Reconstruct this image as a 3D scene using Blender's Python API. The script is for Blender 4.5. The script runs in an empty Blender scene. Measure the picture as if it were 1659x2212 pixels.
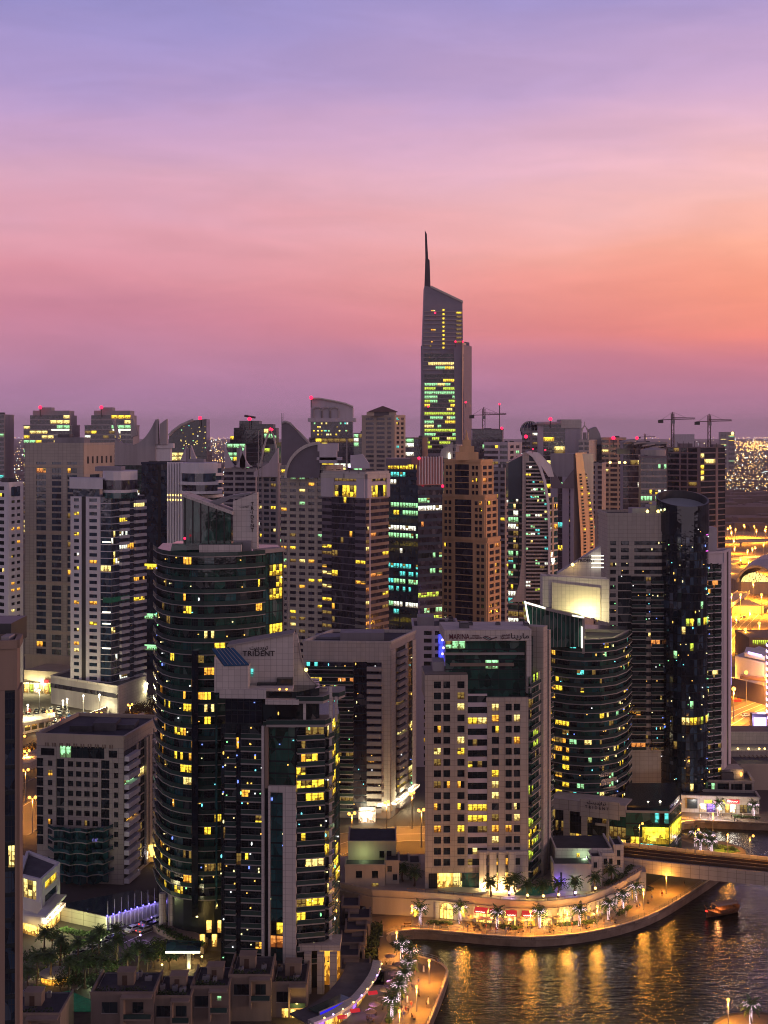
import bpy, math, random
from math import sin, cos, pi, radians, atan2, sqrt
from mathutils import Vector
from mathutils.geometry import tessellate_polygon

RND = random.Random(11)
C = bpy.context.scene.collection
scene = bpy.context.scene

# ------------------------------------------------------------------ camera
CAM_H, FL, CU, CV = 125.0, 3000.0, 829.5, 935.0     # height (m), focal length, centre column and horizon row (photo is 1659 x 2212)
cam_d = bpy.data.cameras.new("camera")
cam = bpy.data.objects.new("camera", cam_d); C.objects.link(cam)
cam.location = (0, 0, CAM_H); cam.rotation_euler = (radians(90), 0, 0)
cam_d.sensor_fit = 'HORIZONTAL'; cam_d.sensor_width = 36
cam_d.lens = 36 * FL / 1659
cam_d.shift_y = (CV - 1106.0) / 1659
cam_d.clip_start = 1; cam_d.clip_end = 120000
scene.camera = cam

# ------------------------------------------------------------------ world (dusk sky), sun, exposure
def lin(c):
    return tuple(((x / 255) / 12.92 if x / 255 <= .04045 else ((x / 255 + .055) / 1.055) ** 2.4) for x in c)
def l4(c): return (*lin(c), 1)

world = bpy.data.worlds.new("World"); scene.world = world; world.use_nodes = True
SUN_EL, SUN_AZ = radians(2.0), radians(62)          # glow sits to the right of the view
def make_sky():
    nt = world.node_tree; N = nt.nodes; L = nt.links
    N.clear()
    out = N.new('ShaderNodeOutputWorld'); bg = N.new('ShaderNodeBackground')
    tc = N.new('ShaderNodeTexCoord'); sep = N.new('ShaderNodeSeparateXYZ')
    L.new(tc.outputs['Generated'], sep.inputs[0])
    # soft streaky cloud noise nudges the elevation
    mp = N.new('ShaderNodeMapping'); mp.inputs['Scale'].default_value = (2.0, 2.0, 9)
    mp.inputs['Rotation'].default_value = (0, radians(14), 0)
    nz = N.new('ShaderNodeTexNoise'); nz.inputs['Scale'].default_value = 2.1; nz.inputs['Detail'].default_value = 5; nz.inputs['Roughness'].default_value = .5
    L.new(tc.outputs['Generated'], mp.inputs[0]); L.new(mp.outputs[0], nz.inputs['Vector'])
    def math_(op, a, b=None):
        m = N.new('ShaderNodeMath'); m.operation = op
        for i, x in enumerate((a, b)):
            if x is None: continue
            if isinstance(x, (int, float)): m.inputs[i].default_value = x
            else: L.new(x, m.inputs[i])
        return m.outputs[0]
    wob = math_('MULTIPLY', math_('SUBTRACT', nz.outputs['Fac'], .5), .066)
    elev = math_('ADD', sep.outputs['Z'], math_('MULTIPLY', wob, math_('MINIMUM', math_('MULTIPLY', math_('MAXIMUM', sep.outputs['Z'], 0), 8), 1)))
    t = math_('DIVIDE', elev, .6)
    def ramp(stops):
        r = N.new('ShaderNodeValToRGB'); e = r.color_ramp.elements
        while len(e) > 1: e.remove(e[-1])
        for i, (v, c) in enumerate(stops):
            z = (CV - v) / FL; p = (z / sqrt(1 + z * z)) / .6 if v > -900 else 1.0
            el = e[0] if i == 0 else e.new(min(max(p, 0), 1)); el.position = min(max(p, 0), 1); el.color = l4(c)
        r.color_ramp.interpolation = 'EASE' if False else 'LINEAR'
        L.new(t, r.inputs[0]); return r.outputs[0]
    left = ramp([(935, (186, 142, 180)), (850, (178, 128, 168)), (770, (188, 128, 160)), (690, (200, 128, 152)), (600, (216, 142, 158)), (500, (222, 156, 172)),
                 (400, (212, 162, 186)), (300, (194, 156, 194)), (180, (168, 147, 198)), (0, (146, 138, 195)), (-1000, (62, 56, 92))])
    right = ramp([(935, (188, 136, 172)), (860, (184, 120, 152)), (780, (208, 120, 136)), (720, (244, 134, 116)), (640, (255, 154, 122)), (540, (255, 174, 142)),
                  (440, (252, 190, 178)), (330, (238, 186, 196)), (200, (210, 170, 200)), (0, (170, 150, 200)), (-1000, (64, 56, 90))])
    # azimuth
    mr = N.new('ShaderNodeMapRange'); mr.interpolation_type = 'SMOOTHSTEP'
    mr.inputs['From Min'].default_value = -.22; mr.inputs['From Max'].default_value = .42
    L.new(sep.outputs['X'], mr.inputs['Value'])
    mix = N.new('ShaderNodeMix'); mix.data_type = 'RGBA'
    L.new(mr.outputs[0], mix.inputs['Factor']); L.new(left, mix.inputs['A']); L.new(right, mix.inputs['B'])
    # the eastern half of the sky, behind the viewer, is a dim violet
    mr2 = N.new('ShaderNodeMapRange'); mr2.interpolation_type = 'SMOOTHSTEP'
    mr2.inputs['From Min'].default_value = .45; mr2.inputs['From Max'].default_value = -.5
    L.new(sep.outputs['Y'], mr2.inputs['Value'])
    # thin veils of cirrus, slanting across the glow
    mpc = N.new('ShaderNodeMapping'); mpc.inputs['Scale'].default_value = (3.2, 3.2, 17); mpc.inputs['Rotation'].default_value = (0, radians(-15), 0)
    nc = N.new('ShaderNodeTexNoise'); nc.inputs['Scale'].default_value = 2.4; nc.inputs['Detail'].default_value = 7; nc.inputs['Roughness'].default_value = .58; nc.inputs['Distortion'].default_value = .6
    L.new(tc.outputs['Generated'], mpc.inputs[0]); L.new(mpc.outputs[0], nc.inputs['Vector'])
    mrc = N.new('ShaderNodeMapRange'); mrc.inputs['From Min'].default_value = .35; mrc.inputs['From Max'].default_value = .7; mrc.inputs['To Min'].default_value = 1.03; mrc.inputs['To Max'].default_value = 1.15
    L.new(nc.outputs['Fac'], mrc.inputs['Value'])
    mul = N.new('ShaderNodeVectorMath'); mul.operation = 'SCALE'; L.new(mix.outputs['Result'], mul.inputs[0]); L.new(mrc.outputs[0], mul.inputs['Scale'])
    mix2 = N.new('ShaderNodeMix'); mix2.data_type = 'RGBA'
    mix2.inputs['B'].default_value = (*[.9 * x for x in lin((152, 136, 158))], 1)
    L.new(mr2.outputs[0], mix2.inputs['Factor']); L.new(mul.outputs[0], mix2.inputs['A'])
    east = N.new('ShaderNodeValToRGB'); ee = east.color_ramp.elements      # brighter low down, dim overhead
    ee[0].position = 0; ee[0].color = (*lin((214, 192, 208)), 1); ee[1].position = .75; ee[1].color = (*lin((76, 68, 98)), 1)
    L.new(sep.outputs['Z'], east.inputs[0]); L.new(east.outputs[0], mix2.inputs['B'])
    bg.inputs['Strength'].default_value = 1.0
    L.new(mix2.outputs['Result'], bg.inputs['Color'])
    sky = N.new('ShaderNodeTexSky'); sky.sky_type = 'NISHITA'; sky.sun_disc = False
    sky.sun_elevation = SUN_EL; sky.sun_rotation = SUN_AZ
    bg2 = N.new('ShaderNodeBackground'); bg2.inputs['Strength'].default_value = .05 * .2
    L.new(sky.outputs[0], bg2.inputs['Color'])
    add = N.new('ShaderNodeAddShader'); L.new(bg.outputs[0], add.inputs[0]); L.new(bg2.outputs[0], add.inputs[1])
    L.new(add.outputs[0], out.inputs['Surface'])
make_sky()
sd = bpy.data.lights.new("sun", 'SUN'); sd.energy = .7; sd.angle = radians(10); sd.color = (1, .52, .38)
sun = bpy.data.objects.new("sun", sd); C.objects.link(sun)
sun.rotation_euler = Vector((-sin(SUN_AZ + radians(36)), -cos(SUN_AZ + radians(36)), -.17)).to_track_quat('-Z', 'Y').to_euler()
scene.view_settings.view_transform = 'Standard'; scene.view_settings.look = 'None'
scene.view_settings.exposure = 0; scene.view_settings.gamma = 1; scene.view_settings.use_curve_mapping = False
cy = scene.cycles
cy.max_bounces = 5; cy.diffuse_bounces = 2; cy.glossy_bounces = 3; cy.transmission_bounces = 2; cy.volume_bounces = 0; cy.transparent_max_bounces = 6
cy.pixel_filter_type = 'BLACKMAN_HARRIS'; cy.filter_width = 1.05; cy.caustics_reflective = False; cy.caustics_refractive = False
cy.sample_clamp_indirect = 6; cy.sample_clamp_direct = 0; cy.use_denoising = True
cy.light_sampling_threshold = .003

# ------------------------------------------------------------------ picture <-> world
def X(u, Y): return (u - CU) / FL * Y
def Z(v, Y): return CAM_H - (v - CV) / FL * Y
def GY(v, z=0): return FL * (CAM_H - z) / (v - CV)
def G(u, v, z=0):
    Y = GY(v, z); return (X(u, Y), Y, z)
def PX(u, Y): return (X(u, Y), Y)

# ------------------------------------------------------------------ materials
MATS = {}
def newmat(name):
    m = bpy.data.materials.new(name); m.use_nodes = True; MATS[name] = m
    return m, m.node_tree.nodes, m.node_tree.links, m.node_tree.nodes['Principled BSDF']
def surf(name, col, rough=.8, var=.25, scale=.15, spec=.3, metal=0, panel=None, ior=None, streak=False):
    """a real surface: base colour with patchy wear, optional cladding joints"""
    m, N, L, p = newmat(name)
    p.inputs['Roughness'].default_value = rough; p.inputs['Metallic'].default_value = metal
    p.inputs['Specular IOR Level'].default_value = spec
    if ior: p.inputs['IOR'].default_value = ior
    g = N.new('ShaderNodeNewGeometry')
    n1 = N.new('ShaderNodeTexNoise'); n1.inputs['Scale'].default_value = scale; n1.inputs['Detail'].default_value = 6; n1.inputs['Roughness'].default_value = .65
    if streak:
        mp = N.new('ShaderNodeMapping'); mp.inputs['Scale'].default_value = (1.6, 1.6, .12)
        L.new(g.outputs['Position'], mp.inputs[0]); L.new(mp.outputs[0], n1.inputs['Vector'])
    else: L.new(g.outputs['Position'], n1.inputs['Vector'])
    r = N.new('ShaderNodeValToRGB'); r.color_ramp.elements[0].position = .3; r.color_ramp.elements[1].position = .7
    r.color_ramp.elements[0].color = (*[c * (1 - var) for c in col], 1); r.color_ramp.elements[1].color = (*[min(1, c * (1 + var * .6)) for c in col], 1)
    L.new(n1.outputs['Fac'], r.inputs[0]); src = r.outputs[0]
    if panel:
        sp = N.new('ShaderNodeSeparateXYZ'); L.new(g.outputs['Position'], sp.inputs[0])
        ad = N.new('ShaderNodeMath'); ad.operation = 'ADD'; L.new(sp.outputs['X'], ad.inputs[0]); L.new(sp.outputs['Y'], ad.inputs[1])
        cb = N.new('ShaderNodeCombineXYZ'); L.new(ad.outputs[0], cb.inputs[0]); L.new(sp.outputs['Z'], cb.inputs[1])
        bk = N.new('ShaderNodeTexBrick'); bk.offset = 0; bk.inputs['Scale'].default_value = 1
        bk.inputs['Brick Width'].default_value = panel[0]; bk.inputs['Row Height'].default_value = panel[1]; bk.inputs['Mortar Size'].default_value = panel[2]
        bk.inputs['Color1'].default_value = (1, 1, 1, 1); bk.inputs['Color2'].default_value = (.9, .9, .9, 1); bk.inputs['Mortar'].default_value = (.5, .5, .5, 1)
        L.new(cb.outputs[0], bk.inputs['Vector'])
        mx = N.new('ShaderNodeMix'); mx.data_type = 'RGBA'; mx.blend_type = 'MULTIPLY'; mx.inputs['Factor'].default_value = 1
        L.new(src, mx.inputs['A']); L.new(bk.outputs[0], mx.inputs['B']); src = mx.outputs['Result']
    L.new(src, p.inputs['Base Color'])
    return m
def glass(name, col, rough=.07, ior=1.9, curtain=.12):
    """window glass over dim rooms: some panes show paler blinds"""
    m, N, L, p = newmat(name)
    p.inputs['Roughness'].default_value = rough; p.inputs['IOR'].default_value = ior
    g = N.new('ShaderNodeNewGeometry')
    mp = N.new('ShaderNodeMapping'); mp.inputs['Scale'].default_value = (.55, .55, .3)
    L.new(g.outputs['Position'], mp.inputs[0])
    vo = N.new('ShaderNodeTexVoronoi'); vo.inputs['Scale'].default_value = 1; L.new(mp.outputs[0], vo.inputs['Vector'])
    sx = N.new('ShaderNodeSeparateColor'); L.new(vo.outputs['Color'], sx.inputs[0])
    r = N.new('ShaderNodeValToRGB'); e = r.color_ramp.elements
    e[0].position = .0; e[0].color = (*[c * .35 for c in col], 1); e[1].position = .72; e[1].color = (*[c * 1.3 for c in col], 1)
    e2 = e.new(1.0); e2.color = (*[c + curtain for c in col], 1); e3 = e.new(.9); e3.color = (*[c * 1.6 for c in col], 1)
    L.new(sx.outputs[0], r.inputs[0]); L.new(r.outputs[0], p.inputs['Base Color'])
    nz = N.new('ShaderNodeTexNoise'); nz.inputs['Scale'].default_value = .45; nz.inputs['Detail'].default_value = 2; L.new(g.outputs['Position'], nz.inputs['Vector'])
    ad = N.new('ShaderNodeMath'); ad.operation = 'ADD'; L.new(nz.outputs['Fac'], ad.inputs[0]); L.new(sx.outputs[1], ad.inputs[1])
    bp = N.new('ShaderNodeBump'); bp.inputs['Strength'].default_value = .5; bp.inputs['Distance'].default_value = .06; L.new(nz.outputs['Fac'], bp.inputs['Height']); L.new(bp.outputs[0], p.inputs['Normal'])
    return m
def lit(name, col, s=1.0, light=False, plain=False):
    """something that gives off light; rooms show furniture and curtains as uneven brightness"""
    m, N, L, p = newmat(name)
    p.inputs['Base Color'].default_value = (.02, .02, .02, 1); p.inputs['Roughness'].default_value = .2
    p.inputs['Emission Color'].default_value = (*col, 1); p.inputs['Emission Strength'].default_value = s
    if not plain:
        # a room seen through the pane: bright ceiling zone, darker furniture below, curtains at the sides, uneven lamps
        g = N.new('ShaderNodeNewGeometry'); uv = N.new('ShaderNodeUVMap'); uv.uv_map = 'pane'; su = N.new('ShaderNodeSeparateXYZ'); L.new(uv.outputs[0], su.inputs[0])
        def M(op, a, b_=None, c=None):
            q = N.new('ShaderNodeMath'); q.operation = op
            for i, x in enumerate((a, b_, c)):
                if x is None: continue
                if isinstance(x, (int, float)): q.inputs[i].default_value = x
                else: L.new(x, q.inputs[i])
            return q.outputs[0]
        n1 = N.new('ShaderNodeTexNoise'); n1.inputs['Scale'].default_value = .55; n1.inputs['Detail'].default_value = 2; L.new(g.outputs['Position'], n1.inputs['Vector'])
        mp = N.new('ShaderNodeMapping'); mp.inputs['Scale'].default_value = (1.7, 1.7, .9); L.new(g.outputs['Position'], mp.inputs[0])
        vo = N.new('ShaderNodeTexVoronoi'); vo.distance = 'CHEBYCHEV'; vo.inputs['Scale'].default_value = 1; L.new(mp.outputs[0], vo.inputs['Vector']); sc = N.new('ShaderNodeSeparateColor'); L.new(vo.outputs['Color'], sc.inputs[0])
        furn = M('MULTIPLY', M('LESS_THAN', su.outputs['Y'], M('MULTIPLY_ADD', sc.outputs[0], .5, .08)), .75)
        curt = M('MULTIPLY', M('GREATER_THAN', M('ABSOLUTE', M('SUBTRACT', su.outputs['X'], M('MULTIPLY_ADD', n1.outputs['Fac'], .5, .25))), .36), .55)
        top = M('MULTIPLY', M('GREATER_THAN', su.outputs['Y'], .8), .25)
        base = M('MULTIPLY_ADD', sc.outputs[1], .5, .6)
        val = M('MULTIPLY', M('ADD', base, top), M('MULTIPLY', M('SUBTRACT', 1, furn), M('SUBTRACT', 1, curt)))
        L.new(M('MULTIPLY', val, 1.5 * s), p.inputs['Emission Strength'])
        # warmer where dim
        mx = N.new('ShaderNodeMix'); mx.data_type = 'RGBA'; mx.inputs['A'].default_value = (col[0], col[1] * .62, col[2] * .5, 1); mx.inputs['B'].default_value = (*col, 1)
        L.new(M('MINIMUM', val, 1), mx.inputs['Factor']); L.new(mx.outputs['Result'], p.inputs['Emission Color'])
    m.cycles.emission_sampling = 'FRONT_BACK' if light else 'NONE'
    return m

# walls
surf('stone_beige', (.45, .405, .36), var=.16, panel=(1.5, 1.4, .04), streak=True)
surf('stone_warm', (.46, .385, .31), var=.16, streak=True)
surf('stone_orange', (.62, .40, .22), var=.16, streak=True)
surf('stone_pale', (.55, .515, .49), var=.14, panel=(1.35, 1.35, .035), streak=True)
surf('stone_grey', (.37, .345, .36), var=.18, streak=True)
surf('stone_brown', (.25, .19, .15), var=.18, streak=True)
surf('white_paint', (.68, .66, .70), var=.12, streak=True)
surf('mauve_panel', (.50, .46, .52), var=.12, streak=True)
surf('concrete', (.26, .25, .28), var=.25, streak=True)
surf('raw_concrete', (.19, .155, .175), var=.3, streak=True)
surf('dark_metal', (.045, .045, .05), rough=.45, var=.2)
surf('grey_metal', (.22, .22, .24), rough=.45, var=.2)
surf('roof_grey', (.10, .098, .11), var=.35, scale=.3)
surf('roof_dark', (.055, .055, .065), var=.35, scale=.3)
surf('slab_grey', (.30, .28, .27), var=.15)
surf('rail_glass', (.03, .06, .054), rough=.12, var=.3, spec=.5)
surf('spandrel_dark', (.018, .026, .03), rough=.25, var=.3, spec=.4)
surf('spandrel_blue', (.03, .05, .085), rough=.2, var=.2, spec=.5)
surf('spandrel_purple', (.12, .10, .14), rough=.3, var=.2, spec=.5)
surf('brown_roof', (.16, .10, .085), var=.3)
surf('blue_roof', (.03, .10, .20), rough=.25, var=.2, spec=.6)
surf('frame_dark', (.03, .03, .033), rough=.5, var=.1)
surf('frame_pale', (.30, .28, .28), rough=.5, var=.1)
surf('letter_dark', (.035, .028, .03), rough=.6, var=.1)
surf('letter_maroon', (.10, .03, .045), rough=.6, var=.1)
surf('letter_teal', (.05, .12, .14), rough=.6, var=.1)
glass('glass_dark', (.012, .021, .025), ior=1.6, curtain=.08); glass('glass_green', (.016, .068, .052), ior=1.7, curtain=.09); glass('glass_blue', (.022, .044, .075), ior=1.85, curtain=.07)
glass('glass_violet', (.032, .03, .048), ior=1.75, curtain=.08); glass('glass_black', (.006, .012, .022), rough=.04, ior=1.7, curtain=.02)
glass('glass_teal', (.016, .075, .08), ior=1.75, curtain=.06)
lit('lit_yellow', (1, .74, .05), 1.15); lit('lit_amber', (1.0, .50, .05), 1.05); lit('lit_pale', (1.0, .86, .27), 1.1); lit('lit_green', (.36, .9, .42), .95)
lit('lit_cyan', (.10, .72, .68), 1.0); lit('lit_white', (.9, 1.0, .85), 1.2); lit('lit_orange', (1.0, .38, .08), .7); lit('lit_lime', (.62, .85, .07), .9)
lit('lit_dim', (.55, .36, .08), .35); lit('lit_violet', (.35, .14, .9), 1.2); lit('lit_red', (1, .02, .06), 1.6, plain=True); lit('lit_blue', (.05, .07, .9), 1.3)
lit('bulb_orange', (1, .40, .06), 4.5, plain=True); lit('bulb_white', (1, .9, .7), 5, plain=True); lit('bulb_violet', (.55, .38, 1), 5, plain=True)
lit('bulb_red', (1, .012, .06), 3.4, plain=True); lit('bulb_blue', (.16, .14, 1), 5, plain=True); lit('bulb_yellow', (1, .66, .16), 5, plain=True)
lit('tube_white', (1, .95, .75), 2.2, plain=True); lit('string_light', (1, .74, .86), 2.0, plain=True); lit('tube_magenta', (.9, .12, .75), 1.6, plain=True)
lit('tube_violet', (.55, .4, 1), 3.0, plain=True); lit('shop_white', (1, .93, .62), 2.6); lit('shop_yellow', (1, .68, .14), 1.7); lit('sign_red', (1, .03, .05), 1.1, plain=True)
lit('sign_yellow', (1, .85, .02), 1.6, plain=True); lit('screen_blue', (.03, .02, .85), 1.0, plain=True); lit('glow_teal', (.02, .55, .38), .6)
WARM = ['lit_yellow'] * 5 + ['lit_dim'] * 3 + ['lit_amber'] * 4 + ['lit_pale'] * 2 + ['lit_dim'] * 4 + ['lit_orange', 'lit_green']
FAR = ['lit_pale'] * 6 + ['lit_yellow'] * 4 + ['lit_green'] * 4 + ['lit_white'] * 2 + ['lit_cyan'] + ['lit_dim'] * 3
TEAL = ['lit_cyan'] * 7 + ['lit_green'] * 4 + ['lit_white'] * 2 + ['lit_lime', 'lit_yellow']
GRN = ['lit_green'] * 4 + ['lit_lime'] * 2 + ['lit_yellow'] * 3 + ['lit_pale'] * 3

# ------------------------------------------------------------------ mesh building
class MB:
    def __init__(s): s.v = []; s.f = []; s.m = []; s.mats = []
    def mi(s, mat):
        if mat not in s.mats: s.mats.append(mat)
        return s.mats.index(mat)
    def poly(s, pts, mat):
        k = len(s.v); s.v += [tuple(p) for p in pts]; s.f.append(tuple(range(k, k + len(pts)))); s.m.append(s.mi(mat))
    def hexa(s, a, b, mat):
        """two quads (bottom ring a, top ring b)"""
        k = len(s.v); s.v += [tuple(p) for p in a] + [tuple(p) for p in b]; n = len(a); i = s.mi(mat)
        s.f.append(tuple(range(k + n - 1, k - 1, -1))); s.f.append(tuple(range(k + n, k + 2 * n)))
        for j in range(n):
            q = (j + 1) % n; s.f.append((k + j, k + q, k + n + q, k + n + j))
        s.m += [i] * (n + 2)
    def box(s, x0, x1, y0, y1, z0, z1, mat):
        s.hexa([(x0, y0, z0), (x1, y0, z0), (x1, y1, z0), (x0, y1, z0)], [(x0, y0, z1), (x1, y0, z1), (x1, y1, z1), (x0, y1, z1)], mat)
    def fbox(s, fr, s0, s1, n0, n1, z0, z1, mat):
        ox, oy, tx, ty = fr; nx, ny = ty, -tx
        q = [(ox + tx * a + nx * b, oy + ty * a + ny * b) for a, b in ((s0, n1), (s1, n1), (s1, n0), (s0, n0))]
        s.hexa([(*p, z0) for p in q], [(*p, z1) for p in q], mat)
    def fquad(s, fr, s0, s1, n, z0, z1, mat):
        ox, oy, tx, ty = fr; nx, ny = ty, -tx
        a = (ox + tx * s0 + nx * n, oy + ty * s0 + ny * n); b = (ox + tx * s1 + nx * n, oy + ty * s1 + ny * n)
        s.poly([(*a, z0), (*b, z0), (*b, z1), (*a, z1)], mat)
    def prism(s, pts, z0, z1, mat, ztop=None):
        ar = sum(pts[i][0] * pts[(i + 1) % len(pts)][1] - pts[(i + 1) % len(pts)][0] * pts[i][1] for i in range(len(pts)))
        if ar < 0: pts = pts[::-1]
        s.hexa([(p[0], p[1], z0) for p in pts], [(p[0], p[1], z1) for p in pts], mat)
    def slab_uv(s, uv, Y, dy, mat, dx=0):
        """an upright outline (picture columns/rows at distance Y) with real thickness dy"""
        f = [(X(u, Y), Y, Z(v, Y)) for u, v in uv]
        s.hexa([(x + dx, y + dy, z) for x, y, z in f], f, mat)
    def tube(s, pts, rad, n, mat, caps=True):
        pts = [Vector(p) for p in pts]; rings = []; i = s.mi(mat)
        for k, p in enumerate(pts):
            d = (pts[min(k + 1, len(pts) - 1)] - pts[max(k - 1, 0)]).normalized()
            a = d.orthogonal().normalized() if abs(d.z) < .95 else Vector((1, 0, 0)); a = (a - d * a.dot(d)).normalized(); b = d.cross(a)
            r = rad[k] if isinstance(rad, (list, tuple)) else rad
            base = len(s.v); rings.append(base)
            for j in range(n):
                t = 2 * pi * j / n; s.v.append(tuple(p + (a * cos(t) + b * sin(t)) * r))
        for k in range(len(rings) - 1):
            for j in range(n):
                q = (j + 1) % n; s.f.append((rings[k] + j, rings[k] + q, rings[k + 1] + q, rings[k + 1] + j)); s.m.append(i)
        if caps:
            s.f.append(tuple(range(rings[0] + n - 1, rings[0] - 1, -1))); s.f.append(tuple(range(rings[-1], rings[-1] + n))); s.m += [i, i]
    def ball(s, c, r, mat, n=8, m=5, sz=1):
        i = s.mi(mat); k = len(s.v)
        for a in range(m + 1):
            th = pi * a / m
            for b in range(n):
                ph = 2 * pi * b / n; s.v.append((c[0] + r * sin(th) * cos(ph), c[1] + r * sin(th) * sin(ph), c[2] + r * sz * cos(th)))
        for a in range(m):
            for b in range(n):
                q = (b + 1) % n; s.f.append((k + a * n + b, k + (a + 1) * n + b, k + (a + 1) * n + q, k + a * n + q)); s.m.append(i)
    def mesh(s, name, off=(0, 0, 0)):
        me = bpy.data.meshes.new(name)
        me.from_pydata([(x - off[0], y - off[1], z - off[2]) for x, y, z in s.v], [], s.f)
        for m in s.mats: me.materials.append(MATS[m])
        me.polygons.foreach_set('material_index', s.m)
        if any(k.startswith(('lit_', 'shop_', 'glow_r', 'room')) for k in s.mats):
            uv = me.uv_layers.new(name='pane'); a = []
            for f in s.f: a += [0, 0, 1, 0, 1, 1, 0, 1] if len(f) == 4 else [.5, .5] * len(f)
            uv.data.foreach_set('uv', a)
        me.update()
        return me
    def build(s, name, parent=None, smooth=False, loc=None):
        """one mesh object; its verts are world coordinates, its origin the parent's origin (or loc)"""
        if not s.f: return None
        off = loc if loc is not None else (parent['_o'] if parent is not None else (0, 0, 0))
        me = s.mesh(name, off)
        if smooth: me.polygons.foreach_set('use_smooth', [True] * len(me.polygons))
        o = bpy.data.objects.new(name, me); C.objects.link(o)
        if parent is not None:
            o.parent = parent; po = parent['_o']; o.location = (off[0] - po[0], off[1] - po[1], off[2] - po[2])
        else: o.location = off
        o['_o'] = off
        return o
def thing(name, label, cat, loc, group=None, kind=None):
    o = bpy.data.objects.new(name, None); C.objects.link(o); o.location = loc; o['_o'] = tuple(loc); o.empty_display_size = .5
    return tag(o, label, cat, group, kind)
def tag(o, label=None, cat=None, group=None, kind=None):
    if label: o['label'] = label
    if cat: o['category'] = cat
    if group: o['group'] = group
    if kind: o['kind'] = kind
    return o
def single(name, label, cat, mb, loc, group=None, smooth=False):
    return tag(mb.build(name, None, smooth, loc), label, cat, group)
def structure(name, mb):
    o = mb.build(name); o['kind'] = 'structure'; return o
def lamp_light(parent, loc, power, col, radius=.4, spot=None, name="light"):
    d = bpy.data.lights.new(name, 'SPOT' if spot else 'POINT'); d.energy = power; d.color = col; d.shadow_soft_size = radius
    if spot: d.spot_size = radians(spot); d.spot_blend = .5
    o = bpy.data.objects.new(name, d); C.objects.link(o)
    o.parent = parent; po = parent['_o']; o.location = (loc[0] - po[0], loc[1] - po[1], loc[2] - po[2])
    return o
def copy_tree(root, loc, rz=0, label=None, group=None, swap=None, scale=None):
    r = root.copy(); C.objects.link(r); r.location = loc; r.rotation_euler = (0, 0, rz); r['_o'] = tuple(loc)
    if scale: r.scale = (scale,) * 3
    if label: r['label'] = label
    if group: r['group'] = group
    for ch in list(root.children):
        c = ch.copy(); C.objects.link(c); c.parent = r
        if swap and ch.name.split('.')[0] in swap: c.data = swap[ch.name.split('.')[0]]
        for g in list(ch.children):
            d = g.copy(); C.objects.link(d); d.parent = c
    return r

# ------------------------------------------------------------------ building kit
WIN_CACHE, BAL_CACHE, SPARKS = {}, {}, {}
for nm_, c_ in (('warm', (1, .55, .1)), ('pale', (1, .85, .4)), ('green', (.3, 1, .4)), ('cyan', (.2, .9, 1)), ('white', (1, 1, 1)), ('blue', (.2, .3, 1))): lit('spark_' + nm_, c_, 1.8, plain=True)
def pane(mb, fr, s0, s1, z0, z1, n, mat, nm, near, fm):
    if near and mat.startswith('lit') and nm > 1:
        dk = 'glass_dark'
        for k in range(nm):
            a, b = s0 + (s1 - s0) * k / nm, s0 + (s1 - s0) * (k + 1) / nm; r = RND.random()
            if r < .22: mb.fquad(fr, a, b, n, z0, z1, dk)
            elif r < .34: mb.fquad(fr, a, b, n, z0, z0 + (z1 - z0) * .45, mat); mb.fquad(fr, a, b, n, z0 + (z1 - z0) * .45, z1, 'lit_dim')
            else: mb.fquad(fr, a, b, n, z0, z1, mat)
    else: mb.fquad(fr, s0, s1, n, z0, z1, mat)
    if near:
        w = .07 if near == 1 else .05
        for k in range(nm + 1):
            c = s0 + (s1 - s0) * k / nm; a = max(s0, c - w / 2); b = min(s1, c + w / 2)
            mb.fbox(fr, a, b, n, n + .06, z0, z1, fm)
        if near == 2: mb.fbox(fr, s0, s1, n, n + .05, z0 + (z1 - z0) * .68, z0 + (z1 - z0) * .68 + w, fm)
def balc(mb, fr, s0, s1, z, dep, style, mat):
    if style == 'b':       # masonry parapet
        mb.fbox(fr, s0, s1, 0, dep, z - .2, z, mat); mb.fbox(fr, s0, s1, dep - .15, dep, z, z + .95, mat)
        mb.fbox(fr, s0, s0 + .15, .35, dep - .15, z, z + .95, mat); mb.fbox(fr, s1 - .15, s1, .35, dep - .15, z, z + .95, mat)
    elif style == 's':     # chunky white parapet band
        mb.fbox(fr, s0, s1, 0, dep, z - .45, z + .9, mat)
    else:                  # slab with a glass rail
        mb.fbox(fr, s0, s1, 0, dep, z - .28, z, mat)
        mb.fbox(fr, s0, s1, dep - .08, dep - .03, z, z + .95, 'rail_glass'); mb.fbox(fr, s0, s1, dep - .09, dep - .02, z + .95, z + 1.02, 'frame_pale')
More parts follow.
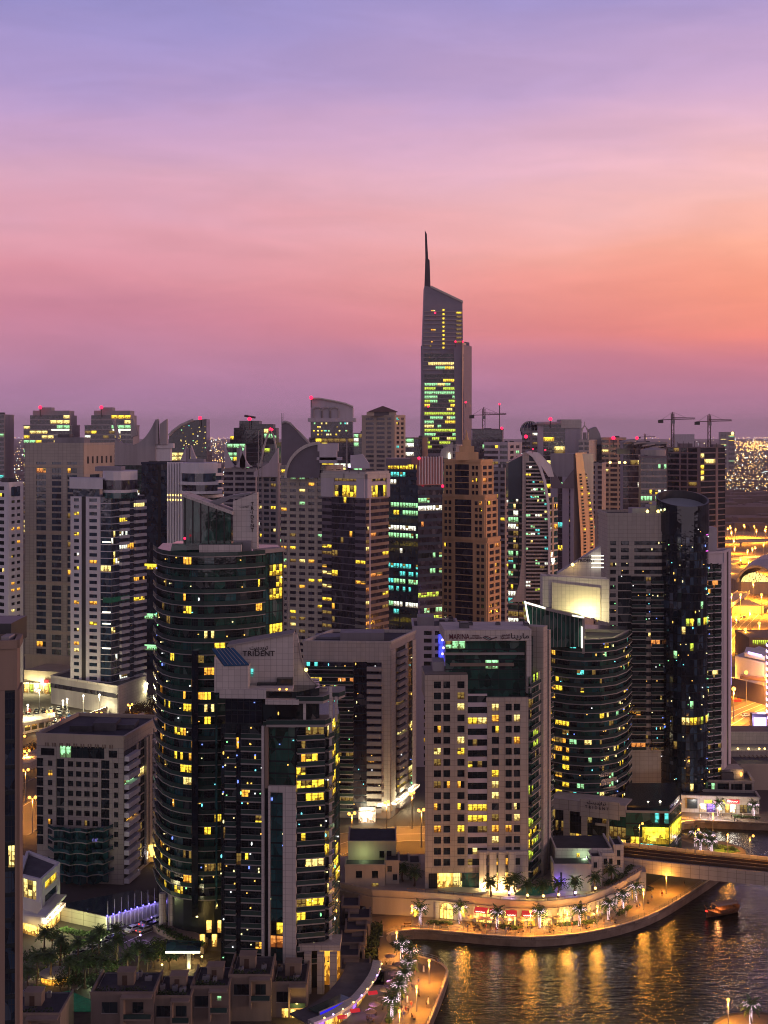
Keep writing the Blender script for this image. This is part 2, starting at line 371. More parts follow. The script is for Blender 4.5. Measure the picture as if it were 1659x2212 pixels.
class Bld:
    def __init__(b, name, label, pts, cat='building', group=None, near=0, cap=100):
        b.sparks = 0; b.pts = pts; b.near = near; b.cap = cap
        cx = sum(p[0] for p in pts) / len(pts); cyy = sum(p[1] for p in pts) / len(pts)
        b.root = thing(name, label, cat, (cx, cyy, 0), group)
        b.wall = MB(); b.wins = []; b.bals = []
    def fr(b, i=None, P=None, Q=None):
        P = P or b.pts[i]; Q = Q or b.pts[i + 1]
        L = sqrt((Q[0] - P[0]) ** 2 + (Q[1] - P[1]) ** 2)
        return (P[0], P[1], (Q[0] - P[0]) / L, (Q[1] - P[1]) / L), L
    def facade(b, fr, L, z0, z1, cols, fh=3.2, mat='stone_beige', gl='glass_dark', p=.08, pal=WARM, d=.35, win=.55, fm='frame_dark', bd=1.3, bmat=None, sp=None, nm=2, sph=.35, run=.3):
        nf = max(1, round((z1 - z0) / fh)); fh = (z1 - z0) / nf
        toks = cols.split(); tot = 0; prs = []
        for t in toks:
            ty = t[0]; r = t[1:].split(':'); wd = float(r[0]) if r[0] else 1; tot += wd; prs.append((ty, wd, min(.95, (float(r[1]) if len(r) > 1 else p) * ((2.2 if b.near else 1.5) if (float(r[1]) if len(r) > 1 else p) < .3 else 1))))
        wide = 3.6 if b.near else 6.5; q = []
        for ty, wd, pp in prs:
            n = max(1, round(wd * L / tot / wide)) if ty == 'g' or (ty == 'r' and b.near) else 1; q += [(ty, wd / n, pp)] * n
        prs = q
        rows = {}; s = 0; bmat = bmat or mat; sp = sp or mat
        for ty, wd, pp in prs:
            s1 = s + wd * L / tot
            if ty == 'W': b.wall.fbox(fr, s, s1, 0, d, z0, z1, mat)
            elif ty == 'P': b.wall.fbox(fr, s, s1, 0, d + .5, z0, z1 + .3, mat)
            elif ty == 'M': b.wall.fbox(fr, s, s1, 0, d * .5, z0, z1, 'frame_dark')
            else:
                for i in range(nf):
                    zb = z0 + i * fh; zt = zb + fh
                    m = rows.get(i)
                    if m is None or RND.random() < (run if ty == 'g' else .8) or (run == .3 and (m == gl) != (RND.random() > pp)):
                        m = RND.choice(pal) if RND.random() < pp else gl
                    rows[i] = m
                    if ty in 'wv':
                        h0 = zb + fh * (1 - win) * .5; h1 = h0 + fh * win
                        if i == 0: b.wall.fbox(fr, s, s1, 0, d * .9, zb, h0, sp)
                        b.wall.fbox(fr, s, s1, 0, d * .9, h1, zt if i == nf - 1 else zt + fh * (1 - win) * .5, sp)
                        b.wins.append((fr, s, s1, h0, h1, m, nm, .05 if ty == 'w' else .2))
                    elif ty == 'g':
                        b.wall.fbox(fr, s, s1, 0, d * .6, zb, zb + sph, sp)
                        b.wins.append((fr, s, s1, zb + sph, zt, m, max(nm, round((s1 - s) / 1.6)), .06))
                    elif ty in 'bsr':
                        b.wins.append((fr, s, s1, zb + .02, zt - .3, m, max(nm, round((s1 - s) / 1.4)), .05))
                        b.bals.append((fr, s, s1, zb, bd, ty, bmat))
            s = s1
    def face(b, i, z0, z1, cols, **k):
        fr, L = b.fr(i); b.facade(fr, L, z0, z1, cols, **k)
    def core(b, z0, z1, mat, pts=None): b.wall.prism(list(pts or b.pts), z0, z1, mat)
    def parapet(b, z, h=1.1, mat='stone_beige', pts=None, t=.35, out=.4):
        pts = pts or b.pts; cx = sum(p[0] for p in pts) / len(pts); cy_ = sum(p[1] for p in pts) / len(pts)
        b.wall.prism([(cx + (x - cx) * .985, cy_ + (y - cy_) * .985) for x, y in pts], z - .2, z + .03, 'roof_dark' if RND.random() < .5 else 'roof_grey')
        for i in range(len(pts)):
            fr, L = b.fr(P=pts[i], Q=pts[(i + 1) % len(pts)])
            b.wall.fbox(fr, -.02 * (i % 2), L + .01 * (i % 2), -t, out - .013 * (i % 3), z, z + h + .008 * (i % 3), mat)
    def part(b, name, mb, smooth=False, parent=None): return mb.build(name, parent or b.root, smooth)
    def pbox(b, name, mat, u0, u1, v0, v1, Y, dy):
        m = MB(); m.box(X(u0, Y), X(u1, Y), Y, Y + dy, Z(v1, Y), Z(v0, Y), mat); return b.part(name, m)
    def beacon(b, u, v, Y, mat='bulb_red', r=None):
        m = MB(); x, z = X(u, Y), Z(v, Y); r = r or Y * .0011
        m.ball((x, Y, z), r, mat); m.tube([(x, Y, z - r * 5), (x, Y, z - r * .9)], r * .25, 5, 'dark_metal'); return b.part('beacon', m)
    def done(b, wall='wall'):
        b.part(wall, b.wall); o = b.root['_o']
        ws = sorted(b.wins, key=lambda w: (0 if w[5].startswith('lit') else 1, RND.random()))
        rest = MB(); fm = 'frame_dark'
        for k, (fr, s0, s1, z0, z1, m, nm, n) in enumerate(ws):
            if k < b.cap:
                key = (round(s1 - s0, 2), round(z1 - z0, 2), m, nm, b.near, RND.randrange(4))
                if key not in WIN_CACHE:
                    q = MB(); w = (s1 - s0) / 2; pane(q, (0, 0, 1, 0), -w, w, 0, z1 - z0, 0, m, nm, b.near, fm); WIN_CACHE[key] = q.mesh('window')
                c = (s0 + s1) / 2; ob = bpy.data.objects.new('window', WIN_CACHE[key]); C.objects.link(ob); ob.parent = b.root
                ob.location = (fr[0] + fr[2] * c + fr[3] * n - o[0], fr[1] + fr[3] * c - fr[2] * n - o[1], z0 - o[2]); ob.rotation_euler = (0, 0, atan2(fr[3], fr[2]))
            else: pane(rest, fr, s0, s1, z0, z1, n, m, nm, b.near, fm)
        if rest.f: b.part('window', rest)['kind'] = 'stuff'
        rest = MB(); bs = sorted(b.bals, key=lambda q: RND.random())
        for k, (fr, s0, s1, z, dep, ty, mat) in enumerate(bs):
            if k < b.cap:
                key = (round(s1 - s0, 2), dep, ty, mat)
                if key not in BAL_CACHE:
                    q = MB(); w = (s1 - s0) / 2; balc(q, (0, 0, 1, 0), -w, w, 0, dep, ty, mat); BAL_CACHE[key] = q.mesh('balcony')
                c = (s0 + s1) / 2; ob = bpy.data.objects.new('balcony', BAL_CACHE[key]); C.objects.link(ob); ob.parent = b.root
                ob.location = (fr[0] + fr[2] * c - o[0], fr[1] + fr[3] * c - o[1], z - o[2]); ob.rotation_euler = (0, 0, atan2(fr[3], fr[2]))
            else: balc(rest, fr, s0, s1, z, dep, ty, mat)
        if rest.f: b.part('balcony', rest)['kind'] = 'stuff'
        for k in range(b.sparks):      # added glowing balls before the panes, imitating city lights mirrored in glass
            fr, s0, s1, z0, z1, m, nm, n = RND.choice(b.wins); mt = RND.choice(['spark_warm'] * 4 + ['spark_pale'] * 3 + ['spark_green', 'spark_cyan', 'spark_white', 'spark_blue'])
            if mt not in SPARKS: q = MB(); q.ball((0, 0, 0), .2, mt, 5, 3); SPARKS[mt] = q.mesh('added_glint')
            c = s0 + (s1 - s0) * RND.random(); n = .3; ob = bpy.data.objects.new('added_glint', SPARKS[mt]); C.objects.link(ob); ob.parent = b.root; ob.scale = (1, 1, RND.choice((.7, 1, 1, 2.2)))
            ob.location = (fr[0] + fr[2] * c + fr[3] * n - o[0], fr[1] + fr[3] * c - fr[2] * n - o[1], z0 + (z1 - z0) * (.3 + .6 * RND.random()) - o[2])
        return b
def quad3(a, b_, c):
    """footprint from three visible corners (u, Y): left, corner, right"""
    A, B, D = PX(*a), PX(*b_), PX(*c); return [A, B, D, (A[0] + D[0] - B[0], A[1] + D[1] - B[1])]
def quad2(a, b_, dep):
    A, B = PX(*a), PX(*b_); L = sqrt((B[0] - A[0]) ** 2 + (B[1] - A[1]) ** 2); t = ((B[0] - A[0]) / L, (B[1] - A[1]) / L); n = (-t[1] * dep, t[0] * dep)
    return [A, B, (B[0] + n[0], B[1] + n[1]), (A[0] + n[0], A[1] + n[1])]
def roof_bits(b, pts, z, n=5, mat='roof_grey', hmax=3.0, size=4.0):
    """plant rooms and cooling units on a flat roof, one part each"""
    A, B, D = Vector(pts[0]), Vector(pts[1]), Vector(pts[-1])
    for k in range(n):
        a, c = .12 + .76 * RND.random(), .15 + .65 * RND.random(); p = A + (B - A) * a + (D - A) * c
        w, d, h = size * (.3 + .7 * RND.random()), size * (.3 + .5 * RND.random()), hmax * (.35 + .65 * RND.random())
        m = MB(); m.box(p.x - w / 2, p.x + w / 2, p.y - d / 2, p.y + d / 2, z, z + h, mat); m.box(p.x - w / 2 + .2, p.x + w / 2 - .2, p.y - d / 2 + .2, p.y + d / 2 - .2, z + h, z + h + .25, 'dark_metal')
        b.part('roof_unit', m)
def tower(name, label, pts, vt, faces, Yt=None, z0=0, fin=True, roof=5, near=0, mat='stone_beige', cmat=None, par=1.2, fh=3.2, cap=100, group=None, **k):
    b = Bld(name, label, pts, group=group, near=near, cap=cap); Yt = Yt or pts[0][1]; zt = Z(vt, Yt); b.zt = zt
    b.core(z0, zt - par, cmat or mat)
    for i, f in enumerate(faces):
        if f is None: continue
        kk = dict(k)
        if isinstance(f, tuple): kk.update(f[1]); f = f[0]
        b.face(i, z0, zt - par, f, mat=kk.pop('mat', mat), fh=kk.pop('fh', fh), **kk)
    b.parapet(zt - par, par, mat)
    if roof: roof_bits(b, pts, zt - par, roof, size=min(9, (pts[1][0] - pts[0][0]) * .3), hmax=3.2)
    if fin: b.done()
    return b
def text_obj(txt, size, ext, mat, parent, loc, rz=0, name='lettering', align='CENTER', sx=1.0, sp=1.0):
    cu = bpy.data.curves.new('t', 'FONT'); cu.body = txt; cu.size = size; cu.extrude = ext; cu.align_x = align; cu.resolution_u = 3; cu.offset = .012 * size; cu.space_character = sp
    t = bpy.data.objects.new('t', cu); C.objects.link(t)
    dg = bpy.context.evaluated_depsgraph_get(); me = bpy.data.meshes.new_from_object(t.evaluated_get(dg))
    bpy.data.objects.remove(t); bpy.data.curves.remove(cu)
    me.materials.clear(); me.materials.append(MATS[mat])
    o = bpy.data.objects.new(name, me); C.objects.link(o); o.parent = parent; po = parent['_o']
    o.location = (loc[0] - po[0], loc[1] - po[1], loc[2] - po[2]); o.rotation_euler = (radians(90), 0, rz); o.scale = (sx, 1, 1)
    return o
# ------------------------------------------------------------------ ground, water, roads
WATER_UV = [(927, 2211), (955, 2144), (968, 2104), (969, 2096), (960, 2084), (940, 2074), (911, 2067), (875, 2058), (845, 2043), (832, 2027), (840, 2017), (858, 2012), (907, 2008),
            (980, 2014), (1062, 2022), (1143, 2026), (1204, 2023), (1265, 2016), (1326, 2004), (1387, 1986), (1435, 1964), (1487, 1932), (1539, 1898), (1575, 1872), (1606, 1852), (1614, 1842),
            (1606, 1832), (1585, 1823), (1550, 1815), (1510, 1808), (1472, 1802), (1462, 1790), (1468, 1777), (1510, 1773), (1560, 1775), (1700, 1780), (2050, 1782), (2250, 1900), (2250, 2080), (1800, 2150),
            (1680, 2188), (1640, 2186), (1605, 2186), (1573, 2190), (1550, 2200), (1538, 2211), (1500, 2300), (1450, 2700), (800, 2700), (880, 2330)]
def smooth_loop(p, it=1):
    for _ in range(it):
        q = []
        for i in range(len(p)):
            a, b = p[i], p[(i + 1) % len(p)]
            q += [(a[0] * .75 + b[0] * .25, a[1] * .75 + b[1] * .25), (a[0] * .25 + b[0] * .75, a[1] * .25 + b[1] * .75)]
        p = q
    return p
WATER = smooth_loop([G(u, v)[:2] for u, v in WATER_UV], 1)
WZ = -2.3
def make_ground():
    # ground sheet with the basin cut out
    B = 28000
    outer = [(-B, -600), (B, -600), (B, B), (-B, B)]
    # bring the hole near: tessellate a local rectangle with the hole, then ring the rest
    loc = [(-900, 60), (1300, 60), (1300, 2600), (-900, 2600)]
    tris = tessellate_polygon([[Vector((x, y, 0)) for x, y in loc], [Vector((x, y, 0)) for x, y in WATER]])
    pts = loc + WATER; m = MB()
    for t in tris:
        q = [(*pts[i], 0) for i in t]
        ar = (q[1][0] - q[0][0]) * (q[2][1] - q[0][1]) - (q[2][0] - q[0][0]) * (q[1][1] - q[0][1])
        m.poly(q if ar > 0 else q[::-1], 'ground')
    for i in range(4):
        a, b, c, d = outer[i], outer[(i + 1) % 4], loc[(i + 1) % 4], loc[i]
        m.poly([(*a, 0), (*b, 0), (*c, 0), (*d, 0)], 'ground')
    structure('ground', m)
    w = MB(); w.poly([(*p, WZ) for p in WATER], 'water')
    structure('water', w)
    q = MB()
    for i in range(len(WATER)):
        a, b = WATER[i], WATER[(i + 1) % len(WATER)]
        q.poly([(*a, -4), (*b, -4), (*b, 0), (*a, 0)], 'quay')
    structure('quay_wall', q)
surf('ground', (.105, .09, .085), var=.45, scale=.01, rough=.95)
surf('quay', (.17, .14, .12), var=.4, scale=.3)
surf('asphalt', (.06, .057, .058), var=.3, scale=.06, rough=.85)
surf('asphalt_worn', (.17, .14, .12), var=.3, scale=.04, rough=.85)
surf('paving', (.36, .27, .20), var=.25, scale=.25, panel=(3, 3, .08))
surf('paving_dark', (.16, .12, .10), var=.3, scale=.25)
surf('marking', (.7, .68, .62), var=.15)
surf('sand', (.42, .30, .18), var=.35, scale=.03, rough=.95)
surf('lawn', (.07, .14, .03), var=.5, scale=.5, rough=.95)
surf('soil', (.07, .05, .035), var=.4, scale=.5)
def make_water_mat():
    m, N, L, p = newmat('water')
    p.inputs['Base Color'].default_value = (.003, .007, .005, 1); p.inputs['Roughness'].default_value = .085; p.inputs['IOR'].default_value = 1.41
    g = N.new('ShaderNodeNewGeometry'); mp = N.new('ShaderNodeMapping'); mp.inputs['Scale'].default_value = (.28, .7, 1); mp.inputs['Rotation'].default_value = (0, 0, radians(-8))
    n1 = N.new('ShaderNodeTexNoise'); n1.inputs['Scale'].default_value = 1.15; n1.inputs['Detail'].default_value = 5; n1.inputs['Roughness'].default_value = .62
    n2 = N.new('ShaderNodeTexNoise'); n2.inputs['Scale'].default_value = .03; n2.inputs['Detail'].default_value = 3
    L.new(g.outputs['Position'], mp.inputs[0]); L.new(mp.outputs[0], n1.inputs['Vector']); L.new(g.outputs['Position'], n2.inputs['Vector'])
    mu = N.new('ShaderNodeMath'); mu.operation = 'MULTIPLY'; L.new(n1.outputs['Fac'], mu.inputs[0]); L.new(n2.outputs['Fac'], mu.inputs[1])
    b = N.new('ShaderNodeBump'); b.inputs['Strength'].default_value = 1; b.inputs['Distance'].default_value = .55
    L.new(mu.outputs[0], b.inputs['Height']); L.new(b.outputs[0], p.inputs['Normal'])
make_water_mat()
make_ground()
def sheet(name, uv, mat, z=.008, kind='structure'):
    m = MB(); m.prism([G(u, v)[:2] for u, v in uv], z - .05 if z < .1 else 0, z, mat)
    o = m.build(name); o['kind'] = kind; return o
def strip(pts, w, z0, z1, mat, mb=None):
    """a ribbon of width w along world points, with thickness"""
    mb = mb or MB(); P = [Vector((p[0], p[1])) for p in pts]; Ls, Rs = [], []
    for k, p in enumerate(P):
        d = (P[min(k + 1, len(P) - 1)] - P[max(k - 1, 0)]).normalized(); n = Vector((-d.y, d.x)); Ls.append(p + n * w / 2); Rs.append(p - n * w / 2)
    zz = z1 if isinstance(z1, (list, tuple)) else [z1] * len(P); z0 = z0 if isinstance(z0, (list, tuple)) else [z0] * len(P)
    for k in range(len(P) - 1):
        a = [(*Ls[k], z0[k]), (*Rs[k], z0[k]), (*Rs[k + 1], z0[k + 1]), (*Ls[k + 1], z0[k + 1])]; b = [(*Ls[k], zz[k]), (*Rs[k], zz[k]), (*Rs[k + 1], zz[k + 1]), (*Ls[k + 1], zz[k + 1])]
        mb.hexa(a, b, mat)
    return mb
def offset_line(pts, d):
    P = [Vector(p[:2]) for p in pts]; out = []
    for k, p in enumerate(P):
        t = (P[min(k + 1, len(P) - 1)] - P[max(k - 1, 0)]).normalized(); out.append((p.x - t.y * d, p.y + t.x * d))
    return out
# main promenade along the bend, and the one in front of the near terrace
PROM_A = smooth_loop([G(u, v)[:2] for u, v in WATER_UV[9:24]], 1)[1:-3]
PROM_B = [p for p in smooth_loop([G(u, v)[:2] for u, v in [(880, 2330)] + WATER_UV[0:9]], 1)][1:-3]
structure('promenade_paving', strip(offset_line(PROM_A, 6.2), 11.6, -.05, .012, 'paving'))
structure('promenade_kerb', strip(offset_line(PROM_A, .25), .5, -.6, .22, 'stone_warm'))
structure('lower_promenade_paving', strip(offset_line(PROM_B, 5.2), 9.6, -.05, .010, 'paving'))
structure('lower_promenade_kerb', strip(offset_line(PROM_B, .25), .5, -.6, .22, 'stone_warm'))
PROM_C = smooth_loop([G(u, v)[:2] for u, v in WATER_UV[31:37]], 1)[1:-2]
structure('far_promenade_paving', strip(offset_line(PROM_C, 7.2), 13.6, -.05, .012, 'paving'))
structure('far_promenade_kerb', strip(offset_line(PROM_C, .3), .6, -.6, .25, 'stone_warm'))
PROM_D = smooth_loop([G(u, v)[:2] for u, v in WATER_UV[24:31]], 1)[1:-1]
structure('promontory_paving', strip(offset_line(PROM_D, 4.2), 7.8, -.05, .012, 'paving'))
sheet('corner_paving', [(1575, 2195), (1605, 2191), (1640, 2191), (1700, 2195), (1720, 2400), (1520, 2400), (1545, 2212)], 'paving', .01)
# highway and interchange beyond, on the far side of the towers
sheet('highway_sand', [(1500, 1146), (1800, 1146), (1800, 1290), (1700, 1440), (1560, 1440), (1480, 1300)], 'sand', .006)
for nm, a, w, z in (('highway', [(1480, 1178), (1660, 1171), (1900, 1164)], 34, .03), ('service_road', [(1520, 1262), (1610, 1236), (1900, 1196)], 20, .04),
                    ('slip_road', [(1560, 1420), (1600, 1352), (1640, 1312), (1760, 1268)], 16, .05), ('boulevard', [(1540, 1575), (1600, 1540), (1700, 1500), (1900, 1440)], 17, .03)):
    P = [G(u, v)[:2] for u, v in a]; structure(nm, strip(P, w, -.02, z, 'asphalt_worn'))
    mk = MB()
    for k in range(-1, 2): strip(offset_line(P, k * w / 4), .35, z, z + .006, 'marking', mk)
    structure(nm + '_markings', mk)
# orange-lit road left, street in front of the mid towers, street with parked cars near left
for nm, a, w in (('avenue', [(-40, 1800), (60, 1735), (150, 1690), (400, 1600)], 30), ('mid_street', [(650, 1852), (760, 1815), (860, 1802), (1000, 1800), (1300, 1812)], 15),
                 ('side_street', [(110, 2130), (200, 2068), (300, 2022), (400, 1985), (560, 1925)], 12.5)):
    P = [G(u, v)[:2] for u, v in a]; structure(nm, strip(P, w, -.02, .02, 'asphalt_worn'))
    mk = MB(); strip(P, .25, .02, .026, 'marking', mk)
    for s in (-1, 1): strip(offset_line(P, s * (w / 2 + .25)), .5, 0, .14, 'slab_grey', mk)
    structure(nm + '_markings', mk)
sheet('garden_lawn', [(60, 2140), (170, 2030), (232, 2012), (260, 2030), (150, 2090), (80, 2150)], 'lawn', .015)
sheet('garden_soil', [(40, 2140), (230, 2080), (420, 2050), (520, 2060), (420, 2130), (200, 2260), (20, 2300)], 'soil', .012)
surf('board_white', (.62, .57, .44), var=.08, panel=(1.2, 1.2, .03))
surf('roof_pale', (.33, .36, .36), var=.12)
# ------------------------------------------------------------------ near towers
def near_left_tower():
    Y = 200; b = Bld('apartment_tower', 'dark narrow tower cut by the picture edge, one column of gridded bay windows', quad3((-130, 197), (37, 200), (44, 206)), near=2)
    zt = Z(1400, Y); b.core(0, zt, 'stone_brown')
    b.face(0, 0, zt - 6, 'W100 w12 W28 w22 W5', fh=3.6, mat='stone_brown', gl='glass_blue', win=.86, p=.02, nm=3, sp='spandrel_dark', d=.5)
    b.face(1, 0, zt - 6, 'W10', mat='stone_brown')
    b.parapet(zt, 1.2, 'stone_brown'); b.pbox('roof_pavilion', 'dark_metal', -60, 24, 1347, 1396, Y + 6, 9)
    b.pbox('roof_unit', 'stone_grey', 2, 20, 1375, 1399, Y + 2, 3)
    b.done()
near_left_tower()

def curved_tower():
    """tall tower with the bulging glass front and the white sign fin (tower B)"""
    front = [(340, 366), (347, 357), (360, 350.5), (377, 346.5), (396, 344.5), (414, 343.6), (428, 343.2), (441, 343), (463, 343.3), (510, 345), (552, 348.5), (566, 350.5), (612, 357)]; NE = len(front) - 2
    pts = [PX(u, Y) for u, Y in front]; back = [PX(600, 378), PX(352, 384)]
    b = Bld('curved_tower', 'tall dark green glass tower with bulging balcony rings and a lettered roof fin', pts + back, near=2)
    zt = Z(1196, 350); fh = 3.02; nf = int(zt / fh); z00 = zt - nf * fh
    b.core(-.5, zt, 'spandrel_dark')
    for i in range(NE):
        fr, L = b.fr(i)
        for k in range(nf):
            zb = z00 + k * fh
            if zb < 9: continue
            v = CV + (CAM_H - zb) * FL / 345
            nseg = 1 if front[i][0] in (396, 441) else max(1, round(L / 2.4))
            for s in range(nseg):
                r = RND.random(); u = front[i][0]
                pl = .5 if u in (396, 441) else .14
                if v < 1295: pl = 0.03
                m = RND.choice(WARM[:13]) if r < pl else (RND.choice(['glass_green'] * 3 + ['glass_dark', 'glass_dark', 'glass_teal'])) if True else None
                b.wins.append((fr, L * s / nseg, L * (s + 1) / nseg, zb + .1, zb + fh - .22, m, 3 if nseg == 1 else 2, .05))
    # rings: one balcony slab per storey
    off = offset_line(pts[:NE + 1], -1.15); inn = offset_line(pts[:NE + 1], .2)
    for k in range(3, nf + 1):
        z = z00 + k * fh
        if 1260 < CV + (CAM_H - z) * FL / 345 < 1290: pass
        m = MB()
        for j in range(NE):
            a, c, d, e = off[j], off[j + 1], inn[j + 1], inn[j]
            m.hexa([(*a, z - .22), (*c, z - .22), (*d, z - .22), (*e, z - .22)], [(*a, z), (*c, z), (*d, z), (*e, z)], 'slab_grey')
            L2 = sqrt((c[0] - a[0]) ** 2 + (c[1] - a[1]) ** 2); f2 = (a[0], a[1], (c[0] - a[0]) / L2, (c[1] - a[1]) / L2)
            m.fbox(f2, 0, L2, -.1, -.05, z, z + .95, 'rail_glass'); m.fbox(f2, 0, L2, -.12, -.03, z + .95, z + 1.0, 'frame_dark')
        b.part('balcony', m)
    # sheer glass shaft on the right with the stack of lit rooms
    fr, L = b.fr(NE)
    for k in range(2, nf):
        zb = z00 + k * fh; v = CV + (CAM_H - zb) * FL / 353
        for s, (a, c) in enumerate(((.02, .3), (.33, .94))):
            lm = 'lit_yellow' if s == 1 and (1235 < v < 1320 or 1352 < v < 1378) else None
            b.wins.append((fr, L * a, L * c, zb + .1, zb + fh - .15, lm or ('glass_green' if RND.random() < .7 else 'glass_teal'), 4 if s else 2, .08))
    # dark seam and second bulge column low on the front
    seam = MB(); x, y = PX(421, 341.2); seam.box(x - .75, x + .75, y, y + 4, 6, Z(1405, 342), 'glass_black'); seam.box(x + 5.0, x + 5.5, y + .2, y + 4, 8, Z(1500, 342), 'glass_teal'); b.part('shaft', seam)
    # ground columns and entrance
    for u, v in ((352, 2010), (372, 2022), (398, 2030)):
        g = MB(); x, y = PX(u, 349); g.tube([(x, y - .6, 0), (x, y - .6, 9.5)], .9, 10, 'stone_beige'); b.part('column', g)
    # crown: terrace glass, sloped green hall, lettered wall
    Yc = 347
    m = MB(); m.slab_uv([(372, 1174), (520, 1174), (520, 1199), (366, 1199)], Yc - .5, 8, 'glass_green'); b.part('terrace_screen', m)
    b.pbox('cladding_panel', 'stone_pale', 430, 521, 1177, 1203, Yc - 2.2, 1.6)
    m = MB(); m.slab_uv([(396, 1071), (498, 1108), (498, 1172), (396, 1172)], Yc + 4, 9, 'glass_green')
    b.part('crown_hall', m)
    m = MB()
    for u in range(398, 500, 17):
        m.slab_uv([(u, 1072 + (u - 396) * .36), (u + 2.2, 1073 + (u - 396) * .36), (u + 2.2, 1172), (u, 1172)], Yc + 3.6, .4, 'frame_dark')
    m.slab_uv([(392, 1066), (502, 1106), (502, 1112), (392, 1072)], Yc + 2.4, 12, 'stone_pale'); b.part('roof_edge', m)
    m = MB(); m.slab_uv([(449, 1085), (500, 1070), (541, 1064), (541, 1068), (502, 1075), (470, 1092), (462, 1094)], Yc + 6, 4, 'grey_metal'); b.part('crown_beam', m)
    m = MB(); m.slab_uv([(503, 1083), (555, 1064), (555, 1190), (503, 1168)], Yc + 5, 5, 'stone_pale'); f = b.part('sign_wall', m)
    m = MB(); m.slab_uv([(505, 1168), (543, 1168), (543, 1192), (520, 1192), (505, 1184)], Yc + 4, 1, 'concrete'); b.part('sign_base', m)
    for k, ch in enumerate('TRIDENT'):
        x, z = X(541, Yc), Z(1094 + k * 9.6, Yc); text_obj(ch, 1.25, .06, 'letter_dark', b.root, (x, Yc + 4.92, z))
    m = MB(); x, z = X(541, Yc), Z(1104, Yc); m.slab_uv([(540, 1107.4), (541, 1105.2), (542, 1107.4)], Yc + 4.85, .1, 'letter_dark'); b.part('emblem', m)
    text_obj('\uFE96\uFEE8\uFEF3\uFEAA\uFEF3\uFEAE\uFE97', .7, .04, 'letter_dark', b.root, (X(523, Yc), Yc + 4.92, Z(1098, Yc)))
    b.beacon(399, 1163, Yc - 1, r=.32)
    m = MB(); fr, L = b.fr(NE); m.fbox(fr, 0, L, -3, .5, zt, zt + 1.0, 'slab_grey'); b.part('roof_edge', m)
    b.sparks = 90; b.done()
curved_tower()

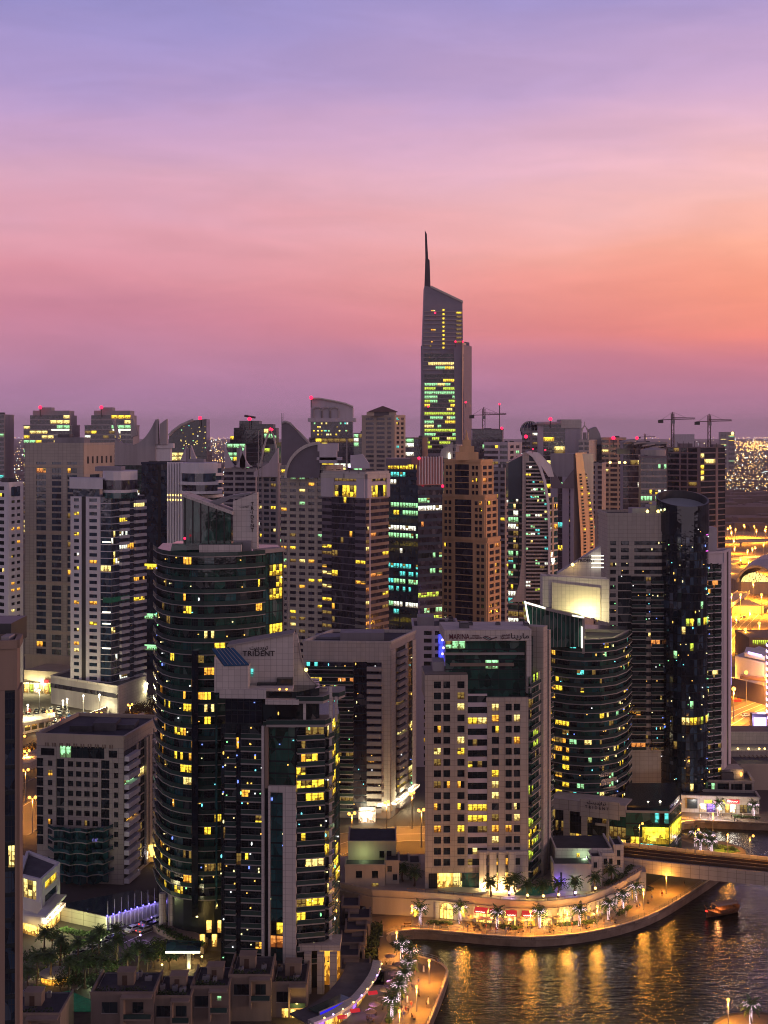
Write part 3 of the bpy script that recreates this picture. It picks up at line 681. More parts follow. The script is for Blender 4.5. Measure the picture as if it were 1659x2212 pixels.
def fin_tower():
    """nearest big tower: dark glass, stone strips, slanted sign wall and swept fin (tower C)"""
    Y = 313
    P = [PX(478, 314), PX(640, 312), PX(700, 313.5), PX(712, 316), PX(733, 326)]
    pts = P + [(P[-1][0] - 1, P[-1][1] + 14), (P[0][0] + 1, P[0][1] + 26)]
    b = Bld('fin_tower', 'dark glass tower with stone strips, slanted lettered roof wall and swept white fin', pts, near=2)
    zd = Z(1566, Y); zt = Z(1494, Y); b.core(0, zd, 'spandrel_dark'); fh = 2.9
    ut = lambda u: (u - 478) / 162
    # front, left part: balconies, gap, balconies, stone strip, glass / stone slab
    b.face(0, 8, zd, 'r23:.04 M11 r46:.05 W12', fh=fh, mat='stone_pale', gl='glass_dark', bd=1.0, bmat='slab_grey', pal=WARM, nm=2) if False else None
    fr, L = b.fr(0)
    def seg(u0, u1): return ((fr[0] + fr[2] * L * ut(u0), fr[1] + fr[3] * L * ut(u0), fr[2], fr[3]), L * (ut(u1) - ut(u0)))
    z_hi = zd
    for u0, u1, cols, za, zb, kw in ((478, 487, 'g9:.02', 4, z_hi, {}), (487, 511, 'r24:.05', 8, z_hi, {}), (511, 522, 'g11', 4, z_hi, {'gl': 'glass_black'}), (522, 567, 'r15:.06 r15:.05 r15:.03', 8, z_hi, {}),
                                 (582, 637, 'g55:.012', Z(1697, Y), z_hi, {'gl': 'glass_green'})):
        f2, L2 = seg(u0, u1); k = dict(fh=fh, mat='stone_pale', gl='glass_dark', bd=.9, bmat='slab_grey', sp='spandrel_dark'); k.update(kw); b.facade(f2, L2, za, zb, cols, **k)
    # stone strips
    f2, L2 = seg(567, 581); b.wall.fbox(f2, 0, L2 * .42, 0, 1.0, 0, z_hi, 'stone_pale'); b.wall.fbox(f2, L2 * .5, L2, 0, 1.0, Z(1700, Y), z_hi, 'stone_brown')
    sl = MB(); f2, L2 = seg(582, 641); zs = Z(1694, Y)
    sl.fbox(f2, 0, L2 * .06, 0, 1.3, 0, zs, 'stone_pale'); sl.fbox(f2, L2 * .53, L2, 0, 1.3, 0, zs, 'stone_pale'); sl.fbox(f2, L2 * .06, L2 * .53, 0, 1.3, zs - 1.4, zs, 'stone_pale')
    b.part('stone_slab', sl); b.facade((f2[0], f2[1], f2[2], f2[3]), L2 * .53, 3, zs - 1.4, 'g10', fh=fh, gl='glass_teal', sp='spandrel_dark', d=.2)
    # right: wraparound balconies with lit rooms
    for i, (cols, kw) in enumerate((('r20:.2 r40:.22', {}), ('r12:.16', {}), ('M3 g18:.4', {'gl': 'glass_green', 'pal': ['lit_yellow'] * 3 + ['lit_pale']}))):
        k = dict(fh=fh, mat='stone_pale', gl='glass_dark', bd=1.2, bmat='slab_grey', sp='spandrel_dark', pal=['lit_yellow'] * 4 + ['lit_amber', 'lit_pale', 'lit_dim']); k.update(kw)
        b.face(i + 1, 6, zd, cols, **k)
    col = MB(); x, y = PX(714, 315.2); col.box(x - .35, x + .35, y - .5, y + .5, 4, Z(1486, Y), 'stone_pale'); b.part('column', col)
    # penthouse storeys with terraces
    m = MB(); m.prism([PX(487, 314.5), PX(640, 312.5), PX(690, 318), PX(690, 330), PX(487, 335)], zd, zt, 'glass_dark'); b.part('penthouse', m)
    fr2 = (*PX(487, 314.2), 1, 0); f3, L3 = b.fr(P=PX(487, 314.2), Q=PX(566, 313.2)); b.facade(f3, L3, zd, zt - 1.5, 'g20:.03 g20:.06 g20:.03', fh=3.3, gl='glass_black', sp='spandrel_dark', d=.25)
    f3, L3 = b.fr(P=PX(570, 313.6), Q=PX(640, 313)); b.facade(f3, L3, zd, zt - 4, 'r20:.1 r20:.1', fh=3.6, gl='glass_dark', bmat='stone_pale', bd=1.4)
    m = MB(); m.prism([PX(474, 312.5), PX(575, 311.8), PX(575, 322), PX(474, 322)], zt - 1.4, zt + .6, 'stone_pale'); b.part('cornice', m)
    m = MB(); m.prism([PX(573, 311), PX(646, 310.6), PX(646, 320), PX(573, 320)], Z(1518, Y), Z(1508, Y), 'stone_pale'); b.part('cornice', m)
    for u0, u1, v, Ya, Yb in ((640, 712, 1515, 311, 326), (700, 746, 1506, 322, 336), (575, 716, 1566, 310.6, 322)):
        m = MB(); z = Z(v, Ya); m.prism([PX(u0, Ya), PX(u1 - 14, Ya), PX(u1, Ya + 3), PX(u1, Yb), PX(u0, Yb)], z - .5, z, 'slab_grey')
        q = [PX(u0, Ya + .3), PX(u1 - 14, Ya + .3), PX(u1 - .5, Ya + 3)]
        for a, c in zip(q, q[1:]):
            f4, L4 = b.fr(P=a, Q=c); m.fbox(f4, 0, L4, -.08, -.02, z, z + 1, 'rail_glass'); m.fbox(f4, 0, L4, -.09, -.01, z + 1, z + 1.07, 'frame_pale')
        b.part('terrace', m)
    for u in (658, 716, 726):
        m = MB(); x, y = PX(u, 311.8 if u < 700 else 317); m.box(x - .3, x + .3, y - .3, y + .3, zd, Z(1512, Y), 'stone_pale'); b.part('column', m)
    # slanted sign wall, blue roof block, swept fin
    m = MB(); m.slab_uv([(495, 1397), (634, 1370), (634, 1482), (560, 1484), (495, 1470)], 319, 5, 'stone_pale'); b.part('sign_wall', m)
    m = MB(); m.slab_uv([(490, 1394), (634, 1367.5), (634, 1370.5), (490, 1398)], 318.4, 7, 'slab_grey'); b.part('roof_edge', m)
    m = MB(); m.slab_uv([(463, 1420), (484, 1439), (536, 1439), (536, 1496), (463, 1496)], 313.2, 5.6, 'stone_pale'); b.part('stair_block', m)
    m = MB(); a = [(458, 1404), (504, 1402), (538, 1438), (484, 1440)]; zz = [(X(u, 313 if k > 1 else 317.5), 313 if k > 1 else 317.5, Z(v, 313 if k > 1 else 317.5) + .05) for k, (u, v) in enumerate(a)]
    m.hexa(zz[::-1], [(x, y - .05, z + .3) for x, y, z in zz[::-1]], 'blue_roof')
    for k in range(1, 6):
        t = k / 6; p = Vector(zz[0]).lerp(Vector(zz[1]), t); q = Vector(zz[3]).lerp(Vector(zz[2]), t); m.tube([p + Vector((0, -.08, .34)), q + Vector((0, -.08, .34))], .06, 4, 'frame_pale')
    b.part('glass_roof', m)
    arc = [(634, 1370), (641, 1369)] + [(645 + 62 * (1 - cos(t * pi / 2)) ** 1.0 * 1.0, 1372 + 115 * sin(t * pi / 2) ** .95) for t in [k / 12 for k in range(1, 13)]]
    m = MB(); m.slab_uv([(634, 1370)] + arc[1:] + [(707, 1494), (634, 1494)], 321, 1.2, 'stone_pale'); b.part('fin', m)
    m = MB()
    m.tube([(X(u, 320.6), 320.6, Z(v, 320.6)) for u, v in arc[2:]], .22, 6, 'slab_grey'); b.part('fin_edge', m)
    m = MB(); m.box(X(598, 317), X(632, 317), 317, 318.9, zt - .5, Z(1466, 317), 'spandrel_dark'); m.box(X(555, 317), X(597, 317), 317, 318.9, zt, Z(1476, 317), 'spandrel_dark'); b.part('plant_opening', m)
    b.pbox('roof_unit', 'stone_pale', 560, 632, 1487, 1505, 313.5, 5)
    text_obj('TRIDENT', 1.7, .08, 'letter_dark', b.root, (X(559, 318.9), 318.88, Z(1417, 318.9)), sp=1.08)
    m = MB(); m.slab_uv([(548.5, 1406), (551, 1401), (553.5, 1406)], 318.8, .12, 'letter_dark'); b.part('emblem', m)
    text_obj('\uFE96\uFEE8\uFEF3\uFEAA\uFEF3\uFEAE\uFE97', 1.3, .05, 'letter_dark', b.root, (X(559, 318.9), 318.88, Z(1403, 318.9)))
    for u, v, mt in ((657, 1460, 'bulb_yellow'), (604, 1489, 'bulb_orange'), (619, 1489, 'bulb_orange')):
        m = MB(); m.ball((X(u, 312), 312 if v > 1470 else 320, Z(v, 312)), .25 if v > 1470 else .42, mt); b.part('wall_lamp', m)
    m = MB(); m.box(X(541, 318.6), X(547, 318.6), 318.7, 318.95, Z(1461, 318.6), Z(1445, 318.6), 'lit_cyan'); b.part('lit_opening', m)
    # lit ground hall with columns
    for u in (665, 693, 720):
        m = MB(); x, y = PX(u, 310); m.box(x - .8, x + .8, y - .8, y + .8, -0, 9, 'stone_beige'); b.part('column', m)
    m = MB(); m.prism([PX(645, 311), PX(735, 311), PX(738, 318), PX(645, 318)], 9, 10.2, 'stone_beige'); b.part('hall_roof', m)
    m = MB(); m.box(X(650, 314), X(735, 314), 313.2, 313.4, .5, 8.6, 'lit_amber'); b.part('lobby_glazing', m)
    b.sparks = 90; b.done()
    lamp_light(b.root, (X(690, 309), 309.5, 7), 1500, (1, .62, .2))
fin_tower()

def hotel_tower():
    """beige hotel block with lettered white frame (tower D)"""
    Y = 365
    p0, p1, p2 = PX(918, 364), PX(1141, 365), PX(1189, 384); pts = [p0, p1, p2, (p0[0] + p2[0] - p1[0], p0[1] + p2[1] - p1[1])]
    b = Bld('hotel_tower', 'beige hotel tower with dark glass top in a white lettered frame', pts, near=2)
    zl, zm, zg, zt = Z(1456, Y), Z(1510, Y), Z(1386, Y), Z(1362, Y); zb = Z(1872, Y)
    fr, L = b.fr(0); ut = lambda u: L * (u - 918) / 223
    def seg(u0, u1): return ((fr[0] + fr[2] * ut(u0), fr[1] + fr[3] * ut(u0), fr[2], fr[3]), ut(u1) - ut(u0))
    b.core(0, zm, 'stone_beige'); fh = 2.83
    f2, L2 = seg(918, 1010); b.wall.fbox(f2, 0, L2, -14, 0, zm, zl, 'stone_beige')
    b.facade(f2, L2, zb, zl - 1.2, 'W22 w18:.09 W6 w17:.09 W18 w18:.36 W8', fh=fh, mat='stone_beige', gl='glass_dark', win=.62, pal=['lit_yellow', 'lit_amber', 'lit_amber', 'lit_pale', 'lit_dim'])
    f2, L2 = seg(1010, 1052); b.facade(f2, L2, zb, zm + 1.5, 'w2:.13 w2:.12', fh=fh, mat='mauve_panel', gl='glass_dark', win=.6, pal=['lit_dim', 'lit_yellow', 'lit_pale'], d=.2)
    f2, L2 = seg(1052, 1141); b.facade(f2, L2, zb, zm - .6, 'W11 w17:.62 W16 w15:.12 W5 w15:.12 W20', fh=fh, mat='stone_beige', gl='glass_dark', win=.62, pal=['lit_pale', 'lit_pale', 'lit_yellow', 'lit_amber', 'lit_dim'])
    # side: corner balconies, pillars
    b.face(1, zb - 4, zm + 6, 'r20:.12 W3 P9 M6 P4 r6:.08', fh=fh, mat='stone_beige', gl='glass_green', bmat='slab_grey', bd=1.0, pal=['lit_lime', 'lit_yellow', 'lit_dim'])
    f1, L1 = b.fr(1)
    pl = MB(); pl.fbox(f1, L1 * .48, L1 * .66, -4, 1.2, 0, zt - .3, 'stone_beige'); pl.fbox(f1, L1 * .79, L1 * .87, -4, .9, 0, zt - 2, 'stone_beige'); b.part('pillar', pl)
    # glass upper block and white frame
    q0, q1 = PX(962, 368), PX(1134, 368.5); g = MB(); g.prism([q0, q1, (q1[0] + 6, q1[1] + 14), (q0[0] + 6, q0[1] + 14)], zm - 1, zg, 'spandrel_dark'); b.part('glass_block', g)
    f3, L3 = b.fr(P=q0, Q=q1); b.facade(f3, L3, zm - 1, zg, 'g20:.05 g20:.03 g20:.05 g20:.06', fh=fh, gl='glass_green', sp='spandrel_dark', pal=GRN, d=.25)
    f4, L4 = b.fr(P=q1, Q=(q1[0] + 6, q1[1] + 14)); b.facade(f4, L4, zm - 1, zg, 'g10:.08', fh=fh, gl='glass_teal', sp='spandrel_dark', d=.25, pal=['lit_cyan', 'lit_lime'])
    m = MB(); m.fbox(f3, L3 * .06, L3 * .86, .2, .5, Z(1443, Y), Z(1436, Y), 'stone_brown'); m.fbox(f3, -.5, L3 * .99, .2, .9, Z(1418, Y), Z(1413, Y), 'slab_grey'); b.part('louvre_band', m)
    w0, w1 = PX(960, 365.6), PX(1148, 366.6); f5, L5 = b.fr(P=w0, Q=w1)
    m = MB(); m.fbox(f5, 0, L5, -16, 0, zg, zt, 'stone_pale'); m.fbox(f5, L5 * .945, L5, -6, -.01, Z(1500, Y), zg, 'stone_pale'); b.part('sign_frame', m)
    a = atan2(f5[3], f5[2])
    def on(u, v): t = (u - 960) / 188; return (w0[0] + (w1[0] - w0[0]) * t, w0[1] + (w1[1] - w0[1]) * t - .06, Z(v, 366))
    text_obj('MARINA', 2.0, .06, 'letter_maroon', b.root, on(992, 1380.5), a, sx=.72)
    text_obj('HOTEL', .62, .05, 'letter_maroon', b.root, on(1028, 1375), a); text_obj('APARTMENTS', .62, .05, 'letter_maroon', b.root, on(1028, 1380), a, sx=.8)
    m = MB()
    for q, mt in enumerate(('letter_maroon', 'letter_teal', 'letter_maroon')):
        m.tube([on(1043 + k * 1.9, 1377 + 1.6 * q - 2.6 * sin(k * .42 + q * .9)) for k in range(17)], .12, 4, mt)
    b.part('wave_emblem', m)
    text_obj('\uFED6\uFED8\uFEB8\uFEE0\uFEDF', .75, .05, 'letter_maroon', b.root, on(1091, 1374.5), a, sx=1.2); text_obj('\uFE94\uFEF4\uFED7\uFEAA\uFEE8\uFED4\uFEDF\uFE8D', .75, .05, 'letter_maroon', b.root, on(1091, 1380), a)
    text_obj('\uFE8E\uFEE8\uFEF3\uFEAD\uFE8E\uFEE3', 1.9, .06, 'letter_dark', b.root, on(1123, 1379.5), a, sx=1.25)
    roof_bits(b, [w0, w1, (w1[0] + 5, w1[1] + 14), (w0[0] + 5, w0[1] + 14)], zt, 4, hmax=1.6)
    m = MB(); m.box(X(935, Y + 4), X(960, Y + 4), Y + 4, Y + 12, zl - 1, Z(1436, Y), 'stone_grey'); b.part('roof_unit', m)
    b.wall.fbox(seg(918, 1010)[0], 0, seg(918, 1010)[1], -.3, .4, zl - 1.2, zl, 'stone_beige'); b.wall.fbox(seg(1050, 1141)[0], 0, seg(1050, 1141)[1], -.3, .45, zm - .6, zm + .5, 'stone_beige')
    # base: uplit columns and lobby
    for u in (1043, 1065, 1084, 1106):
        m = MB(); x, y = PX(u, 363); m.box(x - .9, x + .9, y - .2, y + 1.8, 0, Z(1836, Y), 'stone_pale'); b.part('column', m)
        lamp_light(b.root, (x, y - 1.0, 6.6), 1100, (1, .6, .2), .15)
    m = MB(); m.box(X(1032, 363), X(1140, 363), 363.2, 366, Z(1842, Y), Z(1835, Y), 'stone_pale'); b.part('cornice', m)
    for u0, u1, mt in ((926, 944, 'spandrel_dark'), (944, 978, 'shop_yellow'), (979, 998, 'lit_pale'), (998, 1034, 'glass_teal'), (1070, 1098, 'shop_yellow'), (1048, 1062, 'glass_teal')):
        m = MB(); f6, L6 = seg(u0, u1); pane(m, f6, 0, L6, 5.6, Z(1884, Y), .12, mt, 5, 2, 'frame_dark'); b.part('lobby_glazing', m)
    b.done()
hotel_tower()

def oval_tower():
    front = [(1150, 446), (1160, 436), (1176, 428), (1200, 422), (1230, 418.5), (1262, 417), (1295, 417.5), (1325, 421), (1346, 428), (1358, 438)]
    pts = [PX(u, Y) for u, Y in front]; back = [(pts[-1][0] + 2, pts[-1][1] + 14), (pts[0][0] + 4, pts[0][1] + 16)]
    b = Bld('oval_tower', 'dark glass oval tower with balcony rings, crowned by a floodlit white billboard', pts + back, near=2)
    zt = Z(1385, 420); fh = 2.62; nf = int((zt - 8) / fh); z00 = zt - nf * fh; b.core(0, zt, 'spandrel_dark')
    for i in range(9):
        fr, L = b.fr(i)
        for k in range(nf):
            zb = z00 + k * fh; n = max(1, round(L / 2.3))
            for s in range(n):
                u = front[i][0]; pl = .5 if u < 1215 and u > 1170 else .17
                m = RND.choice(WARM[:13] if u < 1230 else ['lit_yellow', 'lit_pale', 'lit_green', 'lit_cyan', 'lit_dim']) if RND.random() < pl else RND.choice(('glass_green', 'glass_teal', 'glass_dark'))
                b.wins.append((fr, L * s / n, L * (s + 1) / n, zb + .08, zb + fh - .2, m, 2, .05))
    off = offset_line(pts, -1.15); inn = offset_line(pts, .2)
    for k in range(1, nf + 1):
        z = z00 + k * fh; m = MB()
        for j in range(9):
            a, c, d, e = off[j], off[j + 1], inn[j + 1], inn[j]
            m.hexa([(*a, z - .28), (*c, z - .28), (*d, z - .28), (*e, z - .28)], [(*a, z), (*c, z), (*d, z), (*e, z)], 'slab_grey')
            L2 = sqrt((c[0] - a[0]) ** 2 + (c[1] - a[1]) ** 2); f2 = (a[0], a[1], (c[0] - a[0]) / L2, (c[1] - a[1]) / L2)
            m.fbox(f2, 0, L2, -.1, -.05, z, z + .9, 'rail_glass'); m.fbox(f2, 0, L2, -.12, -.03, z + .9, z + .96, 'frame_dark')
        b.part('balcony', m)
    # crown hall with the white lit frame
    Yc = 416
    m = MB(); m.slab_uv([(1138, 1308), (1262, 1336), (1262, 1398), (1146, 1398)], Yc, 12, 'glass_green'); b.part('crown_hall', m)
    m = MB()
    for u in range(1150, 1262, 9): m.slab_uv([(u, 1309 + (u - 1138) * .225), (u + 1, 1309 + (u - 1138) * .225), (u + 1, 1398), (u, 1398)], Yc - .3, .25, 'frame_pale')
    b.part('mullion', m)
    for pl, mt in (([(1133, 1299), (1136, 1299), (1147, 1362), (1143, 1362)], 'tube_white'), ([(1136, 1300), (1178, 1312), (1178, 1316), (1137, 1304)], 'tube_white'), ([(1178, 1312), (1262, 1332), (1262, 1338), (1178, 1318)], 'slab_grey'),
                   ([(1236, 1328), (1262, 1332.5), (1262, 1335.5), (1236, 1331)], 'tube_white'), ([(1258, 1336), (1263, 1336), (1263, 1412), (1258, 1412)], 'slab_grey'), ([(1256, 1354), (1258.4, 1354), (1258.4, 1400), (1256, 1400)], 'tube_white')):
        m = MB(); m.slab_uv(pl, Yc - .9 - (.15 if mt == 'tube_white' else 0), .6, mt); b.part('light_frame' if mt == 'tube_white' else 'frame', m)
    Yb = 424
    m = MB(); m.slab_uv([(1172, 1244), (1316, 1252), (1316, 1345), (1172, 1310)], Yb + 2, 7, 'stone_pale'); b.part('billboard_frame', m)
    m = MB(); m.slab_uv([(1192, 1258), (1297, 1270), (1297, 1338), (1192, 1318)], Yb + 1.6, .35, 'board_white'); b.part('billboard', m)
    for u in (1205, 1228, 1252, 1277):
        x = X(u, Yb); z = Z(1330, Yb)
        m = MB(); m.box(x - .5, x + .5, Yb - 3.3, Yb - 2.7, z - .5, z - .1, 'dark_metal'); f = b.part('floodlight', m)
        lamp_light(b.root, (x, Yb - 2.4, z + .3), 3600, (1, .86, .42), .3)
    # triangular lettered wall behind
    Yt = 436
    m = MB(); m.slab_uv([(1206, 1238), (1246, 1214), (1298, 1180), (1298, 1250), (1206, 1250)], Yt, 4, 'stone_pale'); b.part('sign_wall', m)
    text_obj('TRIDENT', 1.35, .05, 'letter_dark', b.root, (X(1266, Yt), Yt - .08, Z(1214, Yt)))
    text_obj('\uFE96\uFEE8\uFEF3\uFEAA\uFEF3\uFE8D\uFEAE\uFE97', .9, .04, 'letter_dark', b.root, (X(1266, Yt), Yt - .08, Z(1205, Yt)))
    m = MB(); m.ball((X(1236, Yt), Yt - 1, Z(1219, Yt)), .55, 'bulb_yellow'); b.part('wall_lamp', m); lamp_light(b.root, (X(1236, Yt), Yt - 1.8, Z(1219, Yt)), 260, (1, .66, .2))
    for v in (1199, 1207, 1215, 1224):
        m = MB(); m.box(X(1277, Yt), X(1303, Yt), Yt - 1.2, Yt - .6, Z(v + 2, Yt), Z(v, Yt), 'tube_white'); b.part('light_tube', m)
    b.parapet(zt, .9, 'slab_grey', pts=[PX(1262, 418), PX(1325, 421.5), PX(1356, 437), PX(1262, 440)])
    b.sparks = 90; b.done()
oval_tower()

def slab_and_cylinder():
    Y = 472
    b = Bld('slab_tower', 'beige tower with deep shadowed balcony rows joined to the black elliptical tower', quad2((1312, 470), (1446, 470), 20), near=1)
    zt = Z(1114, 470); fh = 2.68; b.core(0, zt, 'stone_beige')
    fr, L = b.fr(0); k = dict(fh=fh, mat='stone_beige', gl='glass_dark', pal=['lit_yellow', 'lit_dim', 'lit_pale', 'lit_orange'], bmat='stone_beige')
    za = Z(1243, 470)
    b.facade(fr, L, za, zt - 8, 'W5 w11:.12 W9 w15:.1 W10 w14:.06 w30:.03 w14:.05 W8', win=.56, nm=2, **k)
    b.facade(fr, L, zt - 8, zt, 'W10', **k)
    b.facade(fr, L, 18, za, 'W5 w11:.1 W4 g26:.04 r28:.05 w10:.08 r36:.05', win=.5, bd=1.5, **k)
    for u, v in ((1398, 1110), (1421, 1110)):
        x, z = X(u, 472), zt + 1.4; m = MB(); m.ball((x, 471.5, z), .55, 'bulb_yellow'); b.part('roof_lamp', m); lamp_light(b.root, (x, 470.5, z + .5), 90, (.9, 1, .5))
    for u0, u1, v0, v1 in ((1366, 1400, 1098, 1114), (1404, 1440, 1092, 1114), (1418, 1436, 1086, 1093)): b.pbox('roof_unit', 'stone_grey', u0, u1, v0, v1, 476, 8)
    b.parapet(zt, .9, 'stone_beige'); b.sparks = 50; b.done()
    # black elliptical tower with the slanted ring
    cx, cyy = PX(1474, 474); rx, ry = 54 / 3000 * 472, 11.5; n = 40
    ring = [(cx + rx * cos(2 * pi * k / n), cyy + ry * sin(2 * pi * k / n)) for k in range(n)]
    b = Bld('elliptical_tower', 'black glass elliptical tower with an open slanted ring for a roof', ring, near=0)
    ztop = Z(1092, 472); b.core(0, ztop - 6, 'spandrel_dark', [(cx + (x - cx) * .985, cyy + (y - cyy) * .985) for x, y in ring]); fh = 2.75; nf = int((ztop - 6) / fh)
    vis = [k for k in range(n) if ring[k][1] < cyy + 3 and ring[(k + 1) % n][1] < cyy + 3]
    for k in vis:
        fr, L = b.fr(P=ring[k], Q=ring[(k + 1) % n]); um = CU + (ring[k][0]) * FL / ring[k][1]
        for j in range(nf):
            zb = j * fh; v = CV + (CAM_H - zb) * FL / 465
            lz = any(abs(v - q) < 4.5 for q in (1250, 1327, 1352, 1470, 1560)) and um > 1462
            pl = .75 if lz and um > 1470 else (.05 if 1440 < um < 1500 else .02)
            mt = RND.choice(['lit_yellow', 'lit_lime', 'lit_pale', 'lit_green', 'lit_dim'] if um > 1462 else ['lit_green', 'lit_lime', 'lit_amber', 'lit_cyan', 'lit_dim']) if RND.random() < pl else RND.choice(['glass_black', 'glass_black', 'glass_blue'])
            b.wins.append((fr, .06, L - .06, zb + .15, zb + fh - .15, mt, 1, .06))
    # ring roof: tilted elliptical tube wall, dished top
    m = MB(); o, i2 = [], []
    for k in range(n):
        x, y = ring[k]; z = ztop + 1.2 + (cyy - y) * -.2
        o.append((x, y, z))
    top = [(cx + (x - cx) * 1.03, cyy + (y - cyy) * 1.03, z + 1.2) for x, y, z in o]; bot = [(cx + (x - cx) * 1.03, cyy + (y - cyy) * 1.03, z - 9) for x, y, z in o]
    inn = [(cx + (x - cx) * .95, cyy + (y - cyy) * .95, z + 1.2) for x, y, z in o]; inb = [(cx + (x - cx) * .95, cyy + (y - cyy) * .95, z - 1.5) for x, y, z in o]
    for k in range(n):
        q = (k + 1) % n
        m.poly([bot[k], bot[q], top[q], top[k]], 'glass_black'); m.poly([top[k], top[q], inn[q], inn[k]], 'dark_metal'); m.poly([inn[k], inn[q], inb[q], inb[k]], 'dark_metal')
    b.part('roof_ring', m)
    m = MB(); m.poly(inb, 'roof_pale'); b.part('roof', m)
    for v, mt in ((1154, 'tube_magenta'), (1172, 'slab_grey'), (1189, 'tube_magenta'), (1206, 'slab_grey')):
        m = MB(); m.prism([PX(1508, 466), PX(1528, 467), PX(1530, 476), PX(1508, 476)], Z(v, 467) - .35, Z(v, 467) + .1, 'slab_grey')
        if mt != 'slab_grey': m.prism([PX(1508, 465.8), PX(1528, 466.8), PX(1530, 466.95), PX(1508, 466)], Z(v, 467) - .3, Z(v, 467) + .05, mt)
        b.part('balcony', m)
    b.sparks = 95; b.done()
    # pale balcony wing on its right
    b = Bld('wing_tower', 'pale mauve wing with slanted balcony rows behind the black elliptical tower', quad3((1519, 470), (1562, 474), (1577, 486)), near=0)
    zt = Z(1195, 474); b.core(0, zt, 'mauve_panel'); b.face(0, 6, Z(1215, 474), 'r14:.05 M3 r12:.06 w6:.05 W4', fh=2.8, mat='mauve_panel', gl='glass_dark', bmat='mauve_panel', bd=1.5, win=.6); b.face(1, 0, zt, 'W3 M2 W3', mat='mauve_panel')
    m = MB(); m.prism(quad2((1523, 476), (1549, 476), 8), zt, Z(1140, 476), 'mauve_panel'); b.part('stair_block', m)
    b.parapet(zt, .8, 'mauve_panel')
    for k in range(15):
        m = MB(); x, y = PX(1519, 468.4); m.ball((x, y, Z(1190 + k * 28, 468)), .3, 'bulb_violet', 6, 4); b.part('accent_lamp', m)
    m = MB(); x, y = PX(1578, 486.5); m.box(x - .15, x + .15, y - .5, y - .2, Z(1480, 486), Z(1330, 486), 'tube_violet'); b.part('light_tube', m)
    b.done()
slab_and_cylinder()

def balcony_block():
    b = Bld('balcony_block', 'grey apartment block with long balcony rows, bright shop canopy at its foot', quad3((655, 452), (843, 450), (897, 476)), near=1)
    zt = Z(1392, 450); fh = 2.46; zb = Z(1752, 450); b.core(0, zt, 'stone_grey')
    b.face(0, zb, Z(1430, 450), 'W5 r26:.07 r26:.06 r26:.05 g22:.04 s24:.03 W14', fh=fh, mat='stone_pale', gl='glass_violet', bmat='stone_grey', bd=1.4, sp='spandrel_blue', pal=['lit_amber', 'lit_dim', 'lit_orange', 'lit_yellow', 'lit_cyan'])
    b.face(0, Z(1430, 450), zt, 'W10', mat='stone_pale'); b.face(1, zb, zt - 2, 'W7 M2 s14:.06 W3 M3 g6:.08 W6', fh=fh, mat='stone_pale', gl='glass_dark', bmat='stone_grey', sp='spandrel_dark', pal=['lit_pale', 'lit_yellow', 'lit_green', 'lit_dim'])
    b.parapet(zt, 1.0, 'stone_pale'); pt = b.pts
    for u0, u1, v0, v1, Yy in ((735, 830, 1367, 1392, 458), (680, 735, 1376, 1392, 462)): b.pbox('roof_unit', 'concrete', u0, u1, v0, v1, Yy, 9)
    roof_bits(b, pt, zt, 3, 'concrete', 2)
    # blazing canopy
    y0 = 446
    m = MB(); m.box(X(775, y0), X(811, y0), y0 - 3, y0 + 2, .5, Z(1748, y0), 'shop_white'); b.part('shop_window', m)
    f, L = b.fr(1); m = MB(); m.fbox(f, 0, L * .93, .3, 2.2, 4.4, 5.2, 'shop_white'); b.part('canopy', m)
    m = MB(); m.box(X(811, 448.5), X(843, 448.5), 447.6, 449.6, 4.4, 5.2, 'shop_white'); b.part('canopy', m)
    for u in (790, 850, 880): lamp_light(b.root, (X(u, 446), 443 + (u > 840) * 14, 5.5), 3000, (1, .8, .42), .6)
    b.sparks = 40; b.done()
    b = tower('rear_block', 'mauve block with a blue lit shaft just behind the hotel tower', quad2((893, 520), (990, 520), 22), 1352, ['W16 w12 W5 w10 W8:.1 W3 g11:.02 W4'], mat='mauve_panel', gl='glass_dark', fh=2.9, near=0, roof=3, fin=False)
    b2 = b
    m = MB(); 
    for v in (1382, 1399, 1412, 1440, 1452): m.ball((X(954 + (v % 5), 517), 517.6, Z(v, 518)), .5, 'tube_violet', 6, 4)
    b.part('accent_lamp', m); m = MB(); m.box(X(947, 519), X(960, 519), 519.2, 519.75, Z(1470, 520), Z(1370, 520), 'lit_blue'); b.part('light_shaft', m)
    b.pbox('roof_unit', 'concrete', 902, 938, 1333, 1352, 526, 9); b.done()
balcony_block()

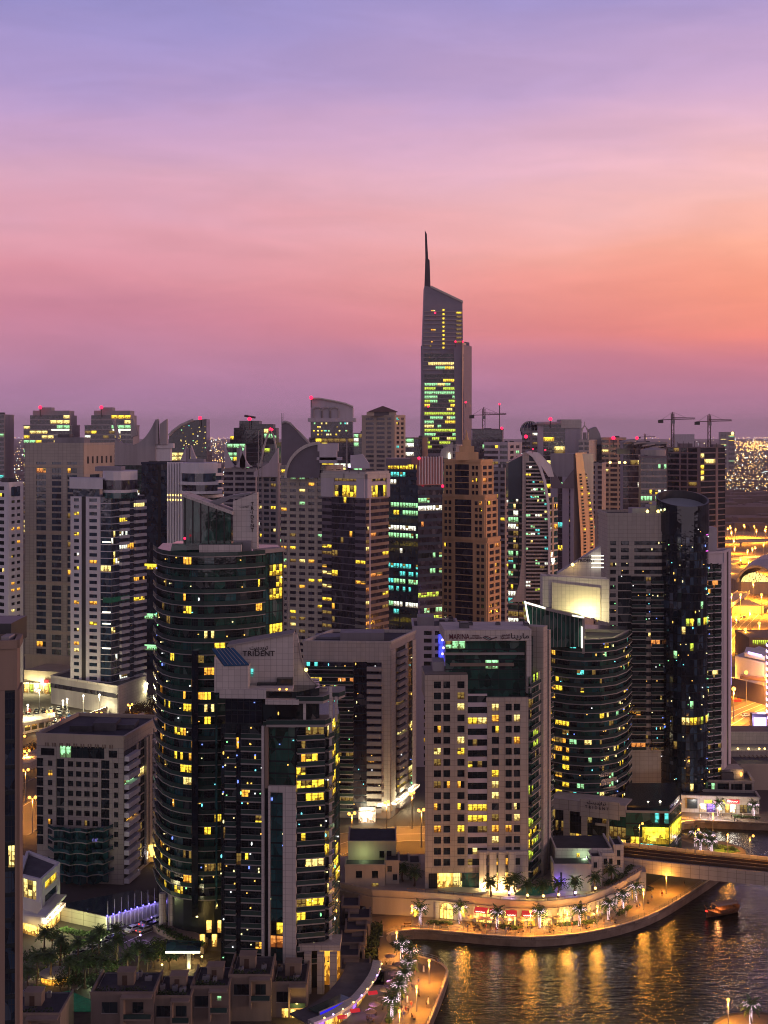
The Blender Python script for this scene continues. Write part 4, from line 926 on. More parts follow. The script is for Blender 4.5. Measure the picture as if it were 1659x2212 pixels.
def beige_block():
    b = Bld('beige_block', 'stocky beige apartment block with square windows and white corner balconies', quad3((80, 388), (268, 384), (345, 412)), near=2)
    zt = Z(1594, 386); fh = 2.68; zb = Z(1830, 386); b.core(0, zt, 'stone_beige')
    k = dict(fh=fh, mat='stone_beige', gl='glass_dark', pal=['lit_green', 'lit_pale', 'lit_amber', 'lit_dim'])
    fr, L = b.fr(0); zc = Z(1640, 386)
    b.facade(fr, L, zb, zc, 'g15:.03 W10 w10:.05 W9 g17:.03 W8 w12:.03 W6 w12:.05 W6 w12:.04 W6 w12:.03 W7 g18:.05 W10 w9:.02 W12', win=.56, **k)
    b.facade(fr, L, zc, Z(1612, 386), 'W4 w13 W5 g42:.08 W4 w8 W6', sp='stone_beige', **k); b.facade(fr, L, Z(1612, 386), zt, 'W9', mat='stone_warm')
    f1, L1 = b.fr(1)
    b.facade(f1, L1, Z(1890, 390), zt - 3, 's17:.06 W3 g10:.1 P3 M2 P3 W4 s14:.06', bmat='white_paint', bd=1.5, **k)
    for j in range(10):
        m = MB(); a = L * (.1 + .082 * j); m.fbox(fr, a, a + .3, .35, .55, Z(1614, 386), Z(1606, 386), 'stone_brown'); m.fbox(fr, a + .7, a + 1.0, .35, .55, Z(1614, 386), Z(1606, 386), 'stone_brown'); b.part('slot', m)
    for i, (u0, u1, v0, v1) in enumerate(((150, 200, 1568, 1592), (200, 250, 1562, 1592), (112, 150, 1582, 1594), (248, 290, 1566, 1594))): b.pbox('roof_unit', 'roof_grey' if i % 2 else 'roof_dark', u0, u1, v0, v1, 394 + i, 8)
    b.parapet(zt, 1.0, 'stone_warm')
    # curved green balcony podium at its foot
    for j in range(5):
        z = 1.5 + j * 3.0; m = MB(); P = []
        for t in range(13):
            u = 103 + t * 12; P.append(PX(u, 384.5 - 4.5 * sin(pi * t / 12) ** .6 - (1.2 if t % 3 == 1 else 0)))
        for t in range(12):
            f, Lq = b.fr(P=P[t], Q=P[t + 1]); m.fbox(f, 0, Lq, -3, 0, z + 2.2, z + 2.5, 'slab_grey'); m.fbox(f, 0, Lq, -.08, -.02, z + 2.5, z + 3.3, 'glass_teal'); m.fbox(f, 0, Lq, -3, -2.6, z - .5, z + 2.2, 'glass_teal')
        b.part('balcony', m)
    m = MB(); m.box(X(290, 400), X(320, 400), 399, 400, 2.4, 4.6, 'shop_white'); b.part('entrance_sign', m); lamp_light(b.root, (X(305, 398), 397, 4), 900, (.9, .85, 1))
    m = MB(); m.box(X(321, 402), X(345, 402), 401, 402, 1.2, 6, 'shop_yellow'); b.part('shop_window', m)
    b.done()
beige_block()

def striped_tower():
    Y = 630
    b = Bld('striped_tower', 'white balcony tower with curved top storeys and a teal band, above the parking deck', quad3((153, 634), (240, 628), (312, 650)), near=1)
    zt = Z(1073, 630); fh = 3.1; b.core(0, zt, 'white_paint'); k = dict(fh=fh, mat='white_paint', gl='glass_blue', pal=['lit_amber', 'lit_yellow', 'lit_pale', 'lit_white'], bmat='white_paint')
    b.face(0, 12, zt, 'W4 w6:.10 W3 M5 W4 w9:.07 W4 g12:.05', win=.5, sp='white_paint', **k)
    b.face(1, 12, zt, 'g10:.08 s10:.05 g8:.05 s14:.05', bd=1.4, **k)
    f0, L0 = b.fr(0); m = MB()
    q = MB(); q.prism([PX(150, 634.5), PX(222, 627), PX(222, 640), PX(150, 648)], Z(1056, 630), Z(1033, 630), 'white_paint'); b.part('crown_wing', q)
    q = MB(); q.prism([PX(158, 636), PX(215, 630), PX(215, 640), PX(158, 648)], zt, Z(1055, 630), 'glass_blue'); b.part('crown_glass', q)
    arc = [PX(u, y) for u, y in ((222, 632), (228, 628), (245, 626), (262, 626.5), (280, 629.5), (297, 636))]
    for v0, v1, mt in ((1018, 1037, 'white_paint'), (1037, 1058, 'glass_violet'), (1058, 1064, 'white_paint'), (1064, 1076, 'glass_teal')):
        q = MB(); q.prism(arc + [PX(297, 655), PX(222, 655)], Z(v1, 630), Z(v0, 630), mt); b.part('crown_storey', q)
    b.pbox('roof_unit', 'concrete', 205, 262, 1008, 1018, 640, 10)
    q = MB(); q.prism([PX(222, 627.5), PX(240, 626.2), PX(280, 639), PX(280, 641), PX(222, 640)], Z(1300, 630), Z(1290, 630), 'glow_teal'); b.part('teal_band', q)
    for v in (1169, 1320, 1345, 1398):
        q = MB(); q.fbox(f0, L0 * .8, L0, .4, .7, Z(v + 2.5, 630), Z(v, 630), 'tube_white'); b.part('light_tube', q)
    b.done()
    # podium with parking ramps
    P = [PX(111, 642), PX(255, 615), PX(316, 642)]
    b = Bld('podium', 'grey windowless parking podium under the white balcony tower', [P[0], P[1], P[2], (P[0][0] + P[2][0] - P[1][0], P[0][1] + P[2][1] - P[1][1])])
    b.core(0, 12, 'stone_grey'); b.face(0, 0, 12, 'W20', mat='stone_grey'); b.face(1, 0, 12, 'W20', mat='stone_pale'); b.parapet(12, 1, 'stone_pale')
    fr, L = b.fr(0); m = MB(); m.fbox(fr, 0, L, .35, .6, 7.5, 9.4, 'glass_violet'); b.part('window_band', m)
    b.done()
    b = Bld('grid_tower', 'broad beige tower with three columns of small-paned windows and concrete bands', quad3((54, 690), (180, 680), (246, 712)), near=1)
    Y = 680; zt = Z(962, Y); b.core(0, zt, 'stone_warm')
    pat = 'W14 W2 w13:.015 W8 w13:.02 W8 w13:.02 W8'; kw = dict(mat='stone_beige', gl='glass_blue', win=.72, nm=3, fh=3.3, pal=['lit_orange', 'lit_dim', 'lit_amber'])
    f, L = b.fr(0)
    zs = [14] + [Z(v, Y) for v in (1372, 1265, 1155, 1010)] + [zt - 8]
    for a, c in zip(zs, zs[1:]): b.facade(f, L, a + 1.2, c, pat, **kw); b.wall.fbox(f, 0, L, 0, .5, a, a + 1.2, 'stone_warm')
    b.facade(f, L, zt - 8, zt, 'W4', mat='stone_beige'); b.face(1, 0, zt - 14, 'W6 w10:.02 W3 w10:.03 W3', **kw); b.face(1, zt - 14, zt, 'W10', mat='stone_warm')
    f1, L1 = b.fr(1)
    for j in range(6): m = MB(); m.fbox(f1, L1 * (.1 + .15 * j), L1 * (.15 + .15 * j), .36, .46, zt - 9, zt - 5.5, 'spandrel_dark'); b.part('slot', m)
    b.pbox('roof_unit', 'concrete', 118, 182, 945, 962, 694, 14); b.pbox('roof_unit', 'roof_grey', 125, 150, 938, 946, 696, 8); b.parapet(zt, 1.2, 'stone_beige'); b.done()
    b = tower('edge_tower', 'white tower at the picture edge with small square windows beside tall dark bays', quad3((-60, 652), (18, 640), (49, 652)), 1040, ['g20:.03 W3 w4:.03 W3', ('W5 w7:.10 W4 w7:.10 W6', {'win': .42})], mat='white_paint', gl='glass_dark', near=1, fh=3.2, fin=False, pal=['lit_amber', 'lit_yellow', 'lit_pale'])
    m = MB(); f1, L1 = b.fr(1); m.fbox(f1, L1 * .15, L1 * .75, .36, .5, Z(1072, 645), Z(1052, 645), 'glass_blue'); b.part('sky_window', m); b.done()
striped_tower()
surf('rose_metal', (.42, .20, .18), rough=.5, var=.15)
surf('stone_glow', (.75, .5, .3), var=.15, streak=True); surf('spire_grey', (.21, .195, .26), rough=.5, var=.12, spec=.5); surf('spire_dark', (.07, .055, .075), var=.15); surf('spire_glow_tint', (.8, .6, .45), var=.1)  # orange evening light is mixed into the glow stone and warm fin colours
surf('crane_steel', (.09, .06, .06), var=.2)
surf('suburb_wall', (.17, .13, .13), var=.4, scale=.02)
lit('far_amber', (1, .5, .12), 5, plain=True); lit('far_pale', (1, .8, .4), 5, plain=True); lit('far_white', (.8, .95, 1), 5, plain=True)
# ------------------------------------------------------------------ middle row
def mid_row():
    # dark blue slanted tower + pale finned panel, left
    b = tower('blue_tower', 'dark blue glass tower with a few lit panes beside the pale finned tower', quad2((306, 735), (372, 730), 25), 998, ['g12:.05 M2 g8:.06'], mat='spandrel_blue', gl='glass_blue', sp='spandrel_blue', fh=3.3, roof=2, pal=['lit_yellow', 'lit_cyan', 'lit_green'])
    b = Bld('finned_tower', 'pale mauve tower with vertical fins and curved white top balconies', quad3((363, 640), (398, 636), (478, 660)))
    zt = Z(1003, 638); b.core(0, zt, 'mauve_panel'); f, L = b.fr(0); m = MB()
    for k in range(6): m.fbox(f, L * (k * .165 + .02), L * (k * .165 + .11), .1, 1.1, Z(1230, 638), zt + 1, 'white_paint')
    b.part('fin', m); b.face(1, 0, zt - 2, 's20:.08', fh=3.4, mat='white_paint', gl='glass_blue', pal=['lit_violet', 'lit_yellow', 'lit_cyan', 'lit_dim'])
    for v0, v1, u0, u1, mt in ((1000, 1022, 390, 470, 'white_paint'), (1022, 1040, 394, 466, 'glass_blue'), (1040, 1047, 388, 472, 'white_paint'), (1047, 1060, 396, 470, 'glass_violet'), (1060, 1066, 388, 480, 'white_paint')):
        q = MB(); P = [PX(u0 + (u1 - u0) * t / 8, 634 - 7 * sin(pi * t / 8)) for t in range(9)]; q.prism(P + [PX(u1, 655), PX(u0, 655)], Z(v1, 634), Z(v0, 634), mt); b.part('crown_storey', q)
    b.pbox('roof_unit', 'concrete', 405, 440, 992, 1001, 645, 8)
    for v in (1068, 1078):
        q = MB()
        for k in range(6): c = L * (k * .165 + .065); q.fbox(f, c - .15, c + .15, 1.1, 1.3, Z(v + 3, 638), Z(v, 638), 'bulb_yellow')
        b.part('fin_lamp', q)
    b.done()
    # arched tower T
    b = tower('arched_tower', 'tan tower with a big pale quarter arch over its top storeys', quad3((607, 628), (700, 620), (740, 640)), 1005, ['w4:.12 W2 w4:.16 W2 w4:.16 W2 w4:.14 W2 w4:.1', ('W3 w4:.06 W2 w4:.08 W2', {})], mat='stone_beige', gl='glass_violet', fh=2.9, win=.48, fin=False, roof=2, pal=['lit_yellow', 'lit_pale', 'lit_green', 'lit_dim', 'lit_amber'])
    m = MB(); A = []
    for t in range(15): a = pi / 2 * t / 14; A.append((614 + 76 * (1 - cos(a)), 1032 - 78 * sin(a)))
    Bq = [(u + 5 * cos(pi / 2 * t / 14), v + 6 * sin(pi / 2 * t / 14) + 1) for t, (u, v) in enumerate(A)]
    for t in range(14): m.slab_uv([A[t], A[t + 1], Bq[t + 1], Bq[t]], 617, 3, 'stone_pale')
    b.part('arch', m)
    m = MB(); m.slab_uv([(620, 1032)] + [(u + 4, v + 6) for u, v in A[3:]] + [(690, 1032)], 619, 8, 'spandrel_purple'); b.part('arch_hall', m)
    q = MB(); q.slab_uv([(608, 915), (624, 912), (648, 935), (668, 958), (668, 1010), (608, 1010)], 700, 12, 'spandrel_purple'); b.part('rear_sail', q)
    q = MB(); q.tube([(X(u, 699), 699, Z(v, 699)) for u, v in ((608, 914), (616, 911), (626, 914), (648, 936), (670, 960))], .7, 5, 'stone_grey'); b.part('sail_rim', q)
    for u0, u1, v0, v1 in ((686, 730, 958, 975), (690, 727, 975, 1000), (684, 738, 988, 994)): b.pbox('crown_block', 'mauve_panel', u0, u1, v0, v1, 616, 10)
    b.done()
    # twin faced tower W
    b = Bld('corner_tower', 'mauve tower with two lit recessed crowns either side of its corner', quad3((696, 618), (790, 600), (839, 616)), near=1); zt = Z(1024, 600); b.core(0, zt, 'mauve_panel')
    k = dict(mat='mauve_panel', gl='glass_violet', fh=2.95, pal=['lit_yellow', 'lit_green', 'lit_amber', 'lit_pale', 'lit_dim']); zc = Z(1075, 605)
    b.face(0, 0, zc, 'w8:.09 g19:.05 w8:.08', sp='spandrel_purple', win=.5, **k); b.face(1, 0, zc, 'w3:.3 W1 w12:.08 w6:.1', win=.55, sp='stone_brown', **{**k, 'pal': ['lit_amber', 'lit_orange', 'lit_yellow', 'lit_dim', 'lit_pale']})
    for i, (a, c) in enumerate(((.3, .82), (.18, .86))):
        f, L = b.fr(i); b.wall.fbox(f, 0, L * a, 0, .9, zc, zt, 'mauve_panel'); b.wall.fbox(f, L * c, L, 0, .9, zc, zt, 'mauve_panel'); b.wall.fbox(f, 0, L, 0, 1, zt - 2.2, zt, 'stone_pale'); b.wall.fbox(f, L * a, L * c, 0, .6, Z(1048, 605), Z(1042, 605), 'mauve_panel')
        b.wins.append((f, L * a, L * c, Z(1040, 605), zt - 2.2, 'lit_dim', 6, .1)); b.wins.append((f, L * a, L * c, zc + .2, Z(1049, 605), 'lit_yellow', 6, .1))
    b.parapet(zt, 1.0, 'stone_pale')
    q = MB(); q.slab_uv([(757, 984), (783, 981), (798, 1003), (798, 1012), (757, 1012)], 612, 7, 'mauve_panel'); b.part('roof_sail', q); b.beacon(755, 1008, 606, 'bulb_violet', .5)
    b.done()
    # teal lit tower X
    b = Bld('teal_tower', 'dark glass office tower with rows of turquoise lit offices and a ribbed crown', quad3((838, 672), (903, 660), (955, 668)), near=1); zt = Z(1004, 660); b.core(0, zt, 'spandrel_blue')
    k = dict(mat='spandrel_blue', sp='spandrel_blue', gl='glass_blue', fh=3.7, pal=TEAL, d=.25, sph=1.4, run=.17); b.face(0, 0, zt, 'g7:.62 g7:.6 W.5 g7:.5 g7:.45 g8:.45', **k); b.face(1, 0, Z(1042, 660), 'g6:.3 g6:.35 g6:.4 g7:.4', **{**k, 'gl': 'glass_violet', 'pal': TEAL + ['lit_orange', 'lit_yellow']})
    b.pbox('crown_storey', 'spandrel_purple', 834, 905, 990, 1006, 664, 14)
    f, L = b.fr(1); q = MB(); q.fbox(f, 0, L, -6, .2, Z(1128, 662), Z(1044, 662), 'spandrel_purple')
    b.wall.fbox(f, -.3, L, -6, .6, Z(1048, 662), Z(988, 662), 'rose_metal'); q = MB()
    for j in range(9): q.fbox(f, L * (j / 8.6), L * (j / 8.6) + .28, .6, 1.3, Z(1046, 662), Z(986, 662), 'white_paint')
    b.part('rib', q); b.parapet(Z(988, 660), .6, 'rose_metal', pts=b.pts) if False else None
    b.beacon(905, 990, 658); b.beacon(956, 1050, 658); b.done()
    # orange stepped tower Y
    b = Bld('stepped_tower', 'amber stone tower stepping in at two setbacks, with a small pointed spire', quad3((955, 690), (1052, 676), (1080, 690)), near=1); k = dict(mat='stone_orange', gl='glass_violet', pal=['lit_amber', 'lit_yellow', 'lit_orange', 'lit_dim'], nm=2, fh=3.2, win=.6, d=.6)
    z1, z2, zt = Z(1165, 676), Z(1072, 676), Z(995, 676); b.core(0, z1, 'stone_orange')
    b.face(0, 0, z1 - 2, 'W2 w3:.04 W1 w3:.04 W3 g16:.03 W3 w3:.04 W1 w3:.04 W2', **k); b.face(1, 0, z1 - 2, 'W1 w3:.06 W1 w3:.06 W1', **k); b.parapet(z1 - 1, 1.6, 'stone_orange')
    for ins, a, c, uu in ((2, z1, z2, (956, 1047, 1073)), (4.5, z2, zt, (960, 1038, 1064))):
        P = quad3((uu[0], 690 + ins * .4), (uu[1], 677 + ins * .4), (uu[2], 690)); b.core(a, c, 'stone_orange', P)
        for i, pat in ((0, 'W2 w3:.03 W1 w3:.03 W3 g16:.02 W3 w3:.03 W1 w3:.03 W2'), (1, 'W1 w3:.05 W1 w3:.05 W1')):
            f, L = b.fr(P=P[i], Q=P[i + 1]); b.facade(f, L, a, c - 2, pat, **k)
        b.parapet(c - 1, 1.4, 'stone_orange', pts=P)
    q = MB(); c0 = PX(1008, 688)
    for h, w in ((0, 11), (3, 7), (6, 4)): q.box(c0[0] - w / 2, c0[0] + w / 2, c0[1] - w / 2, c0[1] + w / 2, zt + h, zt + h + 4, 'stone_orange')
    q.tube([(*c0, zt + 9), (*c0, zt + 12), (*c0, zt + 15)], [1.6, .6, .1], 8, 'stone_orange'); b.part('spire', q); b.done()
    # arched white tower BB
    b = Bld('sail_tower', 'white tower whose front sweeps up in a curved sail edge, turquoise offices inside', quad3((1098, 728), (1180, 716), (1204, 728)), near=1); zt = Z(990, 720); b.core(0, Z(1075, 720), 'spandrel_blue')
    k = dict(mat='spandrel_dark', sp='stone_pale', gl='glass_teal', fh=3.5, pal=TEAL + FAR, d=.5, sph=.9); b.face(0, 0, Z(1075, 720), 'g13:.28 M1 g4 g30:.3', **k); b.face(1, 0, Z(1075, 720), 'g6:.2 W2 g5:.25', **{**k, 'mat': 'stone_warm', 'pal': WARM + ['lit_white']})
    q = MB(); q.slab_uv([(1104, 996), (1143, 976), (1160, 990), (1178, 1030), (1184, 1078), (1098, 1078), (1098, 1000)], 716, 14, 'spandrel_blue'); b.part('sail_hall', q)
    # white bands and window rows, each row as wide as the sail is at its height
    def sail_u(v): return 1150 + 36 * min(1, max(0, (v - 984) / 100)) ** .62 - (max(0, 1010 - v) * .2)
    fq = (X(829.5, 713.2), 713.2, 1, 0); q = MB()
    for v in range(996, 1296, 8):
        uR = sail_u(v); q.slab_uv([(1136, v), (uR, v), (uR, v + 3.2), (1136, v + 3.2)], 712.6, 1.5, 'stone_pale')
        n = max(1, int((uR - 1136) / 9)); on = RND.random() < .6; row = RND.random()
        for k in range(n): b.wins.append((fq, X(1136 + (uR - 1136) * k / n, 713.2), X(1136 + (uR - 1136) * (k + 1) / n, 713.2), Z(v + 8, 713.2), Z(v + 3.2, 713.2), RND.choice(TEAL + FAR) if RND.random() < row * .5 else 'glass_dark', 2, .05))
    b.part('band', q)
    q = MB(); C1 = [(1142, 974), (1156, 984), (1169, 1006), (1180, 1040), (1187, 1085), (1190, 1150), (1188, 1300)]
    for a, c in zip(C1, C1[1:]): q.slab_uv([(a[0] - 5, a[1] + 4), a, c, (c[0] - 5, c[1] + 4)], 711, 4, 'white_paint')
    C2 = [(1165, 990), (1190, 1000), (1200, 1040), (1203, 1090)]
    q.slab_uv([(1143, 974), (1165, 978), (1190, 1005), (1197, 1030), (1185, 1030), (1168, 1004)], 712.5, 1.5, 'white_paint'); b.part('sail_edge', q)
    q = MB(); S = [(1129, 978), (1143, 974), (1143, 1300), (1100, 1300), (1112, 1290), (1122, 1262), (1128, 1200)]; q.slab_uv(S, 713.5, 2.2, 'stone_pale'); b.part('side_fin', q)
    for u, v in ((1151, 970), (1178, 972)): b.beacon(u, v, 712, r=.45)
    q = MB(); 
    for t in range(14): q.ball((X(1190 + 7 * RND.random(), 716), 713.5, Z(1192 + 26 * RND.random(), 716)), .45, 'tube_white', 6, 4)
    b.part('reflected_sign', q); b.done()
    # orange facet tower CC
    b = Bld('facet_tower', 'grey tower with a glowing orange slanted face pierced by small windows', quad3((1190, 812), (1240, 796), (1282, 806)), near=1); zt = Z(980, 800); b.core(0, zt, 'stone_grey')
    b.face(0, 0, Z(1030, 800), 'W9 g6:.1 W8 w2:.05 W4', mat='mauve_panel', sp='spandrel_purple', gl='glass_violet', fh=3.3, pal=FAR); b.face(0, Z(1030, 800), zt, 'W5', mat='stone_grey')
    q = MB()
    # the lit face turns to the right, leaning out toward its foot
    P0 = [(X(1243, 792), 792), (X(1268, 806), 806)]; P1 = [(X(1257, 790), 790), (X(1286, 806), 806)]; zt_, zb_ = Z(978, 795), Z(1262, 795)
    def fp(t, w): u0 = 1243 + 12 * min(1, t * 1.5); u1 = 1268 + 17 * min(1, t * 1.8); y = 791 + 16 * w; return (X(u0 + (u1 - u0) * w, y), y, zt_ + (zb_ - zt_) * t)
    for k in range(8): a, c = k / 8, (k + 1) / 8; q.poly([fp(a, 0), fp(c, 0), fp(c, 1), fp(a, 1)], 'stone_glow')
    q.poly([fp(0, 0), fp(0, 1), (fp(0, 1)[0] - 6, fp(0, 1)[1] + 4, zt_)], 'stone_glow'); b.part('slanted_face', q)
    for t in range(34):
        tt = .16 + t * .0245
        for w0, w1, pl in ((.18, .34, .25), (.66, .84, .2)):
            q = MB(); A = [Vector(fp(tt, w0)), Vector(fp(tt + .013, w0)), Vector(fp(tt + .013, w1)), Vector(fp(tt, w1))]; o = Vector((.3, -.35, 0)); q.poly([p + o for p in A], RND.choice(['lit_amber', 'lit_yellow']) if RND.random() < pl else 'spandrel_dark'); b.part('window', q)
    q = MB()
    q = MB(); q.slab_uv([(1190, 1012), (1215, 1046), (1240, 1012), (1240, 1055), (1190, 1055)], 793, .8, 'spandrel_purple') ; b.part('chevron', q); b.done()
    tower('floodlit_tower', 'beige tower with two floodlights on its roof edge and a bright right flank', quad3((1291, 806), (1358, 800), (1386, 812)), 976, ['w3:.12 W2 w4:.1 w4:.12 W2 w3:.1 W2 w3:.08', ('W2 w3:.3 W2 w3:.2', {'pal': ['lit_pale', 'lit_yellow', 'lit_white']})], mat='stone_warm', gl='glass_violet', fh=3.1, near=1, fin=False, pal=FAR + ['lit_orange'])
    tb = bpy.data.objects['floodlit_tower']; 
    for u in (1318, 1338, 1350):
        q = MB(); q.ball((X(u, 798), 798, Z(999, 798)), .8, 'bulb_yellow', 6, 4); q.build('roof_lamp', tb); lamp_light(tb, (X(u, 796), 795, Z(996, 796)), 700, (1, .9, .5))
    b = tower('glass_drum_tower', 'grey tower of broad glass bands under a shallow round roof', quad2((1384, 830), (1440, 828), 24), 985, ['g12:.14 g12:.16 g12:.12'], mat='spandrel_purple', sp='stone_grey', gl='glass_violet', fh=3.8, near=1, fin=False, pal=TEAL + ['lit_green', 'lit_pale'], sph=1.0)
    q = MB(); c0 = PX(1411, 842); q.tube([(*c0, Z(985, 830)), (*c0, Z(972, 830)), (*c0, Z(967, 830))], [7.5, 7.8, 2], 20, 'stone_grey'); b.part('roof', q); b.done()
    # construction tower FF
    b = Bld('unfinished_tower', 'raw concrete tower under construction with bare floor edges and dark openings', quad3((1436, 872), (1513, 856), (1566, 872)), near=1); zt = Z(966, 860); b.core(0, zt, 'raw_concrete')
    b.face(0, 0, zt, 'W2 w4:.03 w4:.05 W1 w4:.03 W1 w6:.02 W2', mat='raw_concrete', gl='glass_black', fh=3.5, win=.72, pal=['lit_cyan', 'lit_dim'], nm=1); b.face(1, 0, zt, 'w3:.25 w9:.02 W2 w6:.03', mat='raw_concrete', sp='raw_concrete', gl='glass_black', win=.78, fh=3.5, nm=1, pal=['lit_pale', 'lit_yellow'])
    for k in range(9):
        q = MB(); x = X(1452 + k * 12, 861); q.box(x - .12, x + .12, 861, 861.3, zt, zt + 2 + RND.random() * 2, 'dark_metal'); b.part('rebar_post', q)
    b.pbox('formwork', 'raw_concrete', 1470, 1496, 958, 966, 866, 8); b.pbox('formwork', 'raw_concrete', 1540, 1564, 960, 967, 866, 8); b.done()
    # tower behind AA etc
    tower('banded_tower', 'slim mauve tower with pale window bands behind the amber stone tower', quad3((1046, 845), (1096, 838), (1126, 850)), 955, ['w4:.1 w4:.12 W1 w4:.1', 'W2 w3:.1 W2 w3:.1 W2'], mat='mauve_panel', gl='glass_violet', fh=3.3, near=1, pal=FAR)
    tower('slim_tower', 'narrow grey tower rising between the sail tower and the amber stone tower', quad3((1068, 762), (1090, 758), (1106, 768)), 1010, ['w2:.08 W1 w2:.08', 'W1 w3:.1 W1'], mat='stone_grey', gl='glass_violet', fh=3.2, pal=FAR)
    tower('plain_tower', 'plain grey tower with sparse lights squeezed between two brighter towers', quad2((1262, 905), (1300, 902), 24), 1000, ['w3:.1 W2 w3:.08 W2 w3:.06'], mat='stone_grey', gl='glass_violet', fh=3.3, pal=FAR)
    tower('lit_annex', 'low tower of warm lit bands behind the lettered triangular wall', quad2((1288, 560), (1322, 558), 14), 1212, ['w3:.8 W1'], mat='stone_beige', gl='glass_dark', fh=3.4, pal=['lit_yellow', 'lit_pale'])
    # left back row
    b = tower('shark_fin_tower', 'grey tower topped by a swooping concave roof and tall thin fins', quad3((245, 1010), (322, 990), (372, 1010)), 1000, ['g12:.1 g12:.1 W2', 'W2 w5:.08 W1 w5:.08 W2'], mat='stone_grey', gl='glass_green', sp='spandrel_purple', fh=3.6, fin=False, roof=0, pal=FAR, near=1)
    q = MB(); cur = [(266 + 70 * t / 10, 958 + 6 * sin(pi * t / 10) - 52 * (t / 10) ** 2.6) for t in range(11)]; q.slab_uv([(248, 946), (262, 958)] + cur + [(336, 1005), (248, 1005)], 985, 10, 'stone_grey'); b.part('swoop_roof', q)
    for uv in ([(242, 906), (246, 905), (256, 946), (250, 946)], [(283, 905), (287, 904), (296, 940), (283, 945)], [(336, 907), (341, 905), (342, 960), (336, 960)], [(345, 916), (360, 905), (360, 960), (345, 960)]):
        q = MB(); q.slab_uv(uv, 983, 6, 'stone_grey'); b.part('fin', q)
    b.pbox('white_box', 'white_paint', 322, 374, 958, 968, 986, 8); b.pbox('crown_storey', 'white_paint', 333, 368, 965, 1000, 987, 8); b.done()
    for nm, lb, u0, u1, flip in (('sail_crown_tower', 'grey tower with two small curved sails cradled on its roof, behind the finned tower', 372, 446, 0), ('shark_sail_tower', 'grey tower with three pointed concave sails on its roof, behind the lettered fin', 484, 552, 1)):
        Y = 900 - flip * 60; b = tower(nm, lb, quad2((u0, Y), (u1, Y - 2), 22), 1012, ['w5:.06 W1 w5:.06 W1 w5:.05'], mat='stone_grey', gl='glass_violet', fh=3.3, fin=False, roof=2, pal=FAR)
        for k, c in enumerate((u0 + 6, u0 + 40) if not flip else (u0 + 1, u0 + 22, u0 + 34)):
            q = MB(); s = 1 if (k + flip) % 2 else -1; cc = c + (0 if s > 0 else 24)
            q.slab_uv([(cc, 962)] + [(cc + s * 26 * t / 6, 962 + 46 * sin(pi / 2 * t / 6)) for t in range(1, 7)] + [(cc, 1012)], Y - 3, 5, 'mauve_panel'); b.part('sail', q)
        b.pbox('roof_unit', 'stone_grey', u0 + 27, u0 + 37, 968, 1012, Y - 2, 6); b.done()
    b = tower('lattice_tower', 'slim grey tower with a curved lattice mast bracket at its top', quad3((556, 742), (600, 736), (612, 748)), 1000, ['w3:.06 W1 w3:.06 W1 w3:.05 W1', 'W1 w2:.05'], mat='stone_grey', gl='glass_blue', fh=3.0, fin=False, roof=1, pal=FAR, near=1)
    for s in (0, 1):
        q = MB(); q.tube([(X(u, 736 + s * 6), 736 + s * 6, Z(v, 736)) for u, v in ((562, 1008), (570, 965), (578, 940), (585, 929), (592, 945), (597, 975), (598, 1008))], .6, 5, 'stone_pale'); b.part('mast_arch', q)
    q = MB(); q.slab_uv([(548, 1020), (580, 1000), (600, 968), (600, 1030), (548, 1030)], 735, 8, 'mauve_panel'); b.part('curved_wing', q); b.beacon(588, 928, 735, r=.6); b.done()
    # construction hoists: slim lattice masts
    for u, v0, v1, Y in ((562, 930, 1200, 690), (617, 1165, 1395, 560), (610, 892, 960, 900)):
        m = MB(); x = X(u, Y); z0, z1 = Z(v1, Y) if Y != 900 else 0, Z(v0, Y); z0 = 0; w = .9 if Y < 800 else .45
        for a in (-w, w):
            for c in (-w, w): m.tube([(x + a, Y + c, z0), (x + a, Y + c, z1)], .14, 4, 'grey_metal')
        n = int((z1 - z0) / 3)
        for k in range(n):
            za, zb = z0 + k * 3, z0 + k * 3 + 3; s = 1 if k % 2 else -1
            m.tube([(x - w * s, Y - w, za), (x + w * s, Y - w, zb)], .09, 3, 'grey_metal'); m.tube([(x - w, Y - w, zb), (x + w, Y - w, zb)], .09, 3, 'grey_metal')
        single('lattice_mast', {562: 'tall lattice hoist mast rising beside the lettered roof fin', 617: 'pale lattice mast in front of the arched tan tower', 610: 'thin dark antenna mast beside the curved lattice roof'}[u], 'mast', m, (x, Y, 0))
mid_row()

